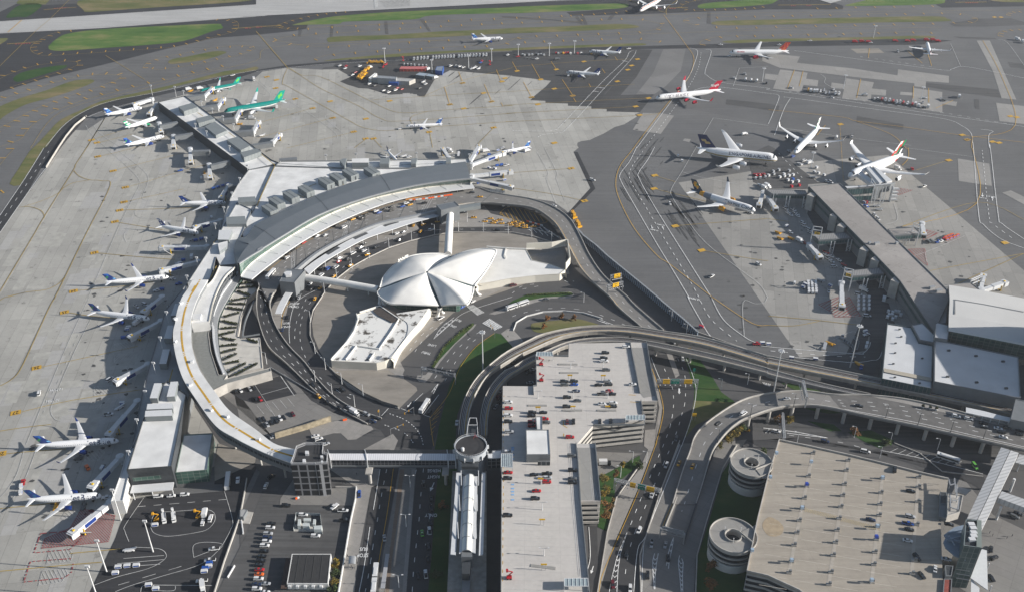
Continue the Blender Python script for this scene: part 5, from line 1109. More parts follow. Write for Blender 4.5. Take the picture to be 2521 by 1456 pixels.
# stair house, canopies
SH = thing('stair_house', 'white roofed stair house standing on the pale garage deck', 'stair house', tuple(flat([G(px("e5 1410,500")[0], gz)], gz)[0]))
block(SH, "e5 1235,225 1560,225 1582,575 1245,578", 23.5, wall_grey, white_roof, gz, .3); block(SH, "e5 1372,38 1468,35 1470,225 1390,225", 23.5, wall_grey, white_roof, gz, .3)
MB().box(G(px("e5 1490,745")[0], gz)+Vector((0, .8, 1.6)), (6.5, .4, 3.0)).build('glass_door', glass_dark, SH)
for s, lab in [("e5 890,570 1050,570 1050,765 888,755", 'glazed steel canopy on the garage deck beside the footbridge end'), ("c3 1115,1155 1300,1150 1300,1200 1110,1200", 'glazed steel canopy over the stair at the garage corner with the stepped ramps'), ("c3 240,535 390,535 400,575 232,575", 'glazed steel canopy at the back left corner of the garage deck'), ("d3 510,1325 740,1322 745,1400 510,1400", 'glazed steel canopy at the bottom edge of the garage deck')]:
    o = thing('glass_canopy', lab, 'canopy', tuple(flat([G(px(s)[0], gz+3)], gz)[0])); Q = W(s, gz+3.2)
    MB().prism(Q, .12, bottom=True).build('pane', plain('canopy_pane', (.30, .36, .38), .2, var=.1), o)
    m = MB(); n = 6
    for k in range(n+1): m.bar(Q[0].lerp(Q[1], k/n)+Z*.2, Q[3].lerp(Q[2], k/n)+Z*.2, .16)
    for i in range(4): m.bar(Q[i]+Z*.2, Q[(i+1) % 4]+Z*.2, .25); m.bar(Q[i]-Z*3.2, Q[i], .25)
    m.build('steel_frame', white_metal, o)
# link from tower to the garage
LK = thing('footbridge', 'short footbridge with a white slab roof from the round tower to the garage deck', 'footbridge', tuple(G((1230, 1140)))); block(LK, "e5 690,560 755,555 760,520 900,505 900,630 700,640", 17.5, glass_dark, white_metal, 11, .2)
# ================================================================== RIGHT SIDE: far concourse, hall, tan garage, roads, gantries
CO = thing('concourse_building', 'long grey roofed concourse with green glass bands and boarding arms on both sides', 'concourse', tuple(G((2120, 600))))
grey_deck = paving('concourse_roof', (.36, .335, .315), (.39, .365, .345), .9, 18, 18, .85, .28, .45, rnd=.6)
cz = 14.5
block(CO, "b4 395,368 702,340 1765,1385 f2 600,320 500,530 470,600 b4 1290,1292 1090,1082", cz, wall_grey, grey_deck, 0, .5)
def bandwall(par, s, z0, z1, zr, mat=None, out=.3, name='glass_band'):
    R = W(s, zr)
    for a, b in zip(R, R[1:]):
        o = (b-a).normalized().cross(Z)*out; q = [Vector((p.x+o.x, p.y+o.y, z)) for p, z in ((a, z0), (b, z0), (b, z1), (a, z1))]
        MB().add(q, [[0, 1, 2, 3]]).build(name, mat or glass_band, par)
bandwall(CO, "b4 395,368 1090,1082 1290,1292 f2 470,600", 11.4, 13.8, cz, out=.35)
bandwall(CO, "b4 395,368 1090,1082 1290,1292 f2 470,600", 6.2, 8.4, cz, out=.35)
bandwall(CO, "b4 702,340 1765,1385", 9.5, 13.5, cz, out=-.35)
tw_ = MB()
for x, y in [(430, 452), (655, 650), (728, 752), (950, 980), (1062, 1080), (1258, 1285)]:
    p = G(px("b4 %d,%d" % (x, y))[0], 13.4); q = flat([p], 0)[0]
    tw_.box(q+Z*6.7, (6.5, 6.0, 13.4), .82)
split(tw_, 'stair_tower', wall_conc, CO)
rv = MB()
for x, y, s_ in [(990, 935, 2), (1060, 940, 4), (1255, 935, 2), (1600, 1370, 4), (1670, 1400, 5)]: p = G(px("b4 %d,%d" % (x, y))[0], 14); rv.box(p+Z*.9, (s_, 1.8, 1.8), .3)
split(rv, 'roof_vent', steel, CO)
def boarding_arm(s, zr, zb, lab, gl_edges, legs, roof=None):
    o = thing('gate_pier', lab, 'gate pier', tuple(flat([G(px(s)[0], zr)], 0)[0]))
    block(o, s, zr, wall_grey, roof or ribbed('arm_roof_%d' % len(MATS), (.27, .265, .26), .4, 1.6, .7, .6), zb, .3)
    for e in gl_edges: bandwall(o, e, zb+1.2, zr-1.0, zr, out=.3)
    for l in legs:
        m = MB(); p = G(px(l)[0])
        for d in (-1.3, 1.3): m.bar(p+Vector((d, 0, 0)), p+Vector((d, 0, zr)), .5)
        for k in range(4): m.bar(p+Vector((-1.3 if k % 2 else 1.3, 0, k*zb/4)), p+Vector((1.3 if k % 2 else -1.3, 0, (k+1)*zb/4)), .2)
        m.build('lattice_leg', white_metal, o)
    return o
boarding_arm("e6 70,290 740,318 775,382 190,372", 10.5, 5.5, 'ribbed roof boarding arm at the near left corner of the grey concourse end', ["e6 190,372 775,382"], ["e6 430,600", "e6 215,560", "e6 710,605"])
boarding_arm("e6 868,1040 1400,1010 1495,1100 960,1135", 10.5, 5.5, 'ribbed boarding arm with yellow framed gate sign, halfway along the shaded concourse side', ["e6 868,1040 960,1135", "e6 960,1135 1495,1100"], ["e6 1160,1360", "e6 1440,1325"])
boarding_arm("b4 738,1202 1085,1165 1135,1222 812,1248", 10.5, 5.5, 'ribbed boarding arm nearest the white hall on the shaded concourse side', ["b4 738,1202 812,1248", "b4 812,1248 1135,1222"], ["b4 930,1395", "b4 1100,1370"])
boarding_arm("b4 1170,788 1440,772 1500,830 1225,850", 10.5, 5.5, 'sunlit boarding arm with lattice leg beside the red hatched stand', ["b4 1225,850 1500,830"], ["b4 1330,940"], grey_deck)
boarding_arm("c4 1640,-85 f2 560,180 800,160 880,225 610,190", 10.5, 5.5, 'sunlit boarding arm tucked behind the curved white hall roof', [], ["f2 850,220"], grey_deck)
o = boarding_arm("e6 1380,245 1700,232 1960,212 2230,180 2150,215 1940,235 1430,285", 15, 8, 'tall boarding arm with grey panel and open stairs serving the big four engined jet', ["e6 1430,285 1860,262"], ["e6 1640,505", "e6 1845,545", "e6 1990,530"], white_metal)
R = W("e6 1430,285 1860,262", 15); sh = (R[1]-R[0]).normalized().cross(Z)*.5
MB().add([Vector((p.x+sh.x, p.y+sh.y, z)) for p, z in ((R[0], 3.5), (R[1], 3.5), (R[1], 7.2), (R[0], 7.2))], [[0, 1, 2, 3]]).build('lower_glass', glass_band, o)
R = W("e6 1870,262 2015,235", 15); MB().slab(R, offset(R, .5), 12).build('grey_panel', wall_grey, o)
stp = G(px("e6 2180,500")[0]); m = MB()
for k in range(4): m.box(stp+Z*(2.2+k*3.2), (5.5, 3.5, .35)); m.box(stp+Vector((0, -1.7, 2.9+k*3.2)), (5.5, .15, 1.1)); m.bar(stp+Vector((-2.5, -1, .5+k*3.2)), stp+Vector((2.5, -1, 2.2+k*3.2)), .8, .3)
m.box(stp+Vector((-2.8, 0, 7)), (.3, 3.5, 14)); m.build('open_stair', white_metal, o)
m = MB(); m.slab(W("b4 870,245 920,232", 9), W("b4 1010,345 1050,330", 9), 3.2); m.slab(W("b4 960,190 1000,170", 12), W("b4 1090,340 1140,325", 12), 3.2); m.slab(W("b4 1020,170 1070,195", 13), W("b4 1160,330 1215,315", 13), 3.2)
split(m, 'boarding_tunnel', white_metal, o)
# portal sign frames on the boarding arms
def portal(a, b, h, lab, body=None):
    A, B = G(px(a)[0]), G(px(b)[0]); o = thing('gate_portal', lab, 'gate portal', tuple(A)); m = MB()
    m.bar(A, A+Z*h, .5); m.bar(B, B+Z*h, .5)
    for z in (h, h*.86, h*.62): m.bar(A+Z*z, B+Z*z, .4)
    m.build('frame', white_metal, o)
    c = A.lerp(B, .55)+Z*h*.74; d = (B-A).normalized(); nrm = d.cross(Z)
    if body: 
        pn = MB().box(c+nrm*.4, ((B-A).length*.6, .3, 2.2), math.atan2(d.y, d.x)).build('sign_panel', yellow_sign, o)
        t = MB(); put_text(t, body, 1.9, c+nrm*.6, d, Z, .05); t.build('lettering', paint_black, pn)
portal("e6 800,1290", "e6 945,1310", 20, 'white gate frame with yellow number at the middle shaded boarding arm', '23'); portal("b4 705,1380", "b4 788,1400", 18, 'white gate frame with yellow number on the arm nearest the white hall', '25')
portal("b4 1375,930", "b4 1440,955", 18, 'white gate frame rising over the sunlit boarding arm'); portal("e6 1760,460", "e6 1820,545", 19, 'tall white gate frame in front of the big grey panel'); portal("f2 760,260", "f2 860,215", 12, 'white gate frame behind the curved hall roof')
HL = thing('terminal_hall', 'terminal hall with huge curved white roof, glazed front and two flat lower roofs', 'terminal', tuple(G((2400, 850))))
hroof = plain('hall_white_roof', (.56, .55, .53), .6, var=.05, scale=.05)
MB().box((352, 462, 21), (34, 62, 42)).build('upper_block', wall_grey, HL)  # added block, out of view to the right, only to shade the lower roofs
rows = []
for s, z in (("f2 600,182 860,222 1268,300 1560,360", 21), ("f2 607,320 900,350 1268,400 1560,460", 22.6), ("f2 600,450 900,490 1268,560 1560,620", 22.4), ("f2 597,572 900,628 1268,700 1560,760", 21.0)): rows.append(resample(W(s, z), 8))
m = MB(); [m.strip(rows[i], rows[i+1]) for i in range(3)]; m.build('curved_roof', hroof, HL, 60)
a, b = rows[3], rows[0]; MB().strip([p-Z*.0 for p in a], [p-Z*1.2 for p in offset(a, -.4)]).build('roof_edge', white_metal, HL)
MB().strip([r[0] for r in rows], [r[0]-Z*1.6 for r in rows]).build('roof_edge', glass_band, HL)
gf = [Vector((p.x, p.y, 19.6)) for p in offset(a, 2.0)]; MB().strip(gf, flat(gf, 8)).build('glazed_front', glass_green, HL)
MB().strip(flat(rows[0], 20), flat(rows[0], 0)).build('back_wall', wall_grey, HL)
sw = [Vector((p.x+2, p.y, 19.5)) for p in [r[0] for r in rows]]; MB().strip(flat(sw, 0), sw).build('side_wall', wall_grey, HL)
MB().line(W("f2 650,310 900,350 1268,420", 22.75), .9).line(W("f2 650,310 652,440", 22.7), .8).build('roof_gutter', wall_grey, HL)
lower = plain('pale_lower_roof', (.56, .565, .57), .75, var=.07, scale=.1)
block(HL, "f2 52,520 265,552 335,690 460,715 445,1098 5,1010", 13, glass_band, lower, 0, .6)
block(HL, "f2 272,535 365,515 470,620 470,690 340,665", 14.5, wall_grey, lower, 0, .4)
block(HL, "f2 475,660 1220,815 1240,1180 1190,1175 470,1035", 16.5, wall_grey, lower, 0, .7)
block(HL, "f2 480,520 500,510 610,540 590,665 475,645", 18.5, wall_grey, lower, 0, .4)
block(HL, "f2 310,325 600,330 575,520 495,520 480,560", 12, wall_grey, lower, 0, .4)
block(HL, "f2 1195,1190 1400,1230 1380,1420 1150,1370", 17, wall_grey, wall_grey, 0, .3)
MB().strip(W("f2 22,918 445,1003", 13.0), W("f2 22,950 445,1035", 13.0)).build('roof_step', plain('tan_step', (.40, .36, .29), .8), HL)
rv = MB()
for s in ["f2 160,577", "f2 175,643", "f2 125,700", "f2 120,787", "f2 105,883", "f2 118,1003", "f2 362,835", "f2 338,1055"]: rv.box(G(px(s)[0], 12.6)+Z*.4, (1.3, .7, .8), .2)
for s in ["f2 597,765", "f2 840,813", "f2 1080,862", "f2 587,998", "f2 845,1048", "f2 1108,1100"]: rv.box(G(px(s)[0], 15.9)+Z*.4, (1.9, 1.0, .9), .1)
split(rv, 'roof_vent', wall_dark, HL)
# elevated departures road on the right with its curved ramp
z10 = 10.0
oa = "f3 90,1456 200,1090 290,850 340,690 440,560 620,420 830,290 1010,220 1250,175 1500,155 1700,160 1960,195 c4 1000,962 1500,1030 2505,1290 2650,1330"
ob = "f3 360,1456 440,1200 510,960 560,830 620,740 740,600 870,500 1000,440 1200,370 1420,325 1600,312 1760,320 1960,352 c4 980,1162 1500,1268 2100,1402 2505,1490 2650,1520"
EA, EB = deck(oa, ob, lambda u: z10*min(1, max(0.05, .05+u/.36)), 100)
ER = thing('elevated_road', 'wide elevated road with a curved ramp, on round concrete piers in front of white hall', 'elevated road', tuple(flat([EA[60]], 0)[0]))
MB().slab(EA, EB, 1.5).build('deck', conc_road, ER)
MB().slab([p+Z*.04 for p in EA[57:]], [p+Z*.04 for p in EB[57:]], .03).build('asphalt_surface', plain('deck_asphalt', (.12, .115, .11), .85, var=.15, scale=.3), ER)
split(MB().wall(EA, 1.0, .5).wall(EB, 1.0, .5), 'parapet', wall_conc, ER)
m = MB()
for i in range(34, 100, 6):
    p = EA[i].lerp(EB[i], .92); m.tube([flat([p], 0)[0], p-Z*1.4], 1.1, 10)
split(m, 'pier', wall_conc, ER)
m = MB(); m2 = MB()
for t in (.5,): m.dashes([a.lerp(b, t)+Z*.07 for a, b in zip(EA, EB)][:58], .3, 3, 6)
for t in (.30, .48, .66): m.dashes([a.lerp(b, t)+Z*.1 for a, b in zip(EA, EB)][58:], .3, 3, 6)
m.line([a.lerp(b, .86)+Z*.1 for a, b in zip(EA, EB)][58:], .3); m.build('lane_line', paint_white, ER)
MB().strip([p+Z*.12 for p in W("c4 1005,965 1300,985 2000,1140 2505,1260", z10)], [p+Z*.12 for p in W("c4 1090,990 1300,1030 2000,1190 2505,1310", z10)]).build('kerb_pavement', sidewalk, ER)
o = thing('kerb_canopy', 'white folded kerbside canopy on thin posts in front of the white hall', 'canopy', tuple(flat([G(px("f2 750,1270")[0], 14)], 0)[0]))
ca_, cb_ = W("f2 752,1265 910,1298 1090,1345 1268,1378 1600,1440", 14), W("f2 752,1312 910,1345 1060,1375 1268,1425 1600,1490", 13.6)
MB().slab(ca_, cb_, .4).build('roof', white_metal, o)
m = MB()
for t in range(12): p = resample(cb_, 12)[t]; m.tube([Vector((p.x, p.y, 10)), p-Z*.2], .18, 6)
split(m, 'column', white_metal, o)
for i, s in enumerate(["f2 368,1268", "f2 430,1278", "f2 487,1290"]):
    p = G(px(s)[0], z10+.15); o = thing('planter', '%s round kerb planter with a dark shrub on the elevated pavement' % ['left hand', 'middle', 'right hand'][i], 'planter', tuple(p), 'round planters on the elevated pavement')
    MB().lathe(p, [(.7, 0), (1.0, .9), (.8, .9)], 10).build('pot', wall_white, o); lm = MB(); leafy(lm, p+Z*.9, p+Z*.9, .7, 1.2, 60, .3); lm.build('foliage', hedge_mat, o)
# ---------------- tan garage with two helix ramps
TG = thing('parking_garage', 'broad tan roofed garage with rows of lamp posts and dark open lower levels', 'parking garage', tuple(G((2100, 1300))))
tz = 15.0
P = W("f3 1320,718 d4 430,38 790,118 1110,195 1480,288 1765,352 1690,800 1700,1100 1720,1560 450,1560 300,1440 -5,1300 d3 2300,1255 2400,760 2505,330", tz)
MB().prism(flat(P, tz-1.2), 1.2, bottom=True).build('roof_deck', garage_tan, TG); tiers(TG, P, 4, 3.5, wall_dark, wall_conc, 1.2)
P2 = P+[P[0]]; split(MB().wall(P2[:6], 1.0, .5).wall(P2[8:], 1.0, .5), 'parapet', wall_conc, TG)
m = MB()
for k in range(14):
    y0 = 60+k*100
    for x0, x1 in ((130, 400), (460, 740), (800, 1080), (1130, 1450)): m.line(W("d4 %d,%d %d,%d" % (x0-k*17, y0+x0*.17, x1-k*17, y0+x1*.17), tz+.05), .15)
m.build('bay_line', plain('faded_line', (.56, .51, .44), .8, var=.2), TG)
hatch_m = MB()
for k in range(30): 
    a = 330+k*25; hatch_m.line(W("d4 %d,%d %d,%d" % (a, 620+k*6.5, a+40, 670+k*6.5), tz+.06), .2)
hatch_m.build('hatched_bay', plain('faded_yellow_line', (.50, .38, .17), .8, var=.3), TG)
MB().sheet(catmull(W("d4 0,720 100,760 150,830 110,900 0,900 -60,800", tz+.05), 4, True)).build('rust_stain', plain('rust_stain_tone', (.34, .27, .185), .9, var=.15, scale=.4), TG)
def helix(s, r_px, zt, name, lab, amt=.25):
    c = G(px(s)[0], zt); c0 = flat([c], 0)[0]; e = G(px(r_px)[0], zt); R = (e-c).length; r = R*.33
    o = thing('helix_ramp', lab, 'ramp', tuple(c0)); hm = conc_deck
    n = 60
    MB().lathe(c0, [(R-.5, 0), (R-.5, 5.2), (R-1.2, 5.2)], n, False).build('base_drum', wall_white, o, 40)
    MB().lathe(c0, [(R-1.6, 5), (R-1.6, zt-1.2)], n, False).build('dark_core', wall_dark, o, 40)
    for k in range(2): z = 6.9+k*3.05; MB().lathe(c0, [(R-1.6, z), (R, z), (R, z+1.0), (R-.4, z+1.0), (R-.4, z), ], n, False).build('band', wall_conc, o, 30)
    m = MB(); rings = []
    for k in range(n+1): a = 2*PI*k/n; rings.append((c0+Vector((math.cos(a)*r, math.sin(a)*r, zt-.9)), c0+Vector((math.cos(a)*(R-.3), math.sin(a)*(R-.3), zt-.9))))
    m.strip([x[0] for x in rings], [x[1] for x in rings]); m.build('ramp_deck', hm, o)
    MB().lathe(c0, [(R-.35, zt-2.2), (R, zt-2.2), (R, zt), (R-.35, zt), (R-.35, zt-.9)], n, False).build('outer_parapet', wall_conc, o, 30)
    MB().lathe(c0, [(r, 0), (r, zt), (r+.35, zt), (r+.35, zt-.9)], n, False).build('inner_parapet', wall_conc, o, 30)
    m = MB(); m.lathe(c0+Z*(zt-4), [(r-.1, 0), (.01, .02)], n, False); m.build('well_floor', wall_dark, o)
    m = MB()
    for k in range(3): a = .5+k*2; p = c0+Vector((math.cos(a)*(r+.8), math.sin(a)*(r+.8), zt-.9)); m.tube([p, p+Z*3.2], .1, 5); m.box(p+Z*3.2, (.5, .3, .2))
    split(m, 'lamp', white_metal, o)
    return c0, R, o
c0, R, o = helix("f3 1003,965", "f3 766,975", tz+.6, 'a', 'spiral car ramp drum behind, with lamps round its round well')
MB().slab([p+Z*.0 for p in W("f3 1060,1060 1250,990", tz)], W("f3 1130,1150 1215,1150", tz), .8).build('link_deck', conc_deck, o)
MB().wall(W("f3 1050,1055 1250,985", tz), 1.0, .4).build('link_parapet', wall_conc, o)
c0, R, o = helix("d3 2168,892", "d3 1935,892", tz+.6, 'b', 'spiral car ramp drum nearest the viewer beside the tan garage corner')
MB().slab(W("d3 2250,860 2400,790", tz), W("d3 2350,985 2340,1010", tz), .8).build('link_deck', conc_deck, o)
MB().wall(W("d3 2215,860 2360,980", tz), 1.0, .4).build('link_parapet', wall_conc, o)
# tan garage roof fittings: lamp plinths
def roof_row(pts, lab0, cat, fn, grp):
    for i, s in enumerate(pts): fn(G(px(s)[0], tz), i, len(pts))
ORD = ['first', 'second', 'third', 'fourth', 'fifth', 'sixth', 'seventh', 'eighth', 'ninth', 'tenth', 'eleventh', 'twelfth', 'thirteenth', 'fourteenth', 'fifteenth', 'sixteenth', 'seventeenth', 'eighteenth', 'nineteenth', 'twentieth', 'twenty-first', 'twenty-second', 'twenty-third', 'twenty-fourth', 'twenty-fifth', 'twenty-sixth', 'twenty-seventh', 'twenty-eighth', 'twenty-ninth', 'thirtieth', 'thirty-first', 'thirty-second']
pl0 = None
cols = [("leftmost", ["d4 435,100", "d4 390,325", "d4 375,420", "d4 350,540", "d4 330,640", "d4 300,760", "d4 278,880", "d4 250,1000", "d4 225,1160", "d4 200,1270"]), ("second from left", ["d4 778,172", "d4 760,270", "d4 742,405", "d4 725,515", "d4 708,625", "d4 690,740", "d4 670,855", "d4 655,975", "d4 632,1100", "d4 610,1265", "d4 590,1385"]),
        ("third from left", ["d4 1115,345", "d4 1100,487", "d4 1090,600", "d4 1082,708", "d4 1068,820", "d4 1055,945", "d4 1040,1070", "d4 1030,1190", "d4 1012,1360"]), ("rightmost", ["d4 1470,335", "d4 1467,430", "d4 1460,575", "d4 1450,800", "d4 1430,1150", "d4 1405,1280"])]
colm = MB(); [colm.line(W(c[0]+' '+c[-1], tz+.04), 1.6) for _, c in cols]; split(colm, 'joint_strip', plain('joint_strip_tone', (.365, .33, .285), .9, var=.1), TG)
for cn, pts in cols:
    for i, s in enumerate(pts):
        p = G(px(s)[0], tz+.05)
        if pl0 is None:
            pl0 = thing('lamp_plinth', '', 'plinth'); MB().box((0, 0, .45), (2.4, 1.3, .9)).box((0, 0, 1.5), (.5, .5, 1.3)).build('plinth', wall_conc, pl0, local=True); MB().box((.5, 0, 1.6), (1.1, .9, 1.3)).build('cabinet', wall_grey, pl0, local=True); o = pl0
        else: o = copy_tree(pl0)
        o.location = p; o.rotation_euler.z = -.12; tag(o, '%s lamp plinth from the back, in the %s line on the tan deck' % (ORD[i], cn), 'plinth', 'lamp plinths on the tan garage deck')
for i, (s, mt) in enumerate([("d4 420,180", 'pale blue'), ("d4 375,400", 'deep blue'), ("d4 330,630", 'pale blue'), ("d4 1118,335", 'pale blue'), ("d4 1068,810", 'pale blue'), ("d4 1058,915", 'deep blue'), ("d4 227,1145", 'pale blue'), ("d4 1012,1340", 'pale blue'), ("d4 80,95", 'pale blue'), ("d4 20,330", 'pale blue'), ("d3 2352,1048", 'pale blue')]):
    p = G(px(s)[0], tz+2.4); b = G(px(s)[0], tz+2.4)
    o = thing('deck_sign', '%s cube sign on a post over the tan deck, %s in line' % (mt, ORD[i]), 'sign', (p.x, p.y, tz), 'cube signs on the tan garage deck')
    MB().bar((p.x, p.y, tz), (p.x, p.y, tz+2), .25).build('post', white_metal, o); MB().box((p.x, p.y, tz+2.8), (1.5, 1.2, 1.6)).build('sign_cube', C('sign_%d' % i, (.33, .42, .52) if mt == 'pale blue' else (.02, .06, .38)), o)
# glass lift tower, fan deck, skybridge
LT = thing('lift_tower', 'green glass lift tower with fan shaped steel deck and sunken black roof', 'tower', tuple(flat([G(px("f1 1270,930")[0], 27)], 0)[0]))
block(LT, "f1 1200,808 1340,815 1342,1060 1180,1040", 28, panes('tower_glass', (.05, .085, .08), (.08, .12, .115), (.17, .2, .2), 2.4, 3.4, .14), wall_dark, 0, .9)
m = MB()
for s in ["f1 1245,860", "f1 1262,895", "f1 1265,935", "f1 1265,965", "f1 1252,995"]: m.box(G(px(s)[0], 27.2)+Z*.6, (3, 2, 1.4))
split(m, 'roof_unit', white_metal, LT)
MB().slab(W("f1 1300,812 1340,815", 28.1), W("f1 1295,1050 1342,1060", 28.1), .2).build('roof_strip', glass_green, LT)
fan = W("f1 1185,855 1100,875 1005,945 1020,970 1000,1010 1020,1060 1100,1130 1200,1170 1215,1060", 19); MB().prism(flat(fan, 18.4), .6, bottom=True).build('fan_deck', plain('blue_steel', (.22, .27, .33), .5, .2), LT)
m = MB()
for a, b in (("f1 1040,930", "f1 1190,900"), ("f1 1040,1000", "f1 1190,1000"), ("f1 1050,950", "f1 1100,1040"), ("f1 1190,950", "f1 1030,990"), ("f1 1190,1030", "f1 1040,960")): m.bar(W(a, 19.6)[0], W(b, 20.5)[0], .45)
m.build('fan_truss', plain('blue_truss', (.30, .36, .43), .5, .2), LT)
m = MB(); [m.bar(W("f1 1115,%d" % y, 12)[0], W("f1 1230,%d" % (y+18), 14)[0], .3) for y in (1180, 1215, 1250, 1290, 1330)]; m.build('side_louvre', steel, LT)
block(LT, "f1 1015,1215 1090,1220 1075,1310 1020,1310", 17, wall_grey, wall_dark, 0, .3); block(LT, "f1 1005,1335 1080,1335 1070,1470 995,1470", 16, wall_grey, plain('brick_red_roof', (.24, .055, .04), .8, var=.3), 0, .3)
o = thing('forecourt_canopy', 'large white folded canopy at the foot of the green lift tower', 'canopy', tuple(G((2480, 1400))))
MB().prism(W("f1 1340,1078 1385,1090 1394,1444 1240,1335", 8), .5, bottom=True).build('upper_roof', white_metal, o); MB().prism(W("f1 1245,1340 1320,1425 1310,1560 1240,1560", 7.4), .5, bottom=True).build('lower_roof', white_metal, o)
m = MB(); [m.tube([G(px(s)[0]), G(px(s)[0])+Z*8], .3, 6) for s in ("f1 1370,1300", "f1 1390,1500")]; split(m, 'column', white_metal, o)
SB2 = thing('skybridge', 'wide skybridge with a ribbed white roof split by a dark central gutter', 'footbridge', tuple(G((2400, 1200))))
sribs = ribbed('skybridge_ribs', (.48, .485, .49), 1.2, 1.9, .72, .5)
L1, R1 = W("f1 1515,165 1210,800", 13), W("f1 1595,190 1300,810", 13.4); L2, R2 = W("f1 1600,192 1305,812", 13.4), W("f1 1672,215 1345,890", 13)
m = MB(); m.slab(L1, R1, 3.8); m.build('left_roof', sribs, SB2); m = MB(); m.slab(L2, R2, 3.8); m.build('right_roof', sribs, SB2)
m = MB(); [m.tube([G(px(s)[0]), G(px(s)[0])+Z*9.3], .7, 8) for s in ("f1 1470,810", "f1 1590,560")]; split(m, 'pier', white_metal, SB2)
o = thing('skybridge', 'narrow ribbed footbridge branching right from the wide white skybridge', 'footbridge', tuple(G((2480, 1240)))); m = MB(); m.slab(W("f1 1520,555 1900,690", 13), W("f1 1490,615 1880,760", 13), 3.4); m.build('roof', sribs, o)
o = thing('kerb_canopy', 'small ribbed white canopy at the right edge beside the wide skybridge', 'canopy', tuple(G((2510, 1160)))); m = MB(); m.slab(W("f1 1680,225 1900,280", 8), W("f1 1640,300 1900,370", 8), .5); m.build('roof', sribs, o)
m = MB(); m.tube([G(px("f1 1655,380")[0]), G(px("f1 1655,380")[0])+Z*7.6], .3, 6); m.build('column', white_metal, o)
o = thing('stair_house', 'grey stair house with pipe frames at the right edge of the tan garage deck', 'stair house', tuple(flat([G(px("f1 1080,700")[0], 18)], 15)[0]))
block(o, "f1 1040,570 1180,590 1150,740 1035,775", 19, wall_conc, wall_conc, 14, .5); block(o, "f1 968,672 1032,672 1028,800 965,780", 17.5, wall_grey, wall_grey, 14.9, .2); block(o, "f1 970,560 1030,565 1028,668 968,668", 17, wall_grey, wall_dark, 14.9, .2)
m = MB()
for s in ("f1 1060,590 1065,700 1130,720 1140,610", "f1 1080,640 1120,640", "f1 1100,440 1110,570", "f1 1120,500 1120,600", "f1 1050,450 1060,500 1110,490"):
    R = W(s, 20); [m.bar(R[i], R[i+1], .45) for i in range(len(R)-1)]; [m.bar(p-Z*2.5, p, .25) for p in R]
m.build('pipe_frame', steel, o)
MB().prism(flat(W("f1 1130,510 1250,540 1200,585 1120,555", 9), 8), .6).build('canopy', wall_conc, o)
# ---------------- jet blast fence and boundary walls
BF = thing('blast_fence', 'tall blue grey slatted blast fence between the ramp road and the taxiway', 'fence', tuple(G((1500, 680))))
fl = W("b3 640,838 700,910 830,1010 930,1105 1100,1245 1270,1385 1430,1520 c3 1480,110 1660,260 1810,395", 0); ft = [p+Z*5.6 for p in offset(fl, .0)]
for i in range(len(fl)-1): MB().slab([ft[i], ft[i+1]], [p+Vector((-.9, -.5, 0)) for p in (ft[i], ft[i+1])], .3).build('top_rail', grey_metal, BF)
sl2 = MB(); L = length(fl); R = resample(fl, int(L/2.2))
for i, p in enumerate(R):
    for j in range(1): sl2.bar(p+Vector((-.6, -.4, 0)), p+Z*5.6, .8, .35)
MB().strip(R, [p+Z*5.5 for p in R]).build('mesh_panel', plain('fence_slate', (.075, .09, .11), .6, var=.2, scale=2), BF)
sl2.build('slats', plain('fence_post', (.30, .36, .43), .5), BF)['kind'] = 'stuff'
m = MB()
for h in (1.2, 2.6, 4.0): m.line([p+Vector((-.65, -.4, h)) for p in R], .25)
m.build('cross_rail', plain('fence_rail', (.16, .19, .23), .5), BF)
def wallthing(s, h, t, mat, lab, name='boundary_wall', cat='wall', z0=0):
    P = W(s, z0); o = MB().wall(P, h, t, 0).build(name, mat); return tag(o, lab, cat)
wallthing("b1 455,195 520,90 a1 580,1450 650,1345 740,1235 850,1150", 2.0, .4, wall_conc, 'pale jet blast wall along the bend of the perimeter road', 'blast_wall', 'wall')
wallthing("d1 2420,350 2400,480 2350,740 2200,1160 2080,1540", 1.2, .5, wall_conc, 'long concrete barrier between the dark ramp lot and the staff car park', 'barrier', 'barrier')
wallthing("d2 985,440 975,560 930,760 880,1060 840,1300 805,1500", 2.0, .5, wall_white, 'white boundary wall along the right side of the staff car park')
wallthing("d2 780,435 985,440", 1.2, .4, wall_conc, 'low concrete wall at the back of the small yard by the glass block')
wallthing("c2 190,1380 500,1290 735,1210", 4.0, .8, plain('stained_concrete', (.30, .255, .18), .9, var=.35, scale=.4), 'stained concrete retaining wall below the hotel side car park', 'retaining_wall')
wallthing("b3 470,880 400,845 200,790 0,765 b2 2510,770 1930,775", .9, .4, wall_conc, 'low white kerb barrier with rail between the taxi rank and the arrivals road', 'barrier', 'barrier')
wallthing("b3 545,975 400,925 200,865 0,828 b2 2510,828 1930,825 1740,855 1500,915 1300,980 1100,1075 940,1165 800,1275 680,1395 c2 640,10 560,130 530,250 530,380 590,530 720,690 850,820 1050,950 1400,1090", 1.0, .4, wall_conc, 'low curved concrete parapet between arrivals road and the gravel infield', 'barrier', 'barrier')
wallthing("c2 0,830 140,690 620,975", 1.0, .3, grey_metal, 'grey metal fence at the edge of the hotel side car park', 'fence', 'fence')
wallthing("c2 780,765 1050,950 1240,1040 1390,1085", 2.2, .12, plain('chainlink', (.16, .155, .145), .7), 'chain link fence along the gravel infield beside arrivals road', 'fence', 'fence')
wallthing("c3 10,330 40,250 140,190 300,150 500,140 700,160 880,215", 1.1, .5, wall_white, 'low white curved wall around the drop off loop beside the tracks', 'boundary_wall')
wallthing("d3 1255,210 1020,540 930,880 830,1500", 1.0, .4, wall_conc, 'low concrete wall between the ramp strip and the shrubs below the pale garage', 'barrier', 'barrier')
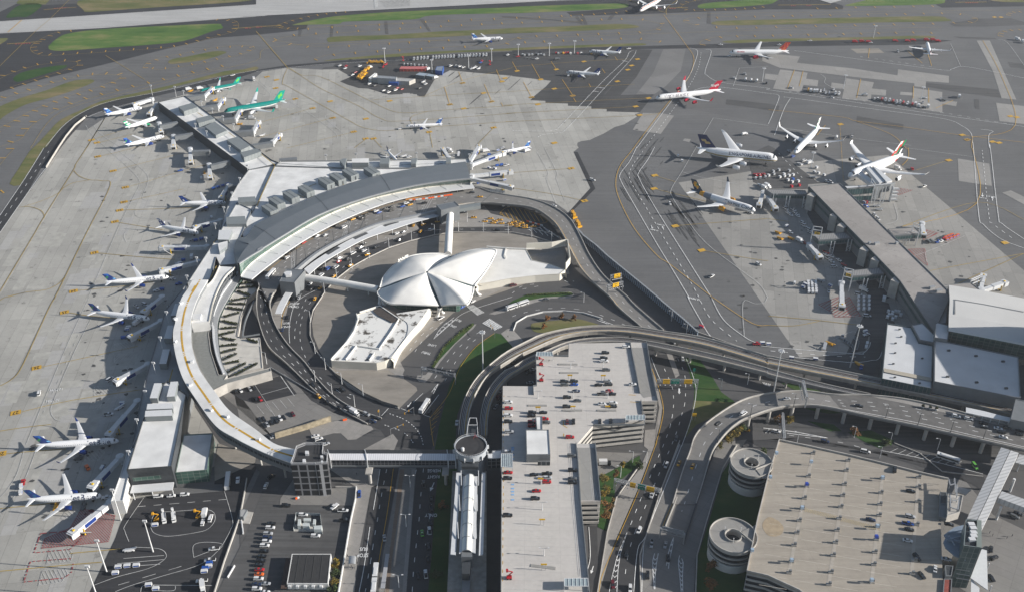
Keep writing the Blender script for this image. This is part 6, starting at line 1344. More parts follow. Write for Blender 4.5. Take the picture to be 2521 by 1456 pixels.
wallthing("d3 1640,-20 1450,480 1320,880 1250,1100 1260,1500", 1.0, .5, wall_conc, 'concrete median barrier on the left of the grey highway lanes', 'barrier', 'barrier')
wallthing("d3 1780,0 1700,320 1500,820", 1.1, .5, wall_conc, 'concrete barrier on the left of the descending ramp lanes', 'barrier', 'barrier')
wallthing("d3 2010,0 1850,450 1680,980", 1.1, .6, wall_dark, 'dark narrow barrier between the descending ramp and the helix access road', 'barrier', 'barrier')
wallthing("d3 2200,20 2060,250 1900,780 1810,1100 1795,1500", 1.0, .5, wall_conc, 'curved concrete parapet around the lawn under the spiral ramps', 'barrier', 'barrier')
wallthing("c4 0,610 100,625 c3 1660,290", .9, .4, wall_conc, 'low concrete barrier along the ramp edge by the train guideway', 'barrier', 'barrier')
wallthing("c4 195,835 530,900", 1.0, .9, red_paint, 'long red plastic barrier on the lawn under the guideway', 'barrier', 'barrier')
wallthing("d4 1230,0 1480,100 1700,280 2100,330", .8, .4, wall_conc, 'low wall between the bus lane and the underpass pavement', 'boundary_wall')
# ---------------- sign gantries
def gantry(sa_, sb_, zt, lab, panels, face=1, zg=0, truss=2.0):
    A, B = G(px(sa_)[0], zt), G(px(sb_)[0], zt); o = thing('sign_gantry', lab, 'gantry', tuple(flat([A], zg)[0])); d = (B-A).normalized(); n = d.cross(Z)*face
    m = MB()
    for dy in (-.5, .5):
        for dz in (0, -truss): m.bar(A+n*dy+Z*dz, B+n*dy+Z*dz, .32)
    k = max(4, int((B-A).length/2.6))
    for i in range(k):
        p, q = A.lerp(B, i/k), A.lerp(B, (i+1)/k); m.bar(p+n*.5, q+n*.5-Z*truss, .16); m.bar(p-n*.5, q-n*.5-Z*truss, .16); m.bar(p+n*.5, p-n*.5, .14)
    m.build('truss', steel, o)
    pm = MB(); [pm.bar(Vector((p.x, p.y, zg)), p+Z*.2, .6) for p in (A, B)]; split(pm, 'post', steel, o)
    lm = MB(); [lm.box(A.lerp(B, (i+.5)/8)+n*2.0-Z*(truss+.7), (.6, .5, .3), math.atan2(d.y, d.x)) for i in range(8)]; lm.build('lamp_row', white_metal, o)
    for t0, t1, mat, lines in panels:
        p, q = A.lerp(B, t0)+n*.8, A.lerp(B, t1)+n*.8; c = (p+q)/2-Z*(truss*.5-.2); h = truss+1.4
        s_ = MB().box(c, ((q-p).length, .25, h), math.atan2(d.y, d.x)).build('sign_panel', mat, o)
        if lines:
            t = MB(); xd = d if face > 0 else -d
            for i, L in enumerate(lines): put_text(t, L, h*.8/len(lines)*.8, c+n*.2+Z*h*(.5-(i+.5)/len(lines)), xd, Z, .02, .75)
            t.build('lettering', paint_black if mat is yellow_sign else paint_white, s_)
    return o
gantry("c3 1425,802", "c3 1822,805", 8.0, 'sign gantry with two yellow and one green panel beside the pale garage', [(.13, .30, yellow_sign, ['Terminal 5', 'Arrivals']), (.335, .535, green_sign, ['Airport Exit', 'v     v']), (.655, .855, yellow_sign, ['Terminal 5', 'Departures'])])
gantry("d3 1003,345", "d3 1450,448", 8.0, 'sign gantry with yellow, green and yellow panels below the garage ramp', [(.35, .47, yellow_sign, ['5', 'Arrivals']), (.52, .68, green_sign, ['Airport Exit', 'v     v']), (.71, .88, yellow_sign, ['5', 'Departures'])])
gantry("d3 1455,827", "d3 1690,885", 7.5, 'grey sign gantry seen from behind over the merging ramp lanes', [(.05, .95, grey_metal, [])], -1)
gantry("c2 1620,682", "c2 1950,748", 8.0, 'dark sign gantry seen from behind across the flight hall road', [(.15, .40, wall_dark, []), (.44, .72, wall_dark, []), (.76, .97, wall_dark, [])], -1)
gantry("b3 965,1243", "b3 1070,1222", 12.5, 'first sign gantry on the ramp with one yellow panel, beside the blast fence', [(.28, .85, yellow_sign, ['All', 'Terminals'])], 1, 5.5)
gantry("b3 935,1340", "b3 1085,1302", 12.5, 'nearer ramp sign gantry with one yellow panel, beside the blast fence', [(.30, .70, yellow_sign, ['Airport', 'Exit'])], 1, 5)
gantry("f3 1600,25", "f3 1645,215", 18, 'narrow steel sign gantry across the curved elevated ramp', [(.2, .9, grey_metal, [])], 1, 10)
gantry("f3 1365,400", "f3 1385,690", 8.5, 'narrow steel sign gantry over the lower road beside the tan garage corner', [(.2, .9, grey_metal, [])], 1, 0)
def roadsign(s, mat, lab, w_=2.2, h=2.0, zt=4.5, z0=0, lines=None):
    p = G(px(s)[0], zt); o = thing('road_sign', lab, 'sign', (p.x, p.y, z0)); m = MB(); [m.bar((p.x+d, p.y, z0), (p.x+d, p.y, zt), .18) for d in (-w_*.3, w_*.3)]; split(m, 'post', steel, o)
    q = MB().box(p+Vector((0, -.2, 0)), (w_, .15, h)).build('sign_panel', mat, o)
    if lines: t = MB(); [put_text(t, L, h*.8/len(lines), p+Vector((0, -.3, h*(.5-(i+.5)/len(lines)))), (1, 0, 0), Z, .02, .8) for i, L in enumerate(lines)]; t.build('lettering', paint_black, q)
roadsign("c3 1785,1145", yellow_sign, 'square yellow sign on the verge beside the dark highway', 2.6, 2.4); roadsign("c3 1783,705", green_sign, 'small green sign on the lawn beside the highway under the guideway', 1.6, 2.4); roadsign("c3 1735,498", yellow_sign, 'small yellow sign between the two guideways', 2.2, 1.2)
for s, lab in [("c3 565,757", 'back left'), ("c3 892,760", 'back right'), ("c3 252,1070", 'far left'), ("c3 595,1062", 'middle'), ("c3 935,1062", 'right of middle'), ("d3 278,340", 'beside the red hatchback'), ("d3 293,740", 'half way down the open deck'), ("d3 310,1180", 'near the bottom edge')]:
    roadsign(s, yellow_sign, 'yellow twin row sign on the pale garage deck, %s' % lab, 2.9, 1.0, 18+4.2, 18, None)
# ---------------- small buildings
o = thing('flat_roof_building', 'low white building with a black ribbed roof and five window units', 'building', tuple(G((750, 1420))))
shed_roof = plain('shed_roof', (.032, .032, .033), .85, var=.15)
block(o, "d2 350,1080 735,1080 705,1375 300,1372", 4.2, wall_white, shed_roof, 0, .15)
m = MB(); [m.line(W("d2 %d,1085 %d,1370" % (350+k*76+76, 300+k*80+80), 4.2), .25) for k in range(4)]; split(m, 'roof_seam', plain('seam', (.055, .055, .055), .8), o)
m = MB(); [m.box(G(px("d2 %d,1397" % (330+k*77))[0], 2.6)+Vector((0, -.4, 0)), (1.4, .9, 1.6)) for k in range(5)]; split(m, 'window_unit', white_metal, o)
MB().slab(W("d2 290,1125 335,1120", 2.8), W("d2 240,1420 300,1420", 2.8), .3).build('side_canopy', plain('brown_canopy', (.07, .045, .035), .8), o)
o = thing('facility_building', 'low pale ramp building with silver roof plant and a blue container, amid yellow machines', 'building', tuple(G((960, 190))))
block(o, "a2 1115,770 1190,745 1560,775 1500,800 1300,790 1250,785", 4.5, wall_conc, grey_roof, 0, .3); block(o, "a2 1185,740 1380,755 1370,775 1190,765", 7, steel, steel, 0, .2); block(o, "a2 1100,765 1165,715 1185,720 1125,775", 4.5, wall_white, white_roof, 0, .2)
MB().prism(flat(W("a2 1300,790 1395,795 1390,815 1298,810", 3.4), 0), 3.4).build('container', blue_paint, o)
o = thing('ramp_shelter', 'pair of long low shelters with pale blue roofs beside the ramp building', 'shelter', tuple(G((1040, 185))))
for s in ("a2 1560,735 1600,712 1690,722 1650,748", "a2 1660,745 1690,722 1755,735 1730,755"): block(o, s, 3.6, wall_grey, plain('shelter_roof%d' % len(MATS), (.30, .36, .42), .5), 0, .1)
o = thing('ramp_shed', 'small blue sided shed at the end of the row of red containers', 'shed', tuple(G((1080, 170)))); block(o, "a2 1755,690 1770,655 1840,650 1825,700", 5, blue_paint, plain('shed_dull', (.20, .24, .30), .6), 0, .1)
for i in range(7):
    p = G(px("a2 %d,690" % (1432+i*36))[0]); o = thing('container', '%s red container from the left in the row beside the ramp building' % ORD[i], 'container', tuple(p), 'red containers beside the ramp building')
    b = MB().box(p+Z*1.4, (4.6, 9, 2.8), -.12).build('box', C('container_red%d' % i, (.42+.02*i, .07+.012*(i % 4), .06)), o); MB().box(p+Z*2.84, (4.2, 8.6, .06), -.12).build('lid', C('container_lid%d' % i, (.50, .14, .13)), o)
o = thing('substation', 'fenced yard of pale electrical cabinets inside the staff car park', 'equipment yard', tuple(G((760, 1285))))
for s, h in (("d2 410,740 438,740 432,805 405,805", 3), ("d2 465,730 535,730 535,755 465,755", 2.5), ("d2 455,778 522,778 522,808 455,808", 2.8), ("d2 560,740 585,740 580,790 555,790", 2.2), ("d2 568,805 645,800 640,840 565,840", 3.4)):
    MB().prism(flat(W(s, h), 0), h).build('cabinet', C('cabinet%d' % len(MATS), (.50, .53, .52)), o)
MB().wall(W("d2 370,860 395,700 630,710 650,890", 0), 2.0, .1).build('fence', plain('yard_fence', (.33, .36, .37), .6), o)
MB().prism(flat(W("d2 370,790 590,770 570,860 365,860", .3), 0), .3).build('plinth', wall_conc, o)
for s, lab in [("d2 1270,1083 1305,1083 1262,1420 1218,1420", 'long low grey bus shelter roof beside the articulated bus')]:
    o = thing('bus_shelter', lab, 'shelter', tuple(G(px(s)[0]))); MB().prism(W(s, 2.8), .2, bottom=True).build('roof', plain('shelter_grey', (.33, .335, .35), .6), o); m = MB(); [m.tube([flat([p], 0)[0], p], .1, 5) for p in W(s, 2.8)]; split(m, 'post', steel, o)
o = thing('bus_shelter', 'rounded silver bus shelter with people waiting around it', 'shelter', tuple(G((875, 1375))))
a, b = G(px("d2 945,1110")[0], 2.8), G(px("d2 938,1185")[0], 2.8); m = MB(); VR = [[a.lerp(b, k/6)+Vector((math.cos(x)*1.8, 0, math.sin(x)*.8)) for x in [PI*j/8 for j in range(9)]] for k in range(7)]
for k in range(6): m.add(VR[k]+VR[k+1], [[j, j+1, 10+j, 9+j] for j in range(8)])
m.build('vault', steel, o, 60); m = MB(); [m.tube([Vector((p.x+d, p.y, 0)), Vector((p.x+d, p.y, 2.8))], .1, 5) for p in (a, b) for d in (-1.6, 1.6)]; split(m, 'post', steel, o)
o = thing('security_booth', 'small grey booth on the concrete strip beside the ramp lot barrier', 'booth', tuple(G((600, 1260)))); block(o, "d1 2350,650 2400,638 2425,650 2385,720 2350,715", 3.2, wall_grey, grey_roof, 0, .1); MB().prism(flat(W("d1 2335,745 2440,752 2475,640 2410,630", 3), .2), .4).build('plinth', wall_conc, o)
# ================================================================== AIRCRAFT AND BOARDING BRIDGES
air_white = plain('aircraft_white', (.80, .80, .80), .3, var=0, spec=.5); air_grey = plain('aircraft_grey', (.62, .625, .63), .4, var=0)
navy = C('livery_navy', (.010, .035, .18)); midblue = C('livery_blue', (.03, .12, .42)); skyblue = C('livery_sky', (.16, .40, .66)); lgreen = C('livery_green', (.04, .26, .07))
teal = C('livery_teal', (.0, .19, .165)); tealt = C('livery_teal_tail', (.0, .30, .24)); shamrock = C('livery_clover', (.17, .55, .05)); kelly = C('livery_kelly', (.0, .27, .12)); darkb = C('livery_midnight', (.010, .018, .085)); gold = C('livery_gold', (.45, .33, .14))
crimson = C('livery_crimson', (.42, .008, .035)); orange_r = C('livery_orange', (.60, .12, .03)); amber = C('livery_amber', (.75, .34, .015)); pgrey = C('livery_grey', (.20, .22, .25)); emred = C('livery_red', (.50, .02, .02)); emgreen = C('livery_emgreen', (.0, .18, .07)); black = C('livery_black', (.012, .012, .012)); slate = C('livery_slate', (.035, .055, .085)); txt_grey = C('letter_grey', (.06, .075, .13)); silver_txt = C('letter_silver', (.20, .19, .22)); inlet = C('engine_inlet', (.02, .02, .02))
TYPES = {'A320': (37.6, 35.0, 1.98, 2, 3.9), 'A321': (44.5, 35.8, 1.98, 2, 4.0), 'E190': (36.2, 28.7, 1.6, 2, 3.4), 'A330': (60.5, 60.3, 2.82, 2, 5.4), 'A340': (72.0, 63.4, 2.82, 4, 5.4), 'B777': (70.0, 62.0, 3.1, 2, 5.8), 'A380': (72.0, 79.8, 3.9, 4, 7.0)}
def loft_foil(mb, secs):
    """secs: (leading edge point, chord, thickness, axis of thickness)"""
    R = []
    for le, c, t, ax in secs:
        ax = Vector(ax); R.append([Vector(le)+Vector((-c*u, 0, 0))+ax*t*v for u, v in ((0, 0), (.12, .42), (.4, .5), (.75, .25), (1, 0), (.75, -.2), (.4, -.4), (.12, -.35))])
    mb.rings(R)
def aircraft(nose, tail, typ, label, fin, body=None, engine=None, letters=None, lsize=2.6, lx=.74, lmat=None, winglet=None, sharklet=True, tailtext=None, ltilt=.42):
    L0, span, r, neng, zc = TYPES[typ]
    N, T = G(px(nose)[0], zc), G(px(tail)[0], zc+1.3); d = N-T; d.z = 0; L = d.length; k = L/L0 if L/L0 < 1.12 else 1.0
    L = L0
    o = thing('airliner', label, 'airliner', (0, 0, 0), 'airliners parked and taxiing on the airfield')
    mid = (N+T)/2; dn = d.normalized(); o.location = Vector((mid.x, mid.y, 0))-dn*(L*k/2); o.location.z = z5; o.rotation_euler.z = math.atan2(d.y, d.x); o.scale = (k, k, k); o['_loc'] = (0, 0, 0)
    jumbo = typ == 'A380'; rv = r*1.12 if jumbo else r; body = body or (lambda u, a: 0); mats_b = [air_white]+(letters or {}).get('mats', [])
    # fuselage: stations (x/L, radius, z shift)
    st = [(0, .05, .62), (.02, .22, .52), (.08, .45, .38), (.16, .72, .22), (.26, .93, .06), (.34, 1, 0), (.55, 1, 0), (.75, 1, 0), (.86, 1, 0), (.905, .97, -.01), (.94, .86, -.07), (.965, .70, -.14), (.985, .46, -.22), (.997, .2, -.28), (1, .05, -.29)]
    n = 18; R = []
    xs = []
    for i in range(len(st)-1):
        a, b = st[i], st[i+1]; m_ = 3 if b[0]-a[0] > .05 else 1
        for j in range(m_): t = j/m_; xs.append(tuple(a[q]+(b[q]-a[q])*t for q in range(3)))
    xs.append(st[-1])
    mb = MB()
    for u, rr, dz in xs: R.append([Vector((u*L, math.sin(2*PI*q/n)*r*rr, zc+dz*r*1.0+math.cos(2*PI*q/n)*rv*rr)) for q in range(n)])
    mb.rings(R, caps=False)
    for i in range(len(xs)-1):
        for q in range(n): mb.m[i*n+q] = body((xs[i][0]+xs[i+1][0])/2, (q+.5)/n)
    fus = mb.build('fuselage', mats_b, o, 50, local=True)
    ck = MB(); 
    for s_ in (-1, 1):
        for a0, a1 in ((.10, .55), (.62, 1.05)):
            v = []
            for uu, aa in ((.947, a0), (.947, a1), (.966, a1+.05), (.966, a0)):
                rr = .83 if uu < .95 else .70; dz = -.08 if uu < .95 else -.14
                v.append((uu*L, s_*math.sin(aa)*r*rr*1.04, zc+dz*r+math.cos(aa)*rv*rr*1.04))
            ck.add(v, [[0, 1, 2, 3]])
    split(ck, 'cockpit_window', glass, fus, local=True)
    wn = MB(); nw = int(L*.62/1.1)
    for s_ in (-1, 1):
        for lev in ((.30, 1.05) if jumbo else (.36,)):
            for i in range(nw):
                x = L*(.24+.66*i/nw); a = PI/2-lev*.9; rr = 1.01
                wn.add([(x+dx, s_*math.sin(a+da)*r*rr, zc+math.cos(a+da)*rv*rr) for dx, da in ((0, 0), (.45, 0), (.45, .16/r*2), (0, .16/r*2))], [[0, 1, 2, 3]])
    wn.build('window_row', pgrey, fus, local=True)
    # wings
    sw = .27*span*.5*1.9; root = L*.62; cr = span*.175 if not jumbo else span*.20; ct = cr*.24
    for s_ in (-1, 1):
        mb = MB(); h = span/2
        loft_foil(mb, [((root, s_*r*.3, zc-rv*.55), cr, cr*.13, (0, 0, 1)), ((root-.35*sw*.9, s_*h*.36, zc-rv*.50+h*.030), cr*.60, cr*.075, (0, 0, 1)), ((root-sw*.70, s_*h*.72, zc-rv*.45+h*.085), cr*.38, cr*.045, (0, 0, 1)), ((root-sw, s_*h*.985, zc-rv*.4+h*.135), ct, ct*.09, (0, 0, 1))])
        wg = mb.build('wing', air_grey if typ != 'x' else air_white, o, 35, local=True)
        if sharklet:
            mb = MB(); zz = zc-rv*.4+h*.135; hw = h*.12 if not jumbo else h*.05
            loft_foil(mb, [((root-sw, s_*h*.985, zz), ct, .18, (0, 1, 0)), ((root-sw-ct*.9, s_*(h*1.0+hw*.3), zz+hw), ct*.45, .1, (0, 1, 0))])
            mb.build('winglet', winglet or air_white, wg, 35, local=True)
        ys = (.33,) if neng == 2 else (.32, .62)
        for yy in ys:
            er = r*(.62 if neng == 2 else .50) if typ not in ('B777', 'A380') else r*(.60 if typ == 'B777' else .47); el = er*3.4
            ex = root-.9*sw*yy+cr*.28; ey = s_*h*yy; ez = zc-rv*.5+h*.09*yy-er*1.25
            mb = MB(); prof = [(0, .45), (.25, .72), (.6, .98), (.85, 1), (1, .86)]; RR = [[Vector((ex-el*.62+el*u, ey+math.sin(2*PI*q/14)*er*w_, ez+math.cos(2*PI*q/14)*er*w_)) for q in range(14)] for u, w_ in prof]
            mb.rings(RR, caps=False); mb.box((ex-el*.2, ey, ez+er*1.05), (el*.7, er*.25, er*.7)); en = mb.build('engine', engine or air_white, o, 40, local=True)
            mb = MB(); mb.rings([[Vector((ex+el*.36, ey+math.sin(2*PI*q/14)*er*.85, ez+math.cos(2*PI*q/14)*er*.85)) for q in range(14)], [Vector((ex+el*.30, ey+math.sin(2*PI*q/14)*er*.8, ez+math.cos(2*PI*q/14)*er*.8)) for q in range(14)]], True); mb.build('inlet', inlet, en, local=True)
    # tailplanes and fin
    tsp = span*.36 if not jumbo else span*.38
    for s_ in (-1, 1):
        mb = MB(); loft_foil(mb, [((L*.125, s_*r*.15, zc+rv*.45), L*.085, .5, (0, 0, 1)), ((L*.055, s_*tsp*.5, zc+rv*.45+tsp*.045), L*.032, .15, (0, 0, 1))]); mb.build('tailplane', air_white, o, 35, local=True)
    fh = {'A320': 5.9, 'A321': 5.9, 'E190': 5.6, 'A330': 9.0, 'A340': 9.0, 'B777': 9.6, 'A380': 12.6}[typ]
    fmats, fpat = fin; nu, nv = len(fpat[0]), len(fpat); mb = MB()
    zb = zc+rv*.72; x0, x1 = L*.205, L*.06; y0, y1 = L*.075, -L*.012
    if jumbo: x0, y0 = L*.25, L*.10
    for s_ in (-1, 1):
        V = []
        for j in range(nv+1):
            t = j/nv; le = x0+(y0-x0)*t; te = x1+(y1-x1)*t
            for i in range(nu+1):
                u = i/nu; th = .32*(1-t*.6)*math.sin(PI*min(1, max(0, u*.9+.05))); V.append((le+(te-le)*u, s_*th, zb+fh*t))
        F = []; 
        for j in range(nv):
            for i in range(nu): F.append([j*(nu+1)+i, j*(nu+1)+i+1, (j+1)*(nu+1)+i+1, (j+1)*(nu+1)+i])
        k0 = len(mb.f); mb.add(V, F)
        for j in range(nv):
            for i in range(nu): mb.m[k0+j*nu+i] = int(fpat[nv-1-j][i])
    fn = mb.build('tail_fin', fmats, o, 40, local=True)
    if tailtext:
        tm = MB()
        for s_ in (-1, 1): put_text(tm, tailtext[0], tailtext[1], ((x0+y1)/2+.4, s_*.45, zb+fh*.52), (-s_*1, 0, .12), (-.25, 0, 1), .04)
        tm.build('tail_lettering', tailtext[2], fn, local=True)
    if letters and letters.get('text'):
        tm = MB()
        for s_ in (-1, 1):
            v, f = text_mesh(letters['text'], lsize, .06)
            P = []
            for p in v:
                a = ltilt+p.y/rv; P.append((L*lx-s_*p.x, s_*math.cos(a)*r*1.025, zc+math.sin(a)*rv*1.025))
            tm.add(P, f)
        tm.build('lettering', lmat or txt_grey, fus, local=True)
    # landing gear
    for gx, gy in ((.87, 0), (.50, r*.95), (.50, -r*.95)):
        mb = MB(); mb.bar((L*gx, gy, .6), (L*gx, gy, zc-rv*.6), .3)
        for q in (-.45, .45): mb.tube([(L*gx, gy+q-.15, .6), (L*gx, gy+q+.15, .6)], .6, 10)
        mb.build('landing_gear', rubber, o, local=True)
    return o
PATN = (([navy, midblue, air_white]), ["0001", "0010", "0000", "0020", "0100"])
PATG = (([navy, midblue, lgreen, skyblue]), ["1110", "0100", "0020", "0002", "3000", "0000"])
PATS = (([navy, air_white, midblue]), ["1012", "0101", "0000", "0010", "0200"])
PATT = (([navy, C('livery_grid', (.01, .10, .22)), midblue]), ["0001", "0100", "0001", "0100", "0010"])
PATW = (([air_white, midblue, skyblue, navy]), ["0001", "1231", "2113", "1321", "1131"])
PATM = (([kelly, air_white]), ["0000", "1111", "0000", "1110", "0000"])
JB = {'text': 'jetBlue', 'mats': [navy]}
jbody = lambda u, a: 1 if (.42 < u < .60 and .42 < a < .58) else 0
J = [("d1 995,510", "d1 265,543", 'A320', 'white jet with blue grid patterned tail at the nearest gate, bottom left', PATT, False),
     ("c1 1165,1400", "c1 355,1440", 'A321', 'long white winglet jet with blue and green tail, second from the bottom left', PATG, True),
     ("c1 1468,210", "c1 885,130", 'A321', 'white winglet jet with stairs truck at its nose, beside stand pad 25', PATG, True),
     ("b1 1655,1255", "b1 1025,1303", 'A321', 'white winglet jet on stand pad 24, angular blue and green tail', PATG, True),
     ("b1 1950,825", "b1 1553,748", 'A320', 'white jet with white striped navy tail, parked on stand pad 22', PATS, False),
     ("b1 2213,528", "b1 1765,530", 'A320', 'white jet with plain navy tail, parked on stand pad 21', PATN, False),
     ("a1 1638,1328", "a1 1190,1430", 'A320', 'white jet with blue and green tail beside the pier, nearest of three there', PATG, False),
     ("a1 1390,1055", "a1 1030,1122", 'A320', 'white jet with white tipped blue tail at the far end of the pier', PATW, False),
     ("a2 2415,378", "a2 2112,382", 'A320', 'white jet with white tipped blue tail taxiing right along the grass strips', PATW, False),
     ("a2 1468,1240", "a2 1828,1212", 'E190', 'small white jet with blue tail being pushed by a white tug on the apron', PATW, False),
     ("a3 530,710", "a3 862,725", 'A320', 'white jet with dark blue tail on the dark apron, nearer of two', PATN, False),
     ("a3 755,505", "a3 1070,515", 'A320', 'white jet with dark blue tail on the dark apron, beside the ground equipment rows', PATN, False),
     ("e4 1790,270", "e4 2225,170", 'E190', 'small white jet with blue and white tail at the gate right of the arc roof', PATW, True)]
for n_, t_, ty, lab, fin, shk in J: aircraft(n_, t_, ty, lab, fin, jbody, navy, JB, 4.6 if ty != 'E190' else 3.6, .77, None, navy, True if shk else False)
aircraft("a1 1545,1152", "a1 1222,1250", 'A320', 'white retro jet with green striped tail and green marks, middle one beside the pier', PATM, jbody, kelly, {'text': 'JETS', 'mats': [kelly]}, 2.6, .70, kelly, kelly, False)
aircraft("e4 345,385", "e4 195,215", 'E190', 'white jet nosed in behind the terminal roof, seen from its tail', PATN, jbody, navy, None, winglet=navy)
gb_ = lambda u, a: 1 if (a < .26 or a > .74) else 0
ALF = (([tealt, shamrock]), ["00000", "00100", "01110", "00100", "00000"])
aircraft("a1 1955,898", "a1 2365,812", 'A321', 'green topped white jet with green clover tail, farther of the two by the pier', ALF, gb_, None, {'text': '', 'mats': [teal]}, winglet=tealt)
aircraft("a1 2195,1098", "a2 290,985", 'A330', 'large green topped white jet with green clover tail, nearer of the two', ALF, gb_, None, {'text': '', 'mats': [teal]}, winglet=tealt)
aircraft("a3 1405,962", "a3 2045,885", 'A340', 'long white four engined jet with red tail and red engines on the taxiway', ([crimson], ["0"]), None, crimson, {'text': 'virgin atlantic', 'mats': []}, 5.0, .70, silver_txt, crimson, True, ('Virgin', 3.6, air_white), .45)
aircraft("a3 1252,105", "a3 1480,-25", 'A340', 'white four engined jet with orange roof stripe, taxiing toward the viewer at top', ([air_white, amber, emred], ["00000", "01100", "02200", "00000"]), lambda u, a: 1 if (.03 < a < .11) else (2 if (.89 < a < .97) else 0), None, {'text': '', 'mats': [orange_r, orange_r]})
aircraft("a3 2130,515", "a4 200,505", 'B777', 'white wide body jet with red sunburst tail and red engines, top right', ([orange_r, crimson, air_white], ["01010", "10101", "01010", "01001", "22000"]), None, crimson, {'text': 'AIR INDIA', 'mats': []}, 2.0, .82, crimson, air_white, False)
aircraft("a4 1557,408", "a4 1592,528", 'A340', 'white four engined jet seen from behind beside red fuel trucks, top right', ([air_white, crimson], ["00", "11"]), None, None, None)
aircraft("b4 88,100", "b3 1808,8", 'A380', 'double deck white jet with navy and gold tail beside the concourse', ([darkb, gold], ["00000", "00000", "00110", "01100", "00000", "00000"]), lambda u, a: 1 if .30 < a < .335 or .665 < a < .70 else 0, None, {'text': 'SINGAPORE AIRLINES', 'mats': [gold]}, 3.9, .66, darkb, air_white, True, None, .35)
aircraft("b4 262,38", "a4 500,1238", 'A340', 'white four engined jet with pale green edged fin, parked nose to the concourse', ([air_white, emgreen], ["0000", "1000", "0000", "1000", "1000"]), lambda u, a: 0, None, {'text': '', 'mats': [emgreen]})
aircraft("b4 790,270", "b4 1315,68", 'A380', 'double deck white jet with red, green and black waved tail at the concourse', ([air_white, emred, emgreen, black], ["00122", "01122", "01233", "11230", "12330"]), lambda u, a: 1 if .13 < u < .18 and .2 < a < .8 else 0, None, {'text': 'Emirates', 'mats': [emred]}, 3.6, .60, gold, air_white, True, None, .6)
aircraft("b3 2383,605", "b3 1745,400", 'A330', 'white wide body jet with dark tail, yellow sun emblem and yellow engines', ([slate, amber, lgreen], ["00000", "01100", "02110", "01110", "00100", "00000"]), lambda u, a: 1 if u < .17 else (2 if u < .24 else (3 if u < .36 else 0)), amber, {'text': 'Thomas Cook', 'mats': [slate, amber, pgrey]}, 4.4, .76, slate, slate, True, None, .40)
# ---------------- boarding bridges
bridge_white = plain('bridge_white', (.54, .55, .56), .5, var=.08)
def jetbridge(base, head, lab, ad=True, z=4.6, group='boarding bridges at the gates'):
    A, B = G(px(base)[0], z), G(px(head)[0], z); d = B-A; d.z = 0; L = d.length; d.normalize(); n = Vector((-d.y, d.x, 0))
    o = thing('boarding_bridge', lab, 'boarding bridge', tuple(flat([A], 0)[0]), group); a = math.atan2(d.y, d.x)
    MB().lathe(flat([A], 0)[0], [(.8, 0), (.8, z-1.6), (2.2, z-1.5), (2.2, z+1.7), (.1, z+1.9)], 12).build('rotunda', bridge_white, o, 30)
    t1, t2 = .45, .80
    def seg(u0, u1, w_, h): p, q = A+d*L*u0, A+d*L*u1; return MB().box((p+q)/2, ((q-p).length, w_, h), a)
    s1 = seg(.0, t1, 2.7, 2.7).build('inner_tunnel', bridge_white, o); s2 = seg(t1, .93, 3.2, 3.2).build('outer_tunnel', bridge_white, o)
    if ad:
        for sgn in (-1, 1):
            m = MB(); c = A+d*L*.60+n*sgn*1.68; m.box(c, (min(8, L*.28), .08, 2.3), a); m.build('banner', navy, s2)
    m = MB(); m.box(B-d*.4, (3.6, 4.4, 3.4), a); m.box(B+d*1.6-Z*.1, (1.0, 4.0, 3.0), a); cb = m.build('cab', bridge_white, o)
    MB().box(B+d*2.15-Z*.3, (.15, 3.2, 2.2), a).build('cab_opening', inlet, cb); MB().box(B-d*.8+Z*1.9, (1.1, 1.1, .5), a).build('beacon_box', yellow_paint, cb)
    c = A+d*L*t2; m = MB(); [m.bar(flat([c+n*s_*1.9], .5)[0], c+n*s_*1.9, .45) for s_ in (-1, 1)]; m.bar(flat([c-n*2.1], .7)[0], flat([c+n*2.1], .7)[0], .6); m.build('drive_column', yellow_paint, o)
    m = MB(); [m.tube([flat([c+n*s_*1.3-n*.3], .6)[0], flat([c+n*s_*1.3+n*.3], .6)[0]], .6, 10) for s_ in (-1, 1)]; split(m, 'wheel', rubber, o)
    m = MB(); s0 = B-d*2.5+n*2.2; m.slab([s0, s0+n*.1-d*5-Z*(z-.4)], [s0+n*1.0, s0+n*1.1-d*5-Z*(z-.4)], .25); m.build('service_stair', steel, o)
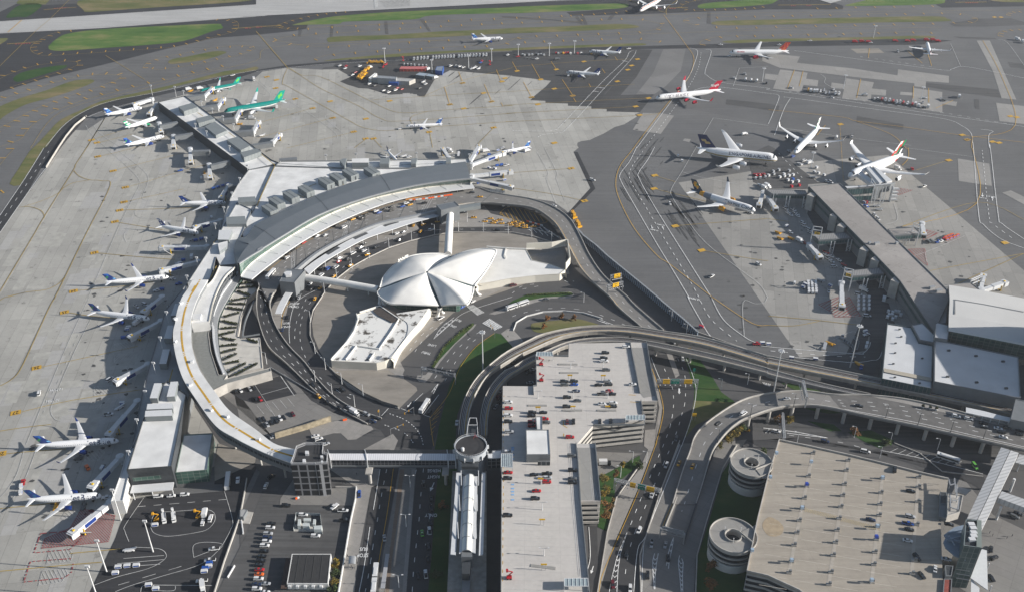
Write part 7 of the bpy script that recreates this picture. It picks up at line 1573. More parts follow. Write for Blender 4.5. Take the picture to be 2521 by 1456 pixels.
for i, (b, h, lab) in enumerate([("d1 1085,585", "d1 715,885", 'white boarding bridge over the red hatched stand, bottom left'), ("d1 1180,140", "d1 905,430", 'boarding bridge ending at the nose of the nearest gate jet'), ("c1 1350,1025", "c1 1075,1345", 'boarding bridge behind the long jet second from bottom left'), ("c1 1450,665", "c1 1150,825", 'boarding bridge with a white van by its cab, above stand pad 27'),
        ("c1 1580,240", "c1 1290,395", 'boarding bridge below the stand pad 25 jet, box truck at its cab'), ("c1 1590,5", "c1 1415,150", 'boarding bridge reaching the nose of the stand pad 25 jet'), ("b1 1940,1115", "b1 1585,1200", 'boarding bridge angled down toward the stand pad 24 jet'), ("b1 2030,968", "b1 1585,978", 'straight boarding bridge at the empty stand pad 23'), ("b1 2160,712", "b1 1915,780", 'boarding bridge touching the nose of the stand pad 22 jet'), ("b1 2245,370", "b1 2170,490", 'boarding bridge beside the nose of the stand pad 21 jet'),
        ("b1 2050,165", "b1 2060,290", 'unused boarding bridge at the pier, nearest the hub'), ("b1 1865,10", "b1 1870,140", 'unused boarding bridge at the pier, next one beyond stand pad 17'), ("a1 1700,1340", "a1 1700,1445", 'boarding bridge by the nose of the nearest pier side jet'), ("a1 1560,1215", "a1 1580,1300", 'boarding bridge beside the green striped retro jet'), ("a1 1535,1030", "a1 1462,1125", 'boarding bridge running down from the pier end corner'), ("a1 1490,975", "a1 1315,1030", 'boarding bridge at the tip of the pier beside the perimeter road'),
        ("a1 2005,945", "a1 2085,870", 'boarding bridge at the farther green topped jet'), ("a1 2135,1050", "a1 2190,975", 'boarding bridge between the two green topped jets'), ("a1 2310,1175", "a1 2360,1080", 'boarding bridge at the door of the larger green topped jet'), ("a1 2485,1295", "a2 25,1200", 'empty boarding bridge on the right of the pier, second from the hub'), ("a2 165,1395", "a2 230,1325", 'empty boarding bridge on the right of the pier, nearest the hub'),
        ("e4 1375,400", "e4 1500,190", 'white boarding bridge slanting up from the arc roof corner'), ("e4 1395,445", "e4 1840,285", 'long boarding bridge to the small jet right of the arc roof'), ("e4 1400,605", "e4 1945,545", 'level boarding bridge right of the arc roof, third from the back'), ("e4 1390,645", "e4 1950,765", 'boarding bridge beside the large white letters, right of the arc roof'), ("e4 1070,350", "e4 990,230", 'boarding bridge standing behind the arc hall roof'),
        ("e6 130,450", "e6 245,620", 'small boarding bridge at the near left concourse corner'), ("e6 800,1225", "e6 975,1420", 'boarding bridge at the arm with yellow sign in concourse shade'), ("b4 715,1320", "c4 720,95", 'boarding bridge pointing at the viewer over red hatching'), ("b3 2460,435", "b3 2418,560", 'boarding bridge beyond the nose of the dark tailed jet'), ("b4 1505,740", "b4 1520,850", 'upright boarding bridge on the sunlit side of the concourse'), ("f2 885,225", "f2 905,105", 'white boarding bridge rising behind the curved hall roof'), ("f2 890,235", "f2 1095,165", 'long boarding bridge right of the frame behind the hall roof')]):
    jetbridge(b, h, lab, i not in (10, 11, 12, 13, 14, 15, 26, 27, 28, 29, 30, 31, 32))
gm = MB()
for a, b, w_ in [("a1 1800,955", "a1 2000,925", 5), ("a1 1930,1055", "a1 2130,1030", 5), ("a1 2110,1175", "a1 2300,1160", 5), ("a1 2280,1295", "a1 2480,1280", 5), ("a1 2450,1425", "a2 150,1395", 5), ("b2 225,110", "b2 400,95", 5), ("a1 1740,1195", "a1 1560,1230", 4), ("a1 1890,1305", "a1 1710,1335", 4), ("b1 2055,20", "b1 1880,25", 4), ("b1 2250,120", "b1 2060,165", 4), ("b1 2350,350", "b1 2235,365", 4)]:
    A, B = G(px(a)[0], 8.5), G(px(b)[0], 8.5); d = (B-A).normalized(); n = Vector((-d.y, d.x, 0))*w_/2; gm.slab([A+n, B+n], [A-n, B-n], 4.2); 
split(gm, 'gate_box', wall_grey, T5)
lt = MB(); p, q = W("e4 1660,830", 6.5)[0], W("e4 1860,850", 6.5)[0]; put_text(lt, 'jetBlue', 4.6, (p+q)/2+Z*2.2, q-p, Z, .06); 
o = thing('letter_sign', 'freestanding white letters on a rail beside the curving departures road', 'sign', tuple(flat([(p+q)/2], 0)[0])); lt.build('letters', white_metal, o); m = MB(); m.bar(p, q, .3); [m.bar(flat([p.lerp(q, t)], 0)[0], p.lerp(q, t), .25) for t in (0, .33, .66, 1)]; m.build('rail', grey_metal, o)
# ================================================================== VEHICLES
PAL = {'W': ('white', (.62, .62, .62)), 'B': ('black', (.012, .013, .015)), 'S': ('silver', (.36, .37, .385)), 'G': ('grey', (.10, .105, .11)), 'R': ('red', (.38, .012, .018)), 'N': ('navy', (.012, .025, .07)), 'U': ('blue', (.02, .08, .33)), 'Y': ('yellow', (.66, .33, .015)), 'M': ('maroon', (.10, .012, .018)), 'O': ('orange', (.65, .13, .02)), 'L': ('green', (.12, .40, .06))}
CM = {k: plain('paint_'+n, c, .28, var=0, coat=.4) for k, (n, c) in PAL.items()}
KN = {'s': 'sedan', 'u': 'suv', 'v': 'van', 'p': 'pickup', 't': 'taxi', 'b': 'bus', 'a': 'articulated bus', 'x': 'box truck', 'g': 'tug', 'c': 'baggage cart', 'd': 'flat dolly', 'k': 'belt loader', 'f': 'tank truck', 'i': 'boom truck', 'l': 'cargo container', 'y': 'snow machine', 'm': 'stair truck', 'h': 'boom lift'}
ON = {'s': 'sedan_car', 'u': 'suv_car', 'v': 'van', 'p': 'pickup_truck', 't': 'taxi', 'b': 'bus', 'a': 'articulated_bus', 'x': 'box_truck', 'g': 'tug', 'c': 'baggage_cart', 'd': 'flat_dolly', 'k': 'belt_loader', 'f': 'tank_truck', 'i': 'boom_truck', 'l': 'cargo_container', 'y': 'snow_machine', 'm': 'stair_truck', 'h': 'boom_lift'}
def hull(mb, st, k=.82):
    """stations (x, half width, z low, z high): rounded box rings"""
    mb.rings([[Vector((x, s*w_, z)) for s, w_, z in ((-1, w*.96, a), (1, w*.96, a), (1, w, a+(b-a)*.45), (1, w*k, b), (-1, w*k, b), (-1, w, a+(b-a)*.45))] for x, w, a, b in st])
PROTO = {}
def part(o, name, mb, mat, paint=False):
    q = mb.build(name, mat, o, local=True)
    if paint: q.material_slots[0].link = 'OBJECT'; q.material_slots[0].material = CM['W']; q['_paint'] = 1
    return q
def wheels(o, xs, y, r=.34):
    for x in xs:
        for s in (-1, 1): part(o, 'wheel', MB().tube([(x, s*y-.12, r), (x, s*y+.12, r)], r, 10), rubber)
def proto(k):
    o = thing(ON[k], '', ''); m, g, f = MB(), MB(), MB()
    if k in 'st':
        hull(m, [(-2.35, .78, .4, .85), (-2.1, .88, .25, 1.0), (-1.2, .9, .22, 1.02), (.9, .9, .22, .98), (2.0, .86, .25, .85), (2.35, .72, .4, .65)]); hull(g, [(-1.75, .72, .95, 1.0), (-.95, .74, .95, 1.40), (.25, .74, .95, 1.42), (1.15, .74, .92, .96)], .8); hull(f, [(-.95, .6, 1.38, 1.45), (-.3, .62, 1.38, 1.48), (.2, .6, 1.38, 1.45)], .95); wheels(o, (-1.4, 1.42), .82)
    elif k in 'uv':
        e = .35 if k == 'v' else 0; h = 2.05 if k == 'v' else 1.72
        hull(m, [(-2.4-e, .85, .4, 1.0), (-2.3-e, .93, .3, 1.12), (1.0+e, .93, .3, 1.12), (2.1+e, .9, .32, 1.0), (2.4+e, .78, .45, .8)]); hull(g, [(-2.3-e, .82, 1.05, h-.18), (-2.05-e, .82, 1.05, h-.06), (.3+e, .82, 1.05, h-.05), (1.25+e, .8, 1.05, 1.12)], .84); hull(f, [(-2.15-e, .68, h-.1, h-.02), (-1, .7, h-.1, h), (.25+e, .68, h-.1, h-.04)], .95); wheels(o, (-1.5-e, 1.5+e), .86, .38)
    elif k == 'p':
        hull(m, [(-2.8, .9, .5, 1.05), (-.4, .94, .4, 1.05), (-.35, .94, .4, 1.12), (1.5, .94, .4, 1.12), (2.5, .9, .4, 1.05), (2.8, .8, .5, .85)]); part(o, 'cargo_bed', MB().box((-1.6, 0, 1.04), (2.1, 1.45, .06)), rubber); hull(g, [(-.45, .8, 1.05, 1.6), (-.3, .82, 1.05, 1.74), (.8, .82, 1.05, 1.74), (1.6, .8, 1.05, 1.12)], .84); hull(f, [(-.35, .68, 1.7, 1.78), (.75, .68, 1.7, 1.78)], .95); wheels(o, (-1.7, 1.75), .88, .4)
    elif k in 'ba':
        for x0, L in (((0, 12),) if k == 'b' else ((4.6, 8.6), (-4.7, 8.6))):
            hull(m, [(x0-L/2, 1.25, .35, 3.0), (x0+L/2, 1.25, .35, 3.0)], .96); g.box((x0, 0, 1.9), (L-.8, 2.53, 1.0)); f.box((x0-1, 0, 3.1), (L*.5, 1.6, .3)); wheels(o, (x0-L*.3, x0+L*.3), 1.15, .48)
        g.box(((6 if k == 'b' else 8.9), 0, 1.8), (.1, 2.1, 1.4))
        if k == 'a': part(o, 'bellows', MB().box((0, 0, 1.7), (1.0, 2.3, 2.5)), rubber)
    elif k in 'xfm':
        hull(m, [(1.5, 1.1, .5, 2.2), (2.9, 1.1, .5, 2.2), (3.5, 1.0, .5, 1.2)], .9); g.box((2.95, 0, 1.75), (.9, 1.9, .6)); wheels(o, (-2, 2.4), 1.0, .45); part(o, 'chassis', MB().box((-.7, 0, .75), (5.4, 1.0, .3)), dark_metal)
        if k == 'x': f.box((-.95, 0, 2.15), (4.6, 2.3, 2.5))
        elif k == 'f': f.tube([(-3.3, 0, 1.9), (1.2, 0, 1.9)], 1.15, 12); f.box((-1, 0, 3.05), (4, .7, .12))
        else: f.add([(-3.4, -1, .9), (-3.4, 1, .9), (1.4, 1, 3.6), (1.4, -1, 3.6), (-3.4, -1, .4), (-3.4, 1, .4), (1.4, 1, 3.1), (1.4, -1, 3.1)], [[0, 3, 2, 1], [4, 5, 6, 7], [0, 1, 5, 4], [1, 2, 6, 5], [2, 3, 7, 6], [3, 0, 4, 7]])
    elif k in 'gk':
        hull(m, [(-2.4, 1.0, .35, 1.1), (1.6, 1.0, .35, 1.1), (2.4, .9, .4, .9)], .95)
        if k == 'g': g.box((.4, 0, 1.45), (1.3, 1.6, .7)); f.box((.4, 0, 1.84), (1.5, 1.7, .1))
        else: f.bar((-3.4, 0, .9), (3.4, 0, 2.0), 1.0, .25); g.box((1.2, .9, 1.35), (1, .5, .6))
        wheels(o, (-1.5, 1.5), .95, .42)
    elif k == 'c': m.box((0, 0, .55), (3.0, 1.6, .2)); g.box((0, 0, 1.2), (2.7, 1.4, 1.1)); f.box((0, 0, 1.8), (3.1, 1.7, .16)); f.box((-1.5, 0, 1.2), (.1, 1.6, 1.2)); f.box((1.5, 0, 1.2), (.1, 1.6, 1.2)); wheels(o, (-1, 1), .7, .25)
    elif k == 'd': m.box((0, 0, .5), (3.2, 1.7, .15)); g.box((0, 0, .62), (2.8, 1.3, .06)); f.box((1.9, 0, .45), (.8, .12, .1)); wheels(o, (-1, 1), .7, .25)
    elif k == 'l': m.box((0, 0, .45), (2.4, 2.1, .2)); f.prism([Vector((-1.1, -1, .6)), Vector((1.1, -1, .6)), Vector((1.1, 1, .6)), Vector((-1.1, 1, .6))], [Vector((-1.1, -.85, 2.1)), Vector((1.1, -.85, 2.1)), Vector((1.1, 1, 2.1)), Vector((-1.1, 1, 2.1))]); g.box((0, -.98, 1.1), (1.6, .08, .7)); wheels(o, (-.8, .8), .8, .2)
    elif k == 'i': hull(m, [(-3.6, 1.1, .5, 1.6), (1.6, 1.1, .5, 1.6), (1.7, 1.1, .5, 2.3), (3.0, 1.1, .5, 2.3), (3.5, 1, .5, 1.3)], .93); g.box((3.0, 0, 1.8), (.7, 1.9, .6)); f.bar((2.2, 0, 2.9), (-3.0, 0, 3.4), .55); f.box((-3.5, 0, 3.4), (1.3, 1.2, 1.5)); f.bar((1.8, 0, 2.2), (2.1, 0, 3.0), .6); wheels(o, (-2.4, -1.3, 2.5), 1.0, .48)
    elif k == 'h': m.box((0, 0, .7), (2.4, 1.9, .8)); g.box((.2, .5, 1.3), (1, .6, .5)); f.bar((-.9, 0, 1.4), (1.6, 0, 4.2), .4); f.bar((1.6, 0, 4.2), (-.6, 0, 5.0), .35); f.box((-1.0, 0, 5.2), (1.0, 1.4, 1.0)); wheels(o, (-.8, .8), .95, .4)
    elif k == 'y': hull(m, [(-5, 1.4, .8, 2.6), (1, 1.4, .8, 2.9), (1.1, 1.3, .8, 3.6), (3.2, 1.3, .8, 3.5), (4, 1.2, .8, 2.0)], .9); g.box((2.4, 0, 3.0), (1.9, 2.5, .7)); f.box((5.2, 0, 1.0), (.8, 4.2, 1.5), .35); f.tube([(-3, 0, 2.6), (-3, 0, 4)], .35, 8); wheels(o, (-3.4, 2.2), 1.4, .85)
    part(o, 'body', m, CM['W'], True); part(o, 'window' if k not in 'cdl' else 'curtain', g, glass if k not in 'cdl' else (blue_paint if k == 'c' else dark_metal))
    part(o, {'t': 'roof', 'x': 'cargo_box', 'f': 'tank', 'm': 'staircase', 'k': 'conveyor', 'i': 'boom', 'l': 'container_shell', 'h': 'boom', 'y': 'blower'}.get(k, 'roof'), f, CM['W'], True)
    if k == 't': part(o, 'roof_sign', MB().box((-.3, 0, 1.55), (.3, .8, .16)), paint_white)
    return o
VEH = []
def V(where, z, dd, s, grp):
    cur = ''; i0 = len(VEH)
    for t in s.split():
        if ',' not in t: cur = t; continue
        h = dd
        if ':' in t: t, q = t.split(':'); h = tuple(float(x) for x in q.split(','))
        k, c = t[0], t[1]; p = px(cur+' '+t[2:])[0]; A = G(p, z); B = G((p[0]+h[0], p[1]+h[1]), z); a = math.atan2(B.y-A.y, B.x-A.x)
        if k not in PROTO: PROTO[k] = proto(k); o = PROTO[k]
        else: o = copy_tree(PROTO[k])
        o.location = A; o.rotation_euler = (0, 0, a)
        for ch in o.children:
            if ch.get('_paint'): ch.material_slots[0].link = 'OBJECT'; ch.material_slots[0].material = CM['W' if (k in 'ba' and ch.name[:4] == 'roof') or (k == 'x' and ch.name[:5] == 'cargo' and c != 'R') else c]
        VEH.append((k, c, p[1], o))
    by = {}
    for k, c, y, o in VEH[i0:]: by.setdefault((k, c), []).append((y, o))
    for (k, c), L in by.items():
        L.sort(key=lambda q: q[0]); n = '%s %s' % (PAL[c][0], KN[k])
        for i, (y, o) in enumerate(L):
            lab = 'the only %s %s' % (n, where) if len(L) == 1 else ('%s %s, %s of %d from the far end' % (n, where, ORD[i], len(L)) if i < len(ORD) else '%s %s, number %d from the far end' % (n, where, i+1))
            tag(o, lab, KN[k], grp)
V('on the pale garage deck', 18.05, (10, -.2), "c3 uW1115,490 uB912,548 uB897,600 uW902,629 uG922,715 uB508,828 uB605,826 uG512,860 sU608,858 uS935,826 sB845,862 uB943,857 sW1178,856 sN626,922 sR950,920 pG876,950 sB980,951 uB537,983 sG640,1016 sW880,1047 uW988,1040 uB985,1073 uB533,1074 uB196,1132 uB188,1164 sB304,1131 sM537,1222:0,-9 uB600,1220:0,-9 sB858,1220:0,-9 sB967,1218:0,-9 uR565,1373 uR315,1195 pG325,1230 uM192,1225 uR192,1262 hR282,660 hR285,815 c2 uW2470,1030 uR2475,1092 uW2470,1160 uB2470,1220 uS2480,1320 d3 uG583,125 uB590,267 sG588,350 uB590,387 sB213,312 pB340,302 uS343,343 uR337,383 sR238,470 uB225,545 d2 uW2475,90 sR2470,290 uB2465,347 uB2465,710 hR2480,1320", 'vehicles parked on the pale garage deck')
V('in the staff car park', .32, (10, 0), "d2 sB150,790 uW140,832 uS118,890 uN112,930 uW107,967 uW85,1007 uB80,1062 sB60,1110 uB50,1155 sB35,1195 sR35,1242 sO30,1287 uW25,1332 sN5,1385 sS98,1380 uW10,1430 sW90,1462 uW463,705 uW583,912 pW853,665 pB865,757 uB295,613 uW98,420:4,-9 uB150,330:9,-6 pU1012,500:0,-9 gW770,625:-5,4", 'vehicles in the staff car park')
V('in the dark ramp lot', .3, (10, -1), "d1 uW1555,524 sW1680,518 uW1812,507 bW2235,385:1,-9 gW2333,365:1,-9 vW2065,740:3,-9 uW1988,780:2,-9 xW2010,695:2,-9 cW1523,810 cW1163,1222 cW1250,1212 cW1340,1207 cW1135,1280 cW1460,1397 cW1530,1435 pW2100,1040:-10,1 pW2060,1150:-10,1 cU2055,1185 cW2050,1215 cU2015,1235 cW2005,1265 pW1980,1352:-10,1 xW1990,1425:1,9 iW1610,745:1,9 iW1705,735:1,9 hY1535,755 hY1945,725 kW1275,1052", 'vehicles in the dark ramp lot')
V('in the lot below the crescent walkway', .3, (5, 8), "c2 sB75,1195 sS110,1250 sB153,1230 sB200,1215 uW237,1190 sB272,1180 sM362,1147 sB0,1000 sR42,998 sS175,1368:8,-3 sB255,1340:8,-3 sB345,1308:8,-3 sB485,1265:8,-3 sW580,1362:9,-2 uW615,1393:9,-3 sB650,1412:9,-3 sS682,1440:9,-3 e2 sB1625,1325 sW1690,1315 sS1820,1295 sB1882,1278", 'cars in the lot below the crescent walkway')
V('on the departures road', 6.55, (10, -5), "b2 uB1650,540:10,-2 tY1510,555:10,-3 uW1470,542:10,-3 sB1547,524:10,-3 sU1435,572:10,-3 sB1330,577:10,-4 uB1325,612:10,-4 sB1265,598:10,-4 uW1175,618:10,-4 sU1205,633:10,-4 tY950,698:10,-4 sB1012,676:10,-5 uB1080,655:10,-5 sB1045,690:10,-5 vW865,776:10,-5 uB795,762:10,-5 sW602,862 sS680,855 sR468,927:10,-6 pB318,1030:9,-8 uB362,1000:9,-7 uW305,1075:9,-7 bW145,1245:8,-9 tY2195,478:10,0 sB2115,436:10,-1", 'cars on the departures road')
V('on the arrivals road', .3, (10, -5), "b2 uW1380,838 sS1448,823 tY1640,750 tY1612,818:7,-8 uW1715,803:10,-2 sB1405,905 tY1540,758:3,-8 tY1780,722:10,-1 tY1842,712:10,-1 sB2365,803:10,1 sB1065,938:10,-4 sW1027,975 uW1060,1007 vW950,1032 uB1180,972 tY1090,1043:10,-4 uB905,1090 sW820,1080 sR810,1112 tY925,1150:10,-5 vW785,1167:10,-7 vU708,1180:10,-7 sB660,1185:9,-7 vW640,1245:8,-6 tY765,1255:8,-7 sW530,1330:8,-7 sB545,1380:8,-7 tY630,1365:8,-8 sB440,1412:6,-8 sG428,1442:6,-8", 'cars on the arrivals road')
V('in the taxi rank', .3, (10, 0), "e4 tY1425,1193 tY1660,1208 tY1580,1248 tY1720,1243 tY1795,1226 tY1698,1270 tY1815,1276 tY1930,1275 tY1990,1256 tY2095,1273 tY1948,1300 tY2042,1288 tY2038,1316 tY2145,1306 tY2145,1334 tY2265,1320", 'taxis in the rank')
V('near the flight hall', .32, (6, 8), "c2 sB368,18:3,-9 sS420,8:3,-9 tY575,18:3,-9 sB310,198:2,-9 sN257,322:2,-9 uB560,868 tY615,970 sB700,1028:8,7 uB850,908:9,7 sB820,1085:9,6 sS920,1085:9,5 xW965,1140:9,5 uS1083,1147:9,5 sB1190,1187:9,3 sN1145,1215:9,4 bW1650,1080:6,-9 uB1700,1130:4,-9 sW2125,45:9,-5 pW1812,208:9,-5 sU2020,100:9,-5 e3 vM1728,542:9,-2 aW1780,797:10,-3.4 sG2130,712:9,-1", 'vehicles near the flight hall')
V('on the dark highway lanes', .32, (-4, 9), "d3 uS1508,220 sS1368,512 uW1242,858 uB1042,980 uB1117,1090:-2,9 uM985,1390:1,9 uW1155,1430:0,9 c3 sW1670,608:1,9 sS1580,440:6,6 uG1605,1390:-3,9", 'cars on the highway')
V('on the merging ramp lanes', .4, (-4, 9), "d3 tY1633,200 pS1365,990:-1,9 sS1500,1000:-2,9 sB1527,1130:0,9 uB1325,1300:0,9", 'cars on the ramp lanes')
V('on the descending curved ramp', 3.2, (-4, 9), "d3 tY1765,230", 'cars on the ramp lanes')
V('on the right elevated road', 10.1, (10, 2), "c3 uB2010,1240:6,-5 vW2265,1142:8,-5 c4 sS178,997:10,-1 sB888,1066 uW1840,1167 uW1960,1192 sB2105,1235 sB2115,1272 sW2250,1287 sB2285,1322 sB2340,1277 sB2460,1302 sB2455,1342 sW2300,1372", 'cars on the right elevated road')
V('on the roads behind the tan garage', .32, (10, 2), "c4 uW75,1317 uN553,1414 c3 tY2290,1300 d4 vW948,85 bW1755,160:10,3.2 vL2020,230:6,8 sB2180,1040:1,-9 uB2210,1125:8,-4 sB2185,1325:6,8 uG2410,722:10,4 sB2445,692:10,4", 'vehicles behind the tan garage')
V('on the tan garage deck', 15.05, (10, 2), "d4 sB1393,472 sN1000,752 uS1387,720 pU1363,790 sB1378,847 sW1363,957 uB1453,1122:6,7 sB1502,1299:6,7 sW1632,1235:1,-9 sB1768,798 sS1742,1139 uB1238,262:1,-9", 'cars on the tan garage deck')
V('on the left apron', .3, (10, -1), "c1 vW385,943:2,-9 pW1340,97:8,6 vW1425,77:8,3 vW1080,807:7,-5 pW1065,1150 sW1672,87:8,-4 xW1345,262:8,-6 cW1262,302 cW1250,322 cU1212,402 cU1270,387 cW1200,1045 kW1175,1085:8,-4 b1 cW2075,684:5,8 cU2095,400:9,-2 cU2140,387:9,-2 cU2185,372:9,-2 cU2230,357:9,-2 cU1920,907:9,-2 cU1975,895:9,-2 gS1890,902 gW1695,1282:10,2 gU1770,222:10,-2 kG2000,612 cW1975,297:0,9 kY2005,242:0,9 xG1885,1075:2,-9 cU1800,1100 cW1765,1132 cW1740,1145 gU1755,1330 cU1590,1385 gW1540,1395 sW2210,185:6,8 d1 gO860,243:5,8 cW1005,250:5,-8 cW212,432:1,-9 cW207,492:1,-9 gR230,387:2,-9 gW1045,537 kG770,152 kY550,625:3,-8 kG825,620:3,-8", 'ground vehicles on the left apron')
V('by the pier and arc roof', .3, (10, -2), "a1 xW1850,885 xW1960,877 kY1870,900 pW2280,744:9,-2 dS2110,777:9,-2 dS2150,769:9,-2 dS2185,758:9,-2 dS2220,750:9,-2 xW2490,788:3,9 pW2400,1165:5,7 xW2470,1170:9,0 kY2350,1225:9,0 kY2110,990:8,-3 a2 kW60,1335:9,-2 xW205,1062:0,-9 gW1415,1268 e4 cW1640,497:8,3 cW1720,507:8,3 cU1755,464 cU1815,455 pW1880,456 cW1860,668 xW1595,262 mW1212,312:2,-9 dG1225,247:1,-9 xW2175,258:9,-3 kW440,330 gW510,342 cU1640,312 cU1490,710 gW1835,215 cW1765,250 xW1085,258:9,3 b3 vW785,314:9,2 sW410,565:9,3", 'ground vehicles by the pier and arc roof')
V('in the long boom truck row', .3, (2, -6), "a2 "+' '.join('iW%d,%d' % q for q in [(1548, 590), (1583, 587), (1618, 583), (1648, 581), (1682, 580), (1735, 577), (1765, 575), (1793, 573), (1823, 571), (1850, 570), (1880, 568), (1908, 567), (1938, 566), (1988, 563), (2016, 562), (2046, 560), (2072, 558), (2100, 557), (2130, 556), (2158, 554), (2192, 553), (2226, 552), (2257, 550)]), 'white boom trucks parked in a long row')
V('around the ramp building', .3, (8, -3), "a2 vW1453,637:0,-6 vW1487,639:0,-6 vW1520,642:0,-6 vW1553,645:0,-6 vW1597,647:0,-6 vW1633,650:0,-6 vW1668,650:0,-6 vW1905,652 vW1965,655 vW1993,658 vW2030,667 yY1130,622:-10,0 yY1205,622:10,0 yY1010,765:6,-6 yY1040,735:6,-6 yY1070,705:6,-6 yY1035,775:6,-6 yY1065,740:6,-6 yY1100,685:6,-6 xW1115,672 vW1265,612:0,6 pR975,715 pW945,740 gW820,650 gW872,677 gR880,655 uW1110,828 uB1165,845 sW1305,850 sW1250,893 vW1300,910 vW1365,890 sR1385,868 sR1430,880 vW1015,655 kR1245,665:5,-7 kR1270,640 cG1780,720 gW2110,680 gW2150,665 kW2130,675 kW2180,680 gR2210,605 gU2200,620 hR2290,640 gW2465,545 hR1440,600 xB1690,690 kW1640,810 xW1760,772 gW1660,830 uB1607,870", 'vehicles around the ramp building')
V('along the dark apron edge', .3, (8, -1), "a3 lS100,545 lS120,550 lG150,540 lS165,548 lS195,545 lG235,540 lS255,545 lS280,543 lS310,548 lR430,530 lS450,532 lG475,530 lY500,530 lR520,528 lR545,527 lW570,532 lR640,533 lW675,530 gW240,583 gR55,560 fG440,590:8,-1 pW1140,483 mY778,530:4,-8 mW553,745:4,-8 kG850,545 dS140,572 dS165,574 dS200,576", 'ground equipment along the dark apron edge')
V('at the top right stands', .3, (2, -6), "a3 pW2040,445:8,0 gW2130,558:8,0 gS2430,562:8,0 gW2180,773:6,4 gS2280,732:6,4 fW2285,790 fW2340,797 fW2395,802 gB2490,822 fW2275,1325:8,-2 a4 xR845,420:8,0 xR915,418:8,0 fR980,422:8,0 fR1240,412:8,0 fR1360,414:8,0 fR1415,406:8,0 xR1545,402:8,0 xR1610,402:8,0 fR1660,414:8,0 pW405,405:8,0 vW1270,512:5,6 gW105,447:8,0 gW1000,425:8,0 pW220,868:8,2 kY390,890 xW415,900 xW450,905 xG475,905 kW510,905 kS545,895 kS560,920 kS595,920 gW640,885 iW655,925 iW690,930 pW618,962:8,2 mW940,940:8,1 vW1040,978 vW1072,973 fR1110,985 iW1145,990 iW1185,995 fR1218,1003 iW1255,1012 iW1287,1012 fR1318,1018 iW1362,1025 fR1408,1033 xS1440,1030 xW1470,1047 vB1515,1058 xW1565,1055 gS1512,1012 gS1690,975 kG1720,990:8,3 xW1868,957:1,-8 kW1530,968:8,1 fW665,1358 mW815,1342:1,9 gW2450,400:8,1 xW2490,420:5,6 xW2440,395:8,2", 'ground vehicles at the top right stands')
V('at the right concourse stands', .3, (8, 4), "b3 lW1625,82:2,-8 lW1663,130:2,-8 uW1545,545:4,7 pW1955,1256:8,-5 uW2412,1137 lW2385,302:0,8 lW2430,298:0,8 lW2480,292:0,8 gR2383,265 gR2420,263 gR2465,262 gW2335,634 kW2430,365 xG2470,400 yY600,660:4,8 yY645,750:5,9 b4 lS45,235 lS100,220 lS200,228 lW150,262 lW155,280 lW200,275 lW240,268 lW110,290 lS50,260 lW0,275 kW310,160 vW350,125:8,-2 xS405,150:8,-2 lW450,240 lW490,250 lW470,195 kS440,290:8,1 lW545,270 vW610,335 uW570,328 vU240,85:8,-4 gS205,35 lW190,318 lU238,310 lW230,338 lR225,382 lW290,330 lR300,370 xW-10,380 vW170,595 pW245,606 uW195,638 sW262,631 uW215,655 sW280,646 sW285,665 vW338,738 vW350,762 vW400,805 uW218,828 pW415,832 cW177,769:8,-4 kY95,832 kY115,888 kY220,888 xW305,915 uR355,930 pR565,1022 sW565,1047 pW590,1087 sW615,1060 sW620,1112 vW640,1162:8,-1 sW690,1097 pW745,1182 sR740,1142 xW930,1392:8,3 vW880,1430:8,2 uW255,1320:1,-9 cW340,1365 cW360,1337 cW605,1350 pW590,1400:1,9 kS510,1300 pW1525,377:8,-3 gR1410,207:5,8 xW1265,205:8,3 cW940,535 lR960,537 kS1060,570:8,0 kS1085,605:8,0 uW1040,655:5,5 uW1075,695:5,5 gU955,570 cO1735,880:9,-3 cO1765,868:9,-3 cO1795,856:9,-3 cR1720,893:9,-3 cO1748,900:9,-3 cO1785,886:9,-3 cO1820,875:9,-3 cO1850,860:9,-3 gW1690,915:9,-3 gU1660,920:9,-3 kG1570,920:5,6 kG1600,915:5,6", 'ground vehicles at the right concourse stands')
V('near the white hall corner', .3, (2, -8), "b4 "+' '.join('cW%d,%d' % (388+i*36+j*2, 1318+j*24) for j in range(5) for i in range(3))+" c4 "+' '.join('cW%d,%d' % (880+i*52-j*0, 12+j*38) for j in range(4) for i in range(3))+" vW965,187:9,1 xW1130,30 lW1175,150 lW1180,185 lW1165,205 lW1215,160 lW1245,150 lW1275,155 lW1295,185 lW1210,185 lW1245,205 lW1215,225 cW948,342:8,-2 gW960,370:8,-2 cW965,460 cW955,497 gS725,390 "+' '.join('dS%d,%d' % q for q in [(745, 425), (765, 440), (790, 455), (808, 470), (825, 487), (838, 505), (833, 522), (850, 400), (865, 420), (875, 440), (873, 460), (868, 480), (862, 498)])+" kY605,460:8,4 mW550,490 gU908,690 kY885,660:6,4 cW460,612:8,1 cW225,600:8,1 c3 gR2390,460:9,0 cW2450,455:9,0 cW2510,467:9,0 cR1850,295:9,3", 'ground vehicles near the white hall corner')
V('on the two parallel south roads', .32, (-1, -9), "d2 pG1645,405 sB1718,540 uB1718,642 sB1715,775 pW1700,862 tL1628,885 sB1692,1010 uB1685,1135 sB1590,1300 pW1663,1287 sS1258,932 aW1165,1345:1,-9", 'vehicles on the parallel south roads')
V('under the train guideways', .32, (5, -8), "c3 uW30,603 sW112,562 sB5,640 uB170,530 sB160,745:9,-3 sW205,710:9,-3 uB150,715:9,-3 sS175,840:9,-1 c2 sB2462,690 sG2430,735 uU2395,775 sB2362,815 sG2335,850 uB2305,890 sS2400,915 uM2375,980 sB2390,1020 sS2350,1075 gW1968,1235:1,-9", 'vehicles under the train guideways')
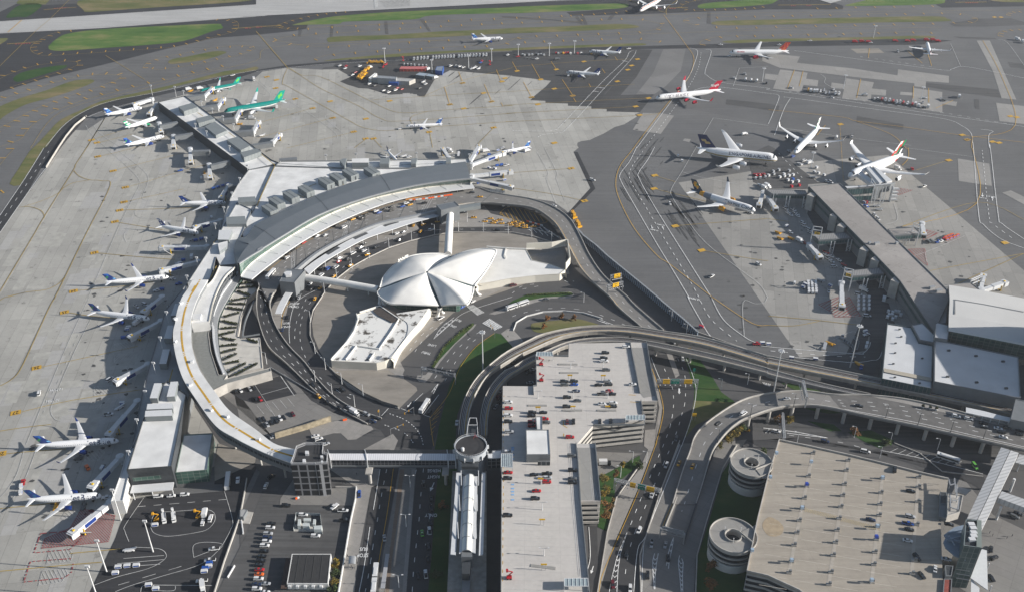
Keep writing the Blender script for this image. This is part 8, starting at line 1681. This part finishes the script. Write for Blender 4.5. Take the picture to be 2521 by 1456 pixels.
V('on the small yard below the garage ramp', .3, (10, 0), "d3 xB905,205", 'vehicles below the garage ramp')
# ================================================================== LAMPS, SIGNALS, PLANTS, PEOPLE
LP = {}
def lamp(kind, pts, h, z, lab, grp, name='street_lamp', cat='street lamp'):
    L = []
    for s in pts:
        p = G(px(s)[0], z)
        if (kind, h) not in LP:
            o = thing(name, '', cat); m = MB().tube([(0, 0, 0), (0, 0, h)], [.22 if h < 15 else .42, .12 if h < 15 else .22], 6); part(o, 'pole', m, white_metal if kind != 'dark' else dark_metal)
            q = MB(); a = MB()
            if kind == 'twin': a.bar((0, 0, h), (1.9, 0, h+.4), .15); a.bar((0, 0, h), (-1.9, 0, h+.4), .15); [q.box((x, 0, h+.4), (.9, .45, .25)) for x in (-2.1, 2.1)]
            elif kind in ('arm', 'dark'): a.bar((0, 0, h), (-1.8, .2, h+.3), .15); q.box((-2.0, .2, h+.3), (.9, .4, .22))
            elif kind == 'mast': a.lathe((0, 0, h-.3), [(.9, 0), (1.3, .2), (.9, .4)], 12); [q.box((math.cos(t)*1.6, math.sin(t)*1.6, h-.2), (.8, .6, .5), t) for t in [k*PI/4 for k in range(8)]]
            else: a.box((0, 0, h), (1.6, .3, .3)); [q.box((x, .3, h+dz), (.65, .6, .6)) for x in (-.7, 0, .7) for dz in (-.4, .4)]
            part(o, 'arm', a, steel); [part(o, 'lamp_head', b, white_metal) for b in [q]]
            LP[(kind, h)] = o
        else: o = copy_tree(LP[(kind, h)])
        o.location = p; L.append((px(s)[0], o))
    L.sort(key=lambda q: q[0][1])
    for i, (q, o) in enumerate(L): tag(o, lab+(', %s of %d from the far end' % (ORD[i], len(L)) if len(L) > 1 else ''), cat, grp)
lamp('mast', ["c2 2222,720"], 30, .2, 'tall high mast light on the lawn beside the flight hall road', 'high mast lights', 'high_mast', 'high mast')
lamp('mast', ["c4 50,935", "c4 800,685"], 32, .2, 'very tall mast by the right guideways', 'high mast lights', 'high_mast', 'high mast')
lamp('mast', ["a2 1262,600", "a2 1725,715", "a2 2083,670", "a2 2308,605", "a3 58,560", "a3 362,550", "a3 608,525", "a4 1028,372", "a4 735,870", "a4 1490,990", "b4 418,190", "a3 2450,800"], 15, .2, 'slim mast light on the far apron', 'far apron mast lights', 'high_mast', 'high mast')
lamp('cluster', ["d1 1500,1060", "d1 1045,1255", "d1 1185,750", "d1 955,1510"], 21, .3, 'white floodlight pole by the dark ramp lot', 'white floodlight poles', 'floodlight_pole', 'floodlight')
lamp('cluster', ["d1 1285,190", "c1 1365,1305", "c1 1445,1025", "c1 1525,745", "c1 1590,495", "c1 1650,245"], 8, 9.4, 'white terminal roof floodlight', 'roof edge floodlights', 'floodlight_pole', 'floodlight')
lamp('cluster', ["b1 1840,1310", "b1 1935,1130", "b1 2025,935", "b1 2115,795", "b1 2200,635", "b1 2280,490", "b1 2355,345", "b1 2428,220", "a1 1980,1045", "a1 2085,1115", "a1 2190,1190", "a1 2295,1270", "b1 2255,30", "a1 1920,1265", "a1 2030,1340", "b2 688,118", "b2 982,105", "b2 1278,98", "b2 1575,97", "b2 2090,112", "a1 1803,940"], 5, 9.5, 'small white roof edge lamp', 'small roof edge lamps', 'roof_lamp', 'lamp')
lamp('cluster', ["a1 1495,940", "a1 1728,952"], 11, .2, 'white floodlight at the pier tip', 'pier tip floodlights', 'floodlight_pole', 'floodlight')
lamp('arm', ["b2 2070,720", "b2 1985,820", "b2 2228,820", "b2 2470,832", "b2 1750,845", "b2 1525,905", "b2 1303,978", "b2 1110,1075", "b2 940,1180", "b2 792,1280", "b2 672,1420", "c2 535,240", "c2 580,550", "c2 682,705", "c2 842,850", "c2 1050,965", "c2 582,825", "c2 748,955", "c2 968,1070", "c2 40,530", "c2 105,650"], 9, .3, 'pale arrivals road lamp', 'arrivals road lamps')
lamp('dark', ["b2 1070,762", "b2 910,832", "b2 760,905", "b2 618,985", "b2 488,1082", "b2 372,1175", "b2 1240,700", "b2 1580,620"], 9, 6.4, 'thin dark departures road lamp', 'departures road lamps')
lamp('twin', ["d2 1512,430", "d2 1472,815", "d2 1400,1410"], 8.5, .3, 'twin headed lamp on the south median', 'twin lamps on the median')
lamp('twin', ["c3 572,690", "c3 890,690", "c3 250,985", "c3 598,985", "c3 935,985", "d3 282,400", "d3 293,650", "d3 310,1100"], 5, 18, 'small twin lamp on the pale garage deck', 'garage deck lamps')
lamp('arm', ["d3 1178,185", "d3 1060,330", "d3 1312,188", "c3 2045,900", "c3 2305,850", "d4 1090,140", "d4 1655,60", "c4 840,1370", "c4 1190,1430", "c4 280,1420", "c3 1705,360", "c3 1560,230", "b3 190,865", "b3 385,905", "c3 700,50"], 8, .3, 'single arm street lamp on the lower roads', 'lower road lamps')
lamp('dark', ["c4 245,1075", "c4 1145,1190", "c4 1460,1260", "c4 1780,1330", "c4 2100,1395", "f3 985,455", "f3 610,745"], 10, 10, 'thin dark lamp on right elevated road', 'right elevated road lamps')
def signal(base, tip, lab):
    A = G(px(base)[0], .3); B = G(px(tip)[0], 6.3); o = thing('traffic_light', lab, 'traffic light', tuple(A)); MB().bar(A, A+Z*6, .25).bar(A+Z*6, B, .16).build('mast_arm', steel, o)
    for t in (.55, 1.0): p = (A+Z*6).lerp(B, t); MB().box(p-Z*.4, (.5, .45, 1.2)).build('signal_head', taxi_yellow, o)
signal("c2 1322,1365", "c2 1440,1240", 'traffic light with a long arm nearest the train tower'); signal("c2 1548,1150", "c2 1455,1130", 'traffic light on the small island beside the white bus'); signal("c2 1212,1170", "c2 1195,1110", 'traffic light at the end of the arrivals road island'); signal("c2 2338,395", "c2 2300,270", 'traffic light beside the big zebra crossing')
def barrier_row(s, n, cols, lab, h=1.0):
    P = resample(W(s, .3) if 'b2' not in s else W(s, 6.5), n+1)
    for i in range(n):
        a, b = P[i], P[i+1]; d = b-a; c = cols[i % len(cols)]; o = MB().box((a+b)/2+Z*h*.35, (d.length*.95, .75, h*.7), math.atan2(d.y, d.x)).box((a+b)/2+Z*h*.82, (d.length*.9, .35, h*.36), math.atan2(d.y, d.x)).build('water_barrier', orange if c == 'O' else CM['W'])
        tag(o, '%s plastic barrier %s, %s from the left' % ('orange' if c == 'O' else 'white', lab, ORD[i]), 'barrier', 'plastic barriers '+lab)
barrier_row("b2 1500,512 1600,502 1700,490 1925,455", 14, 'WOWWOWOOWOWOOO', 'in front of the closed kerb')
barrier_row("c2 850,1205 890,1195", 2, 'O', 'by the parking lot gate'); barrier_row("d2 385,545 425,530", 2, 'OW', 'by the glass block')
barrier_row("d1 2385,890 2360,700", 3, 'WWW', 'on the strip by the booth'); barrier_row("d1 2300,1200 2230,1320", 4, 'WWWW', 'beside the staff car park edge'); barrier_row("b3 140,715 300,760", 6, 'OW', 'at the end of the taxi rank')
o = thing('hoarding', 'orange hoarding of upright panels around closed kerb below the arc roof', 'hoarding', tuple(G((980, 490), 6.4))); m = MB(); m.wall(W("b2 1465,505 1600,480 1900,432", 6.4), 2.2, .2); m.build('panel', plain('hoarding_tan', (.55, .25, .07), .7, var=.25, scale=1.5), o)
# trees and shrubs
LEAF = {k: [plain('leaf_%s%d' % (k, i), c, .8, var=.35, scale=1.5) for i, c in enumerate(cs)] for k, cs in {'gold': [(.14, .10, .012), (.22, .15, .015), (.09, .08, .015)], 'rust': [(.17, .075, .02), (.26, .11, .025), (.12, .07, .02)], 'green': [(.04, .065, .015), (.07, .095, .02), (.03, .045, .012)]}.items()}
def tree(s, h, r, kind, lab, z=.25, low=.2):
    p = G(px(s)[0], z); o = thing('tree' if low > .25 else 'shrub', lab, 'tree' if low > .25 else 'shrub', tuple(p), 'trees and shrubs by the roads'); m = MB(); m.tube([p, p+Z*h*.55, p+Vector((.2, .1, h*.9))], [.07*h*.35, .04*h*.35, .02], 6)
    for k in range(5): a = k*1.26; m.tube([p+Z*h*(.25+.08*k), p+Vector((math.cos(a)*r*.6, math.sin(a)*r*.6, h*(.5+.08*k)))], [.03*h*.3, .015], 4)
    m.build('trunk', plain('bark%d' % len(MATS), (.07, .05, .035), .9), o); m = MB(); cl = [(Vector((random.gauss(0, r*.42), random.gauss(0, r*.42), h*random.uniform(low+.1, .95))), random.uniform(.3, .55)*r, random.randrange(3)) for _ in range(14)]
    for c, q, mi in cl:
        m.k = mi
        for _ in range(34):
            v = Vector((random.gauss(0, 1), random.gauss(0, 1), random.gauss(0, .8))); v.normalize(); v = p+c+v*q*random.uniform(.5, 1.1); t = Matrix.Rotation(random.uniform(0, 6.3), 3, 'Z') @ Matrix.Rotation(random.uniform(-1.3, 1.3), 3, 'X'); e = random.uniform(.16, .34)
            m.add([v+t @ Vector((i*e, j*e*.8, 0)) for i, j in ((-1, -1), (1, -1), (1, 1), (-1, 1))], [[0, 1, 2, 3]])
    m.build('crown', LEAF[kind], o)
for s, h, r, k, l in [("d3 905,420", 8, 3.2, 'gold', 'golden green tree highest in the row beside the garage ramp'), ("d3 905,545", 8.5, 3.4, 'gold', 'bright yellow tree, second in the row beside the garage ramp'), ("d3 925,650", 7.5, 3.2, 'rust', 'rust brown tree, third in the row beside the garage ramp'), ("d3 905,760", 6.5, 2.8, 'rust', 'dull brown tree nearest in the row beside the garage ramp'),
        ("d3 1080,240", 4.5, 1.6, 'gold', 'slender golden tree beside the black truck below the garage'), ("d3 1015,335", 4.5, 1.7, 'rust', 'small rust tree at the left end of the sign gantry'), ("d3 1250,235", 3.5, 2.2, 'green', 'round green bush at the tip of the small lawn by the highway'), ("c3 345,222", 4, 1.7, 'rust', 'leftmost orange tree on the drop off loop'), ("c3 305,305", 4, 1.5, 'rust', 'orange tree standing on the loop lawn'), ("c3 480,205", 4, 1.5, 'rust', 'orange tree by the grey wall on the loop'), ("c3 605,222", 3.5, 1.5, 'rust', 'rightmost orange tree on the drop off loop'),
        ("d3 1940,1230", 5, 3, 'rust', 'brown autumn bush below the nearest spiral ramp'), ("d3 1950,1430", 6, 3.4, 'rust', 'brown autumn bush at the bottom edge of the spiral ramp lawn'), ("d3 2455,90", 3, 2.2, 'green', 'green bush behind the far spiral ramp'), ("d3 2030,30", 4, 2.4, 'gold', 'golden bush at the inside of the curved ramp foot'),
        ("c3 2110,1410", 4.5, 2.6, 'gold', 'first golden shrub from the left on the slope under the ramp'), ("c3 2165,1375", 4.5, 2.6, 'gold', 'second golden shrub from the left on the slope under the ramp'), ("c3 2215,1340", 4.5, 2.6, 'gold', 'third golden shrub from the left on the slope under the ramp'), ("c3 2262,1305", 4, 2.4, 'green', 'rightmost shrub on the slope under the ramp'),
        ("c4 100,1215", 4, 2.6, 'rust', 'rust shrub left of the narrow gantry'), ("c4 210,1230", 4, 2.6, 'gold', 'golden shrub right of the narrow gantry'), ("c4 850,1340", 4, 3, 'rust', 'brown bush in the dark verge under the elevated road'), ("c4 1150,1440", 3.5, 2.6, 'green', 'green bush in the dark verge behind the tan garage'),
        ("d2 790,1200", 3, 2.0, 'gold', 'yellow green shrub farthest beside the white boundary wall'), ("d2 780,1290", 3, 2.2, 'green', 'green shrub second along the white boundary wall'), ("d2 770,1375", 3, 2.2, 'gold', 'yellow shrub third along the white boundary wall'), ("d2 755,1440", 3, 2.2, 'green', 'green shrub nearest along the white boundary wall'), ("d2 1835,620", 3, 2.6, 'rust', 'rust coloured shrub on the dark lawn beside the station'), ("d2 1770,1300", 3, 2.6, 'green', 'green shrub low on the dark lawn beside the station')]:
    tree(s, h, r, k, l, .25, .3 if h > 4.2 else .12)
hm_ = [("c2 2125,270", "c2 1730,690", 'clipped hedge strip on the long median of the hall road'), ("b3 140,1440", "b3 575,1420", 'low hedge on the drop off island in front of the hall')]
for a, b, l in hm_:
    P = W(a+' '+('c2 2000,345 1850,485 ' if 'c2' in a else 'b3 300,1432 480,1425 ')+b); m = MB(); R = resample(P, 40)
    for i in range(39): leafy(m, R[i], R[i+1], .8, 1.0, 26, .28)
    tag(m.build('hedge', LEAF['green'][1]), l, 'hedge')
# people: one continuous skinned figure, hair and jacket as parts
def person_proto():
    V_ = [(0, 0, .95), (0, 0, 1.2), (0, 0, 1.42), (0, .02, 1.52), (0, .03, 1.66), (.1, 0, .88), (.12, .03, .48), (.13, -.02, .06), (.13, .12, .04), (-.1, 0, .88), (-.12, -.06, .48), (-.13, -.18, .08), (-.13, -.05, .04), (.19, 0, 1.40), (.25, -.02, 1.12), (.26, .08, .88), (-.19, 0, 1.40), (-.25, .03, 1.12), (-.26, .1, .88)]
    E = [(0, 1), (1, 2), (2, 3), (3, 4), (0, 5), (5, 6), (6, 7), (7, 8), (0, 9), (9, 10), (10, 11), (11, 12), (2, 13), (13, 14), (14, 15), (2, 16), (16, 17), (17, 18)]; Rr = [.15, .14, .16, .06, .11, .1, .075, .05, .045, .1, .075, .05, .045, .075, .055, .045, .075, .055, .045]
    me = bpy.data.meshes.new('person'); me.from_pydata(V_, E, []); o = bpy.data.objects.new('person', me); COL.objects.link(o); md = o.modifiers.new('skin', 'SKIN'); md2 = o.modifiers.new('sub', 'SUBSURF'); md2.levels = md2.render_levels = 1
    for v, r in zip(me.skin_vertices[0].data, Rr): v.radius = (r, r)
    me.skin_vertices[0].data[0].use_root = True
    me.materials.append(plain('trousers', (.03, .035, .05), .9)); o['_loc'] = (0, 0, 0)
    j = MB().lathe((0, 0, 0), [(.17, .9), (.19, 1.1), (.20, 1.35), (.10, 1.47)], 10); part(o, 'jacket', j, CM['B'], True); part(o, 'hair', MB().lathe((0, .02, 1.62), [(.12, 0), (.125, .08), (.06, .16)], 8), rubber)
    return o
pp = person_proto(); first = True
for lab, z, pts, cs in [('person in dark clothes waiting by the silver bus shelter', .3, "d2 895,1110 912,1127 870,1190 905,1207 985,1150 990,1177 975,1212 945,1232 938,1215 982,1110", 'BBNGB'), ('person walking on the pavement under the footbridge', .3, "d2 985,308 853,402 882,397 1075,402 900,1040", 'BG'), ('person with luggage on the kerb below the entrance canopy', 6.5, "b2 1215,566 1230,561 1250,556 1270,549 1338,541 1383,531 1120,592 1140,582 60,1245 75,1235", 'BRNG'), ('person crossing the plaza beside the big zebra', .4, "c2 2468,392", 'B'), ('ramp worker standing on the apron behind the tug and small jet', .3, "a2 1460,1328", 'B'), ('person walking on the plaza right of the green lift tower', .4, "d4 2165,882 2195,907 2335,932 2385,912", 'BG'), ('person waiting under the arrivals canopy by the taxi kerb', .4, "b2 1640,715 1620,722 1600,728 1570,735 1545,745 960,970 975,962 650,1175 630,1190", 'BRGN'), ('person on the pale garage deck by the back corner canopy', 18.05, "c3 360,628", 'B')]:
    for i, p in enumerate(W(pts, z)):
        o = pp if first else copy_tree(pp); first = False; o.location = p; o.rotation_euler.z = random.uniform(0, 6.3); tag(o, lab, 'person', lab.replace('person', 'people').replace('ramp worker', 'ramp workers') if len(pts.split()) > 2 else None)
        for ch in o.children:
            if ch.get('_paint'): ch.material_slots[0].link = 'OBJECT'; ch.material_slots[0].material = CM[cs[i % len(cs)]]
for ob in bpy.data.objects:
    for k in ('_loc', '_paint'):
        if k in ob: del ob[k]
# ------------------------------------------------------------------ thin air between the viewer and the far field
hz = MB().box((0, 9000, 189.5), (24000, 22000, 381)).build('haze', None if False else bpy.data.materials.new('haze_air'))
hz['kind'] = 'stuff'; hm2 = hz.data.materials[0]; hm2.use_nodes = True; hn = hm2.node_tree; hn.nodes.remove(hn.nodes['Principled BSDF'])
pv = hn.nodes.new('ShaderNodeVolumePrincipled'); pv.inputs['Color'].default_value = (.80, .86, .95, 1); pv.inputs['Density'].default_value = .00006; pv.inputs['Anisotropy'].default_value = .2
hn.links.new(pv.outputs[0], hn.nodes['Material Output'].inputs['Volume'])
for k in list(hz.keys()):
    if k == '_loc': del hz[k]
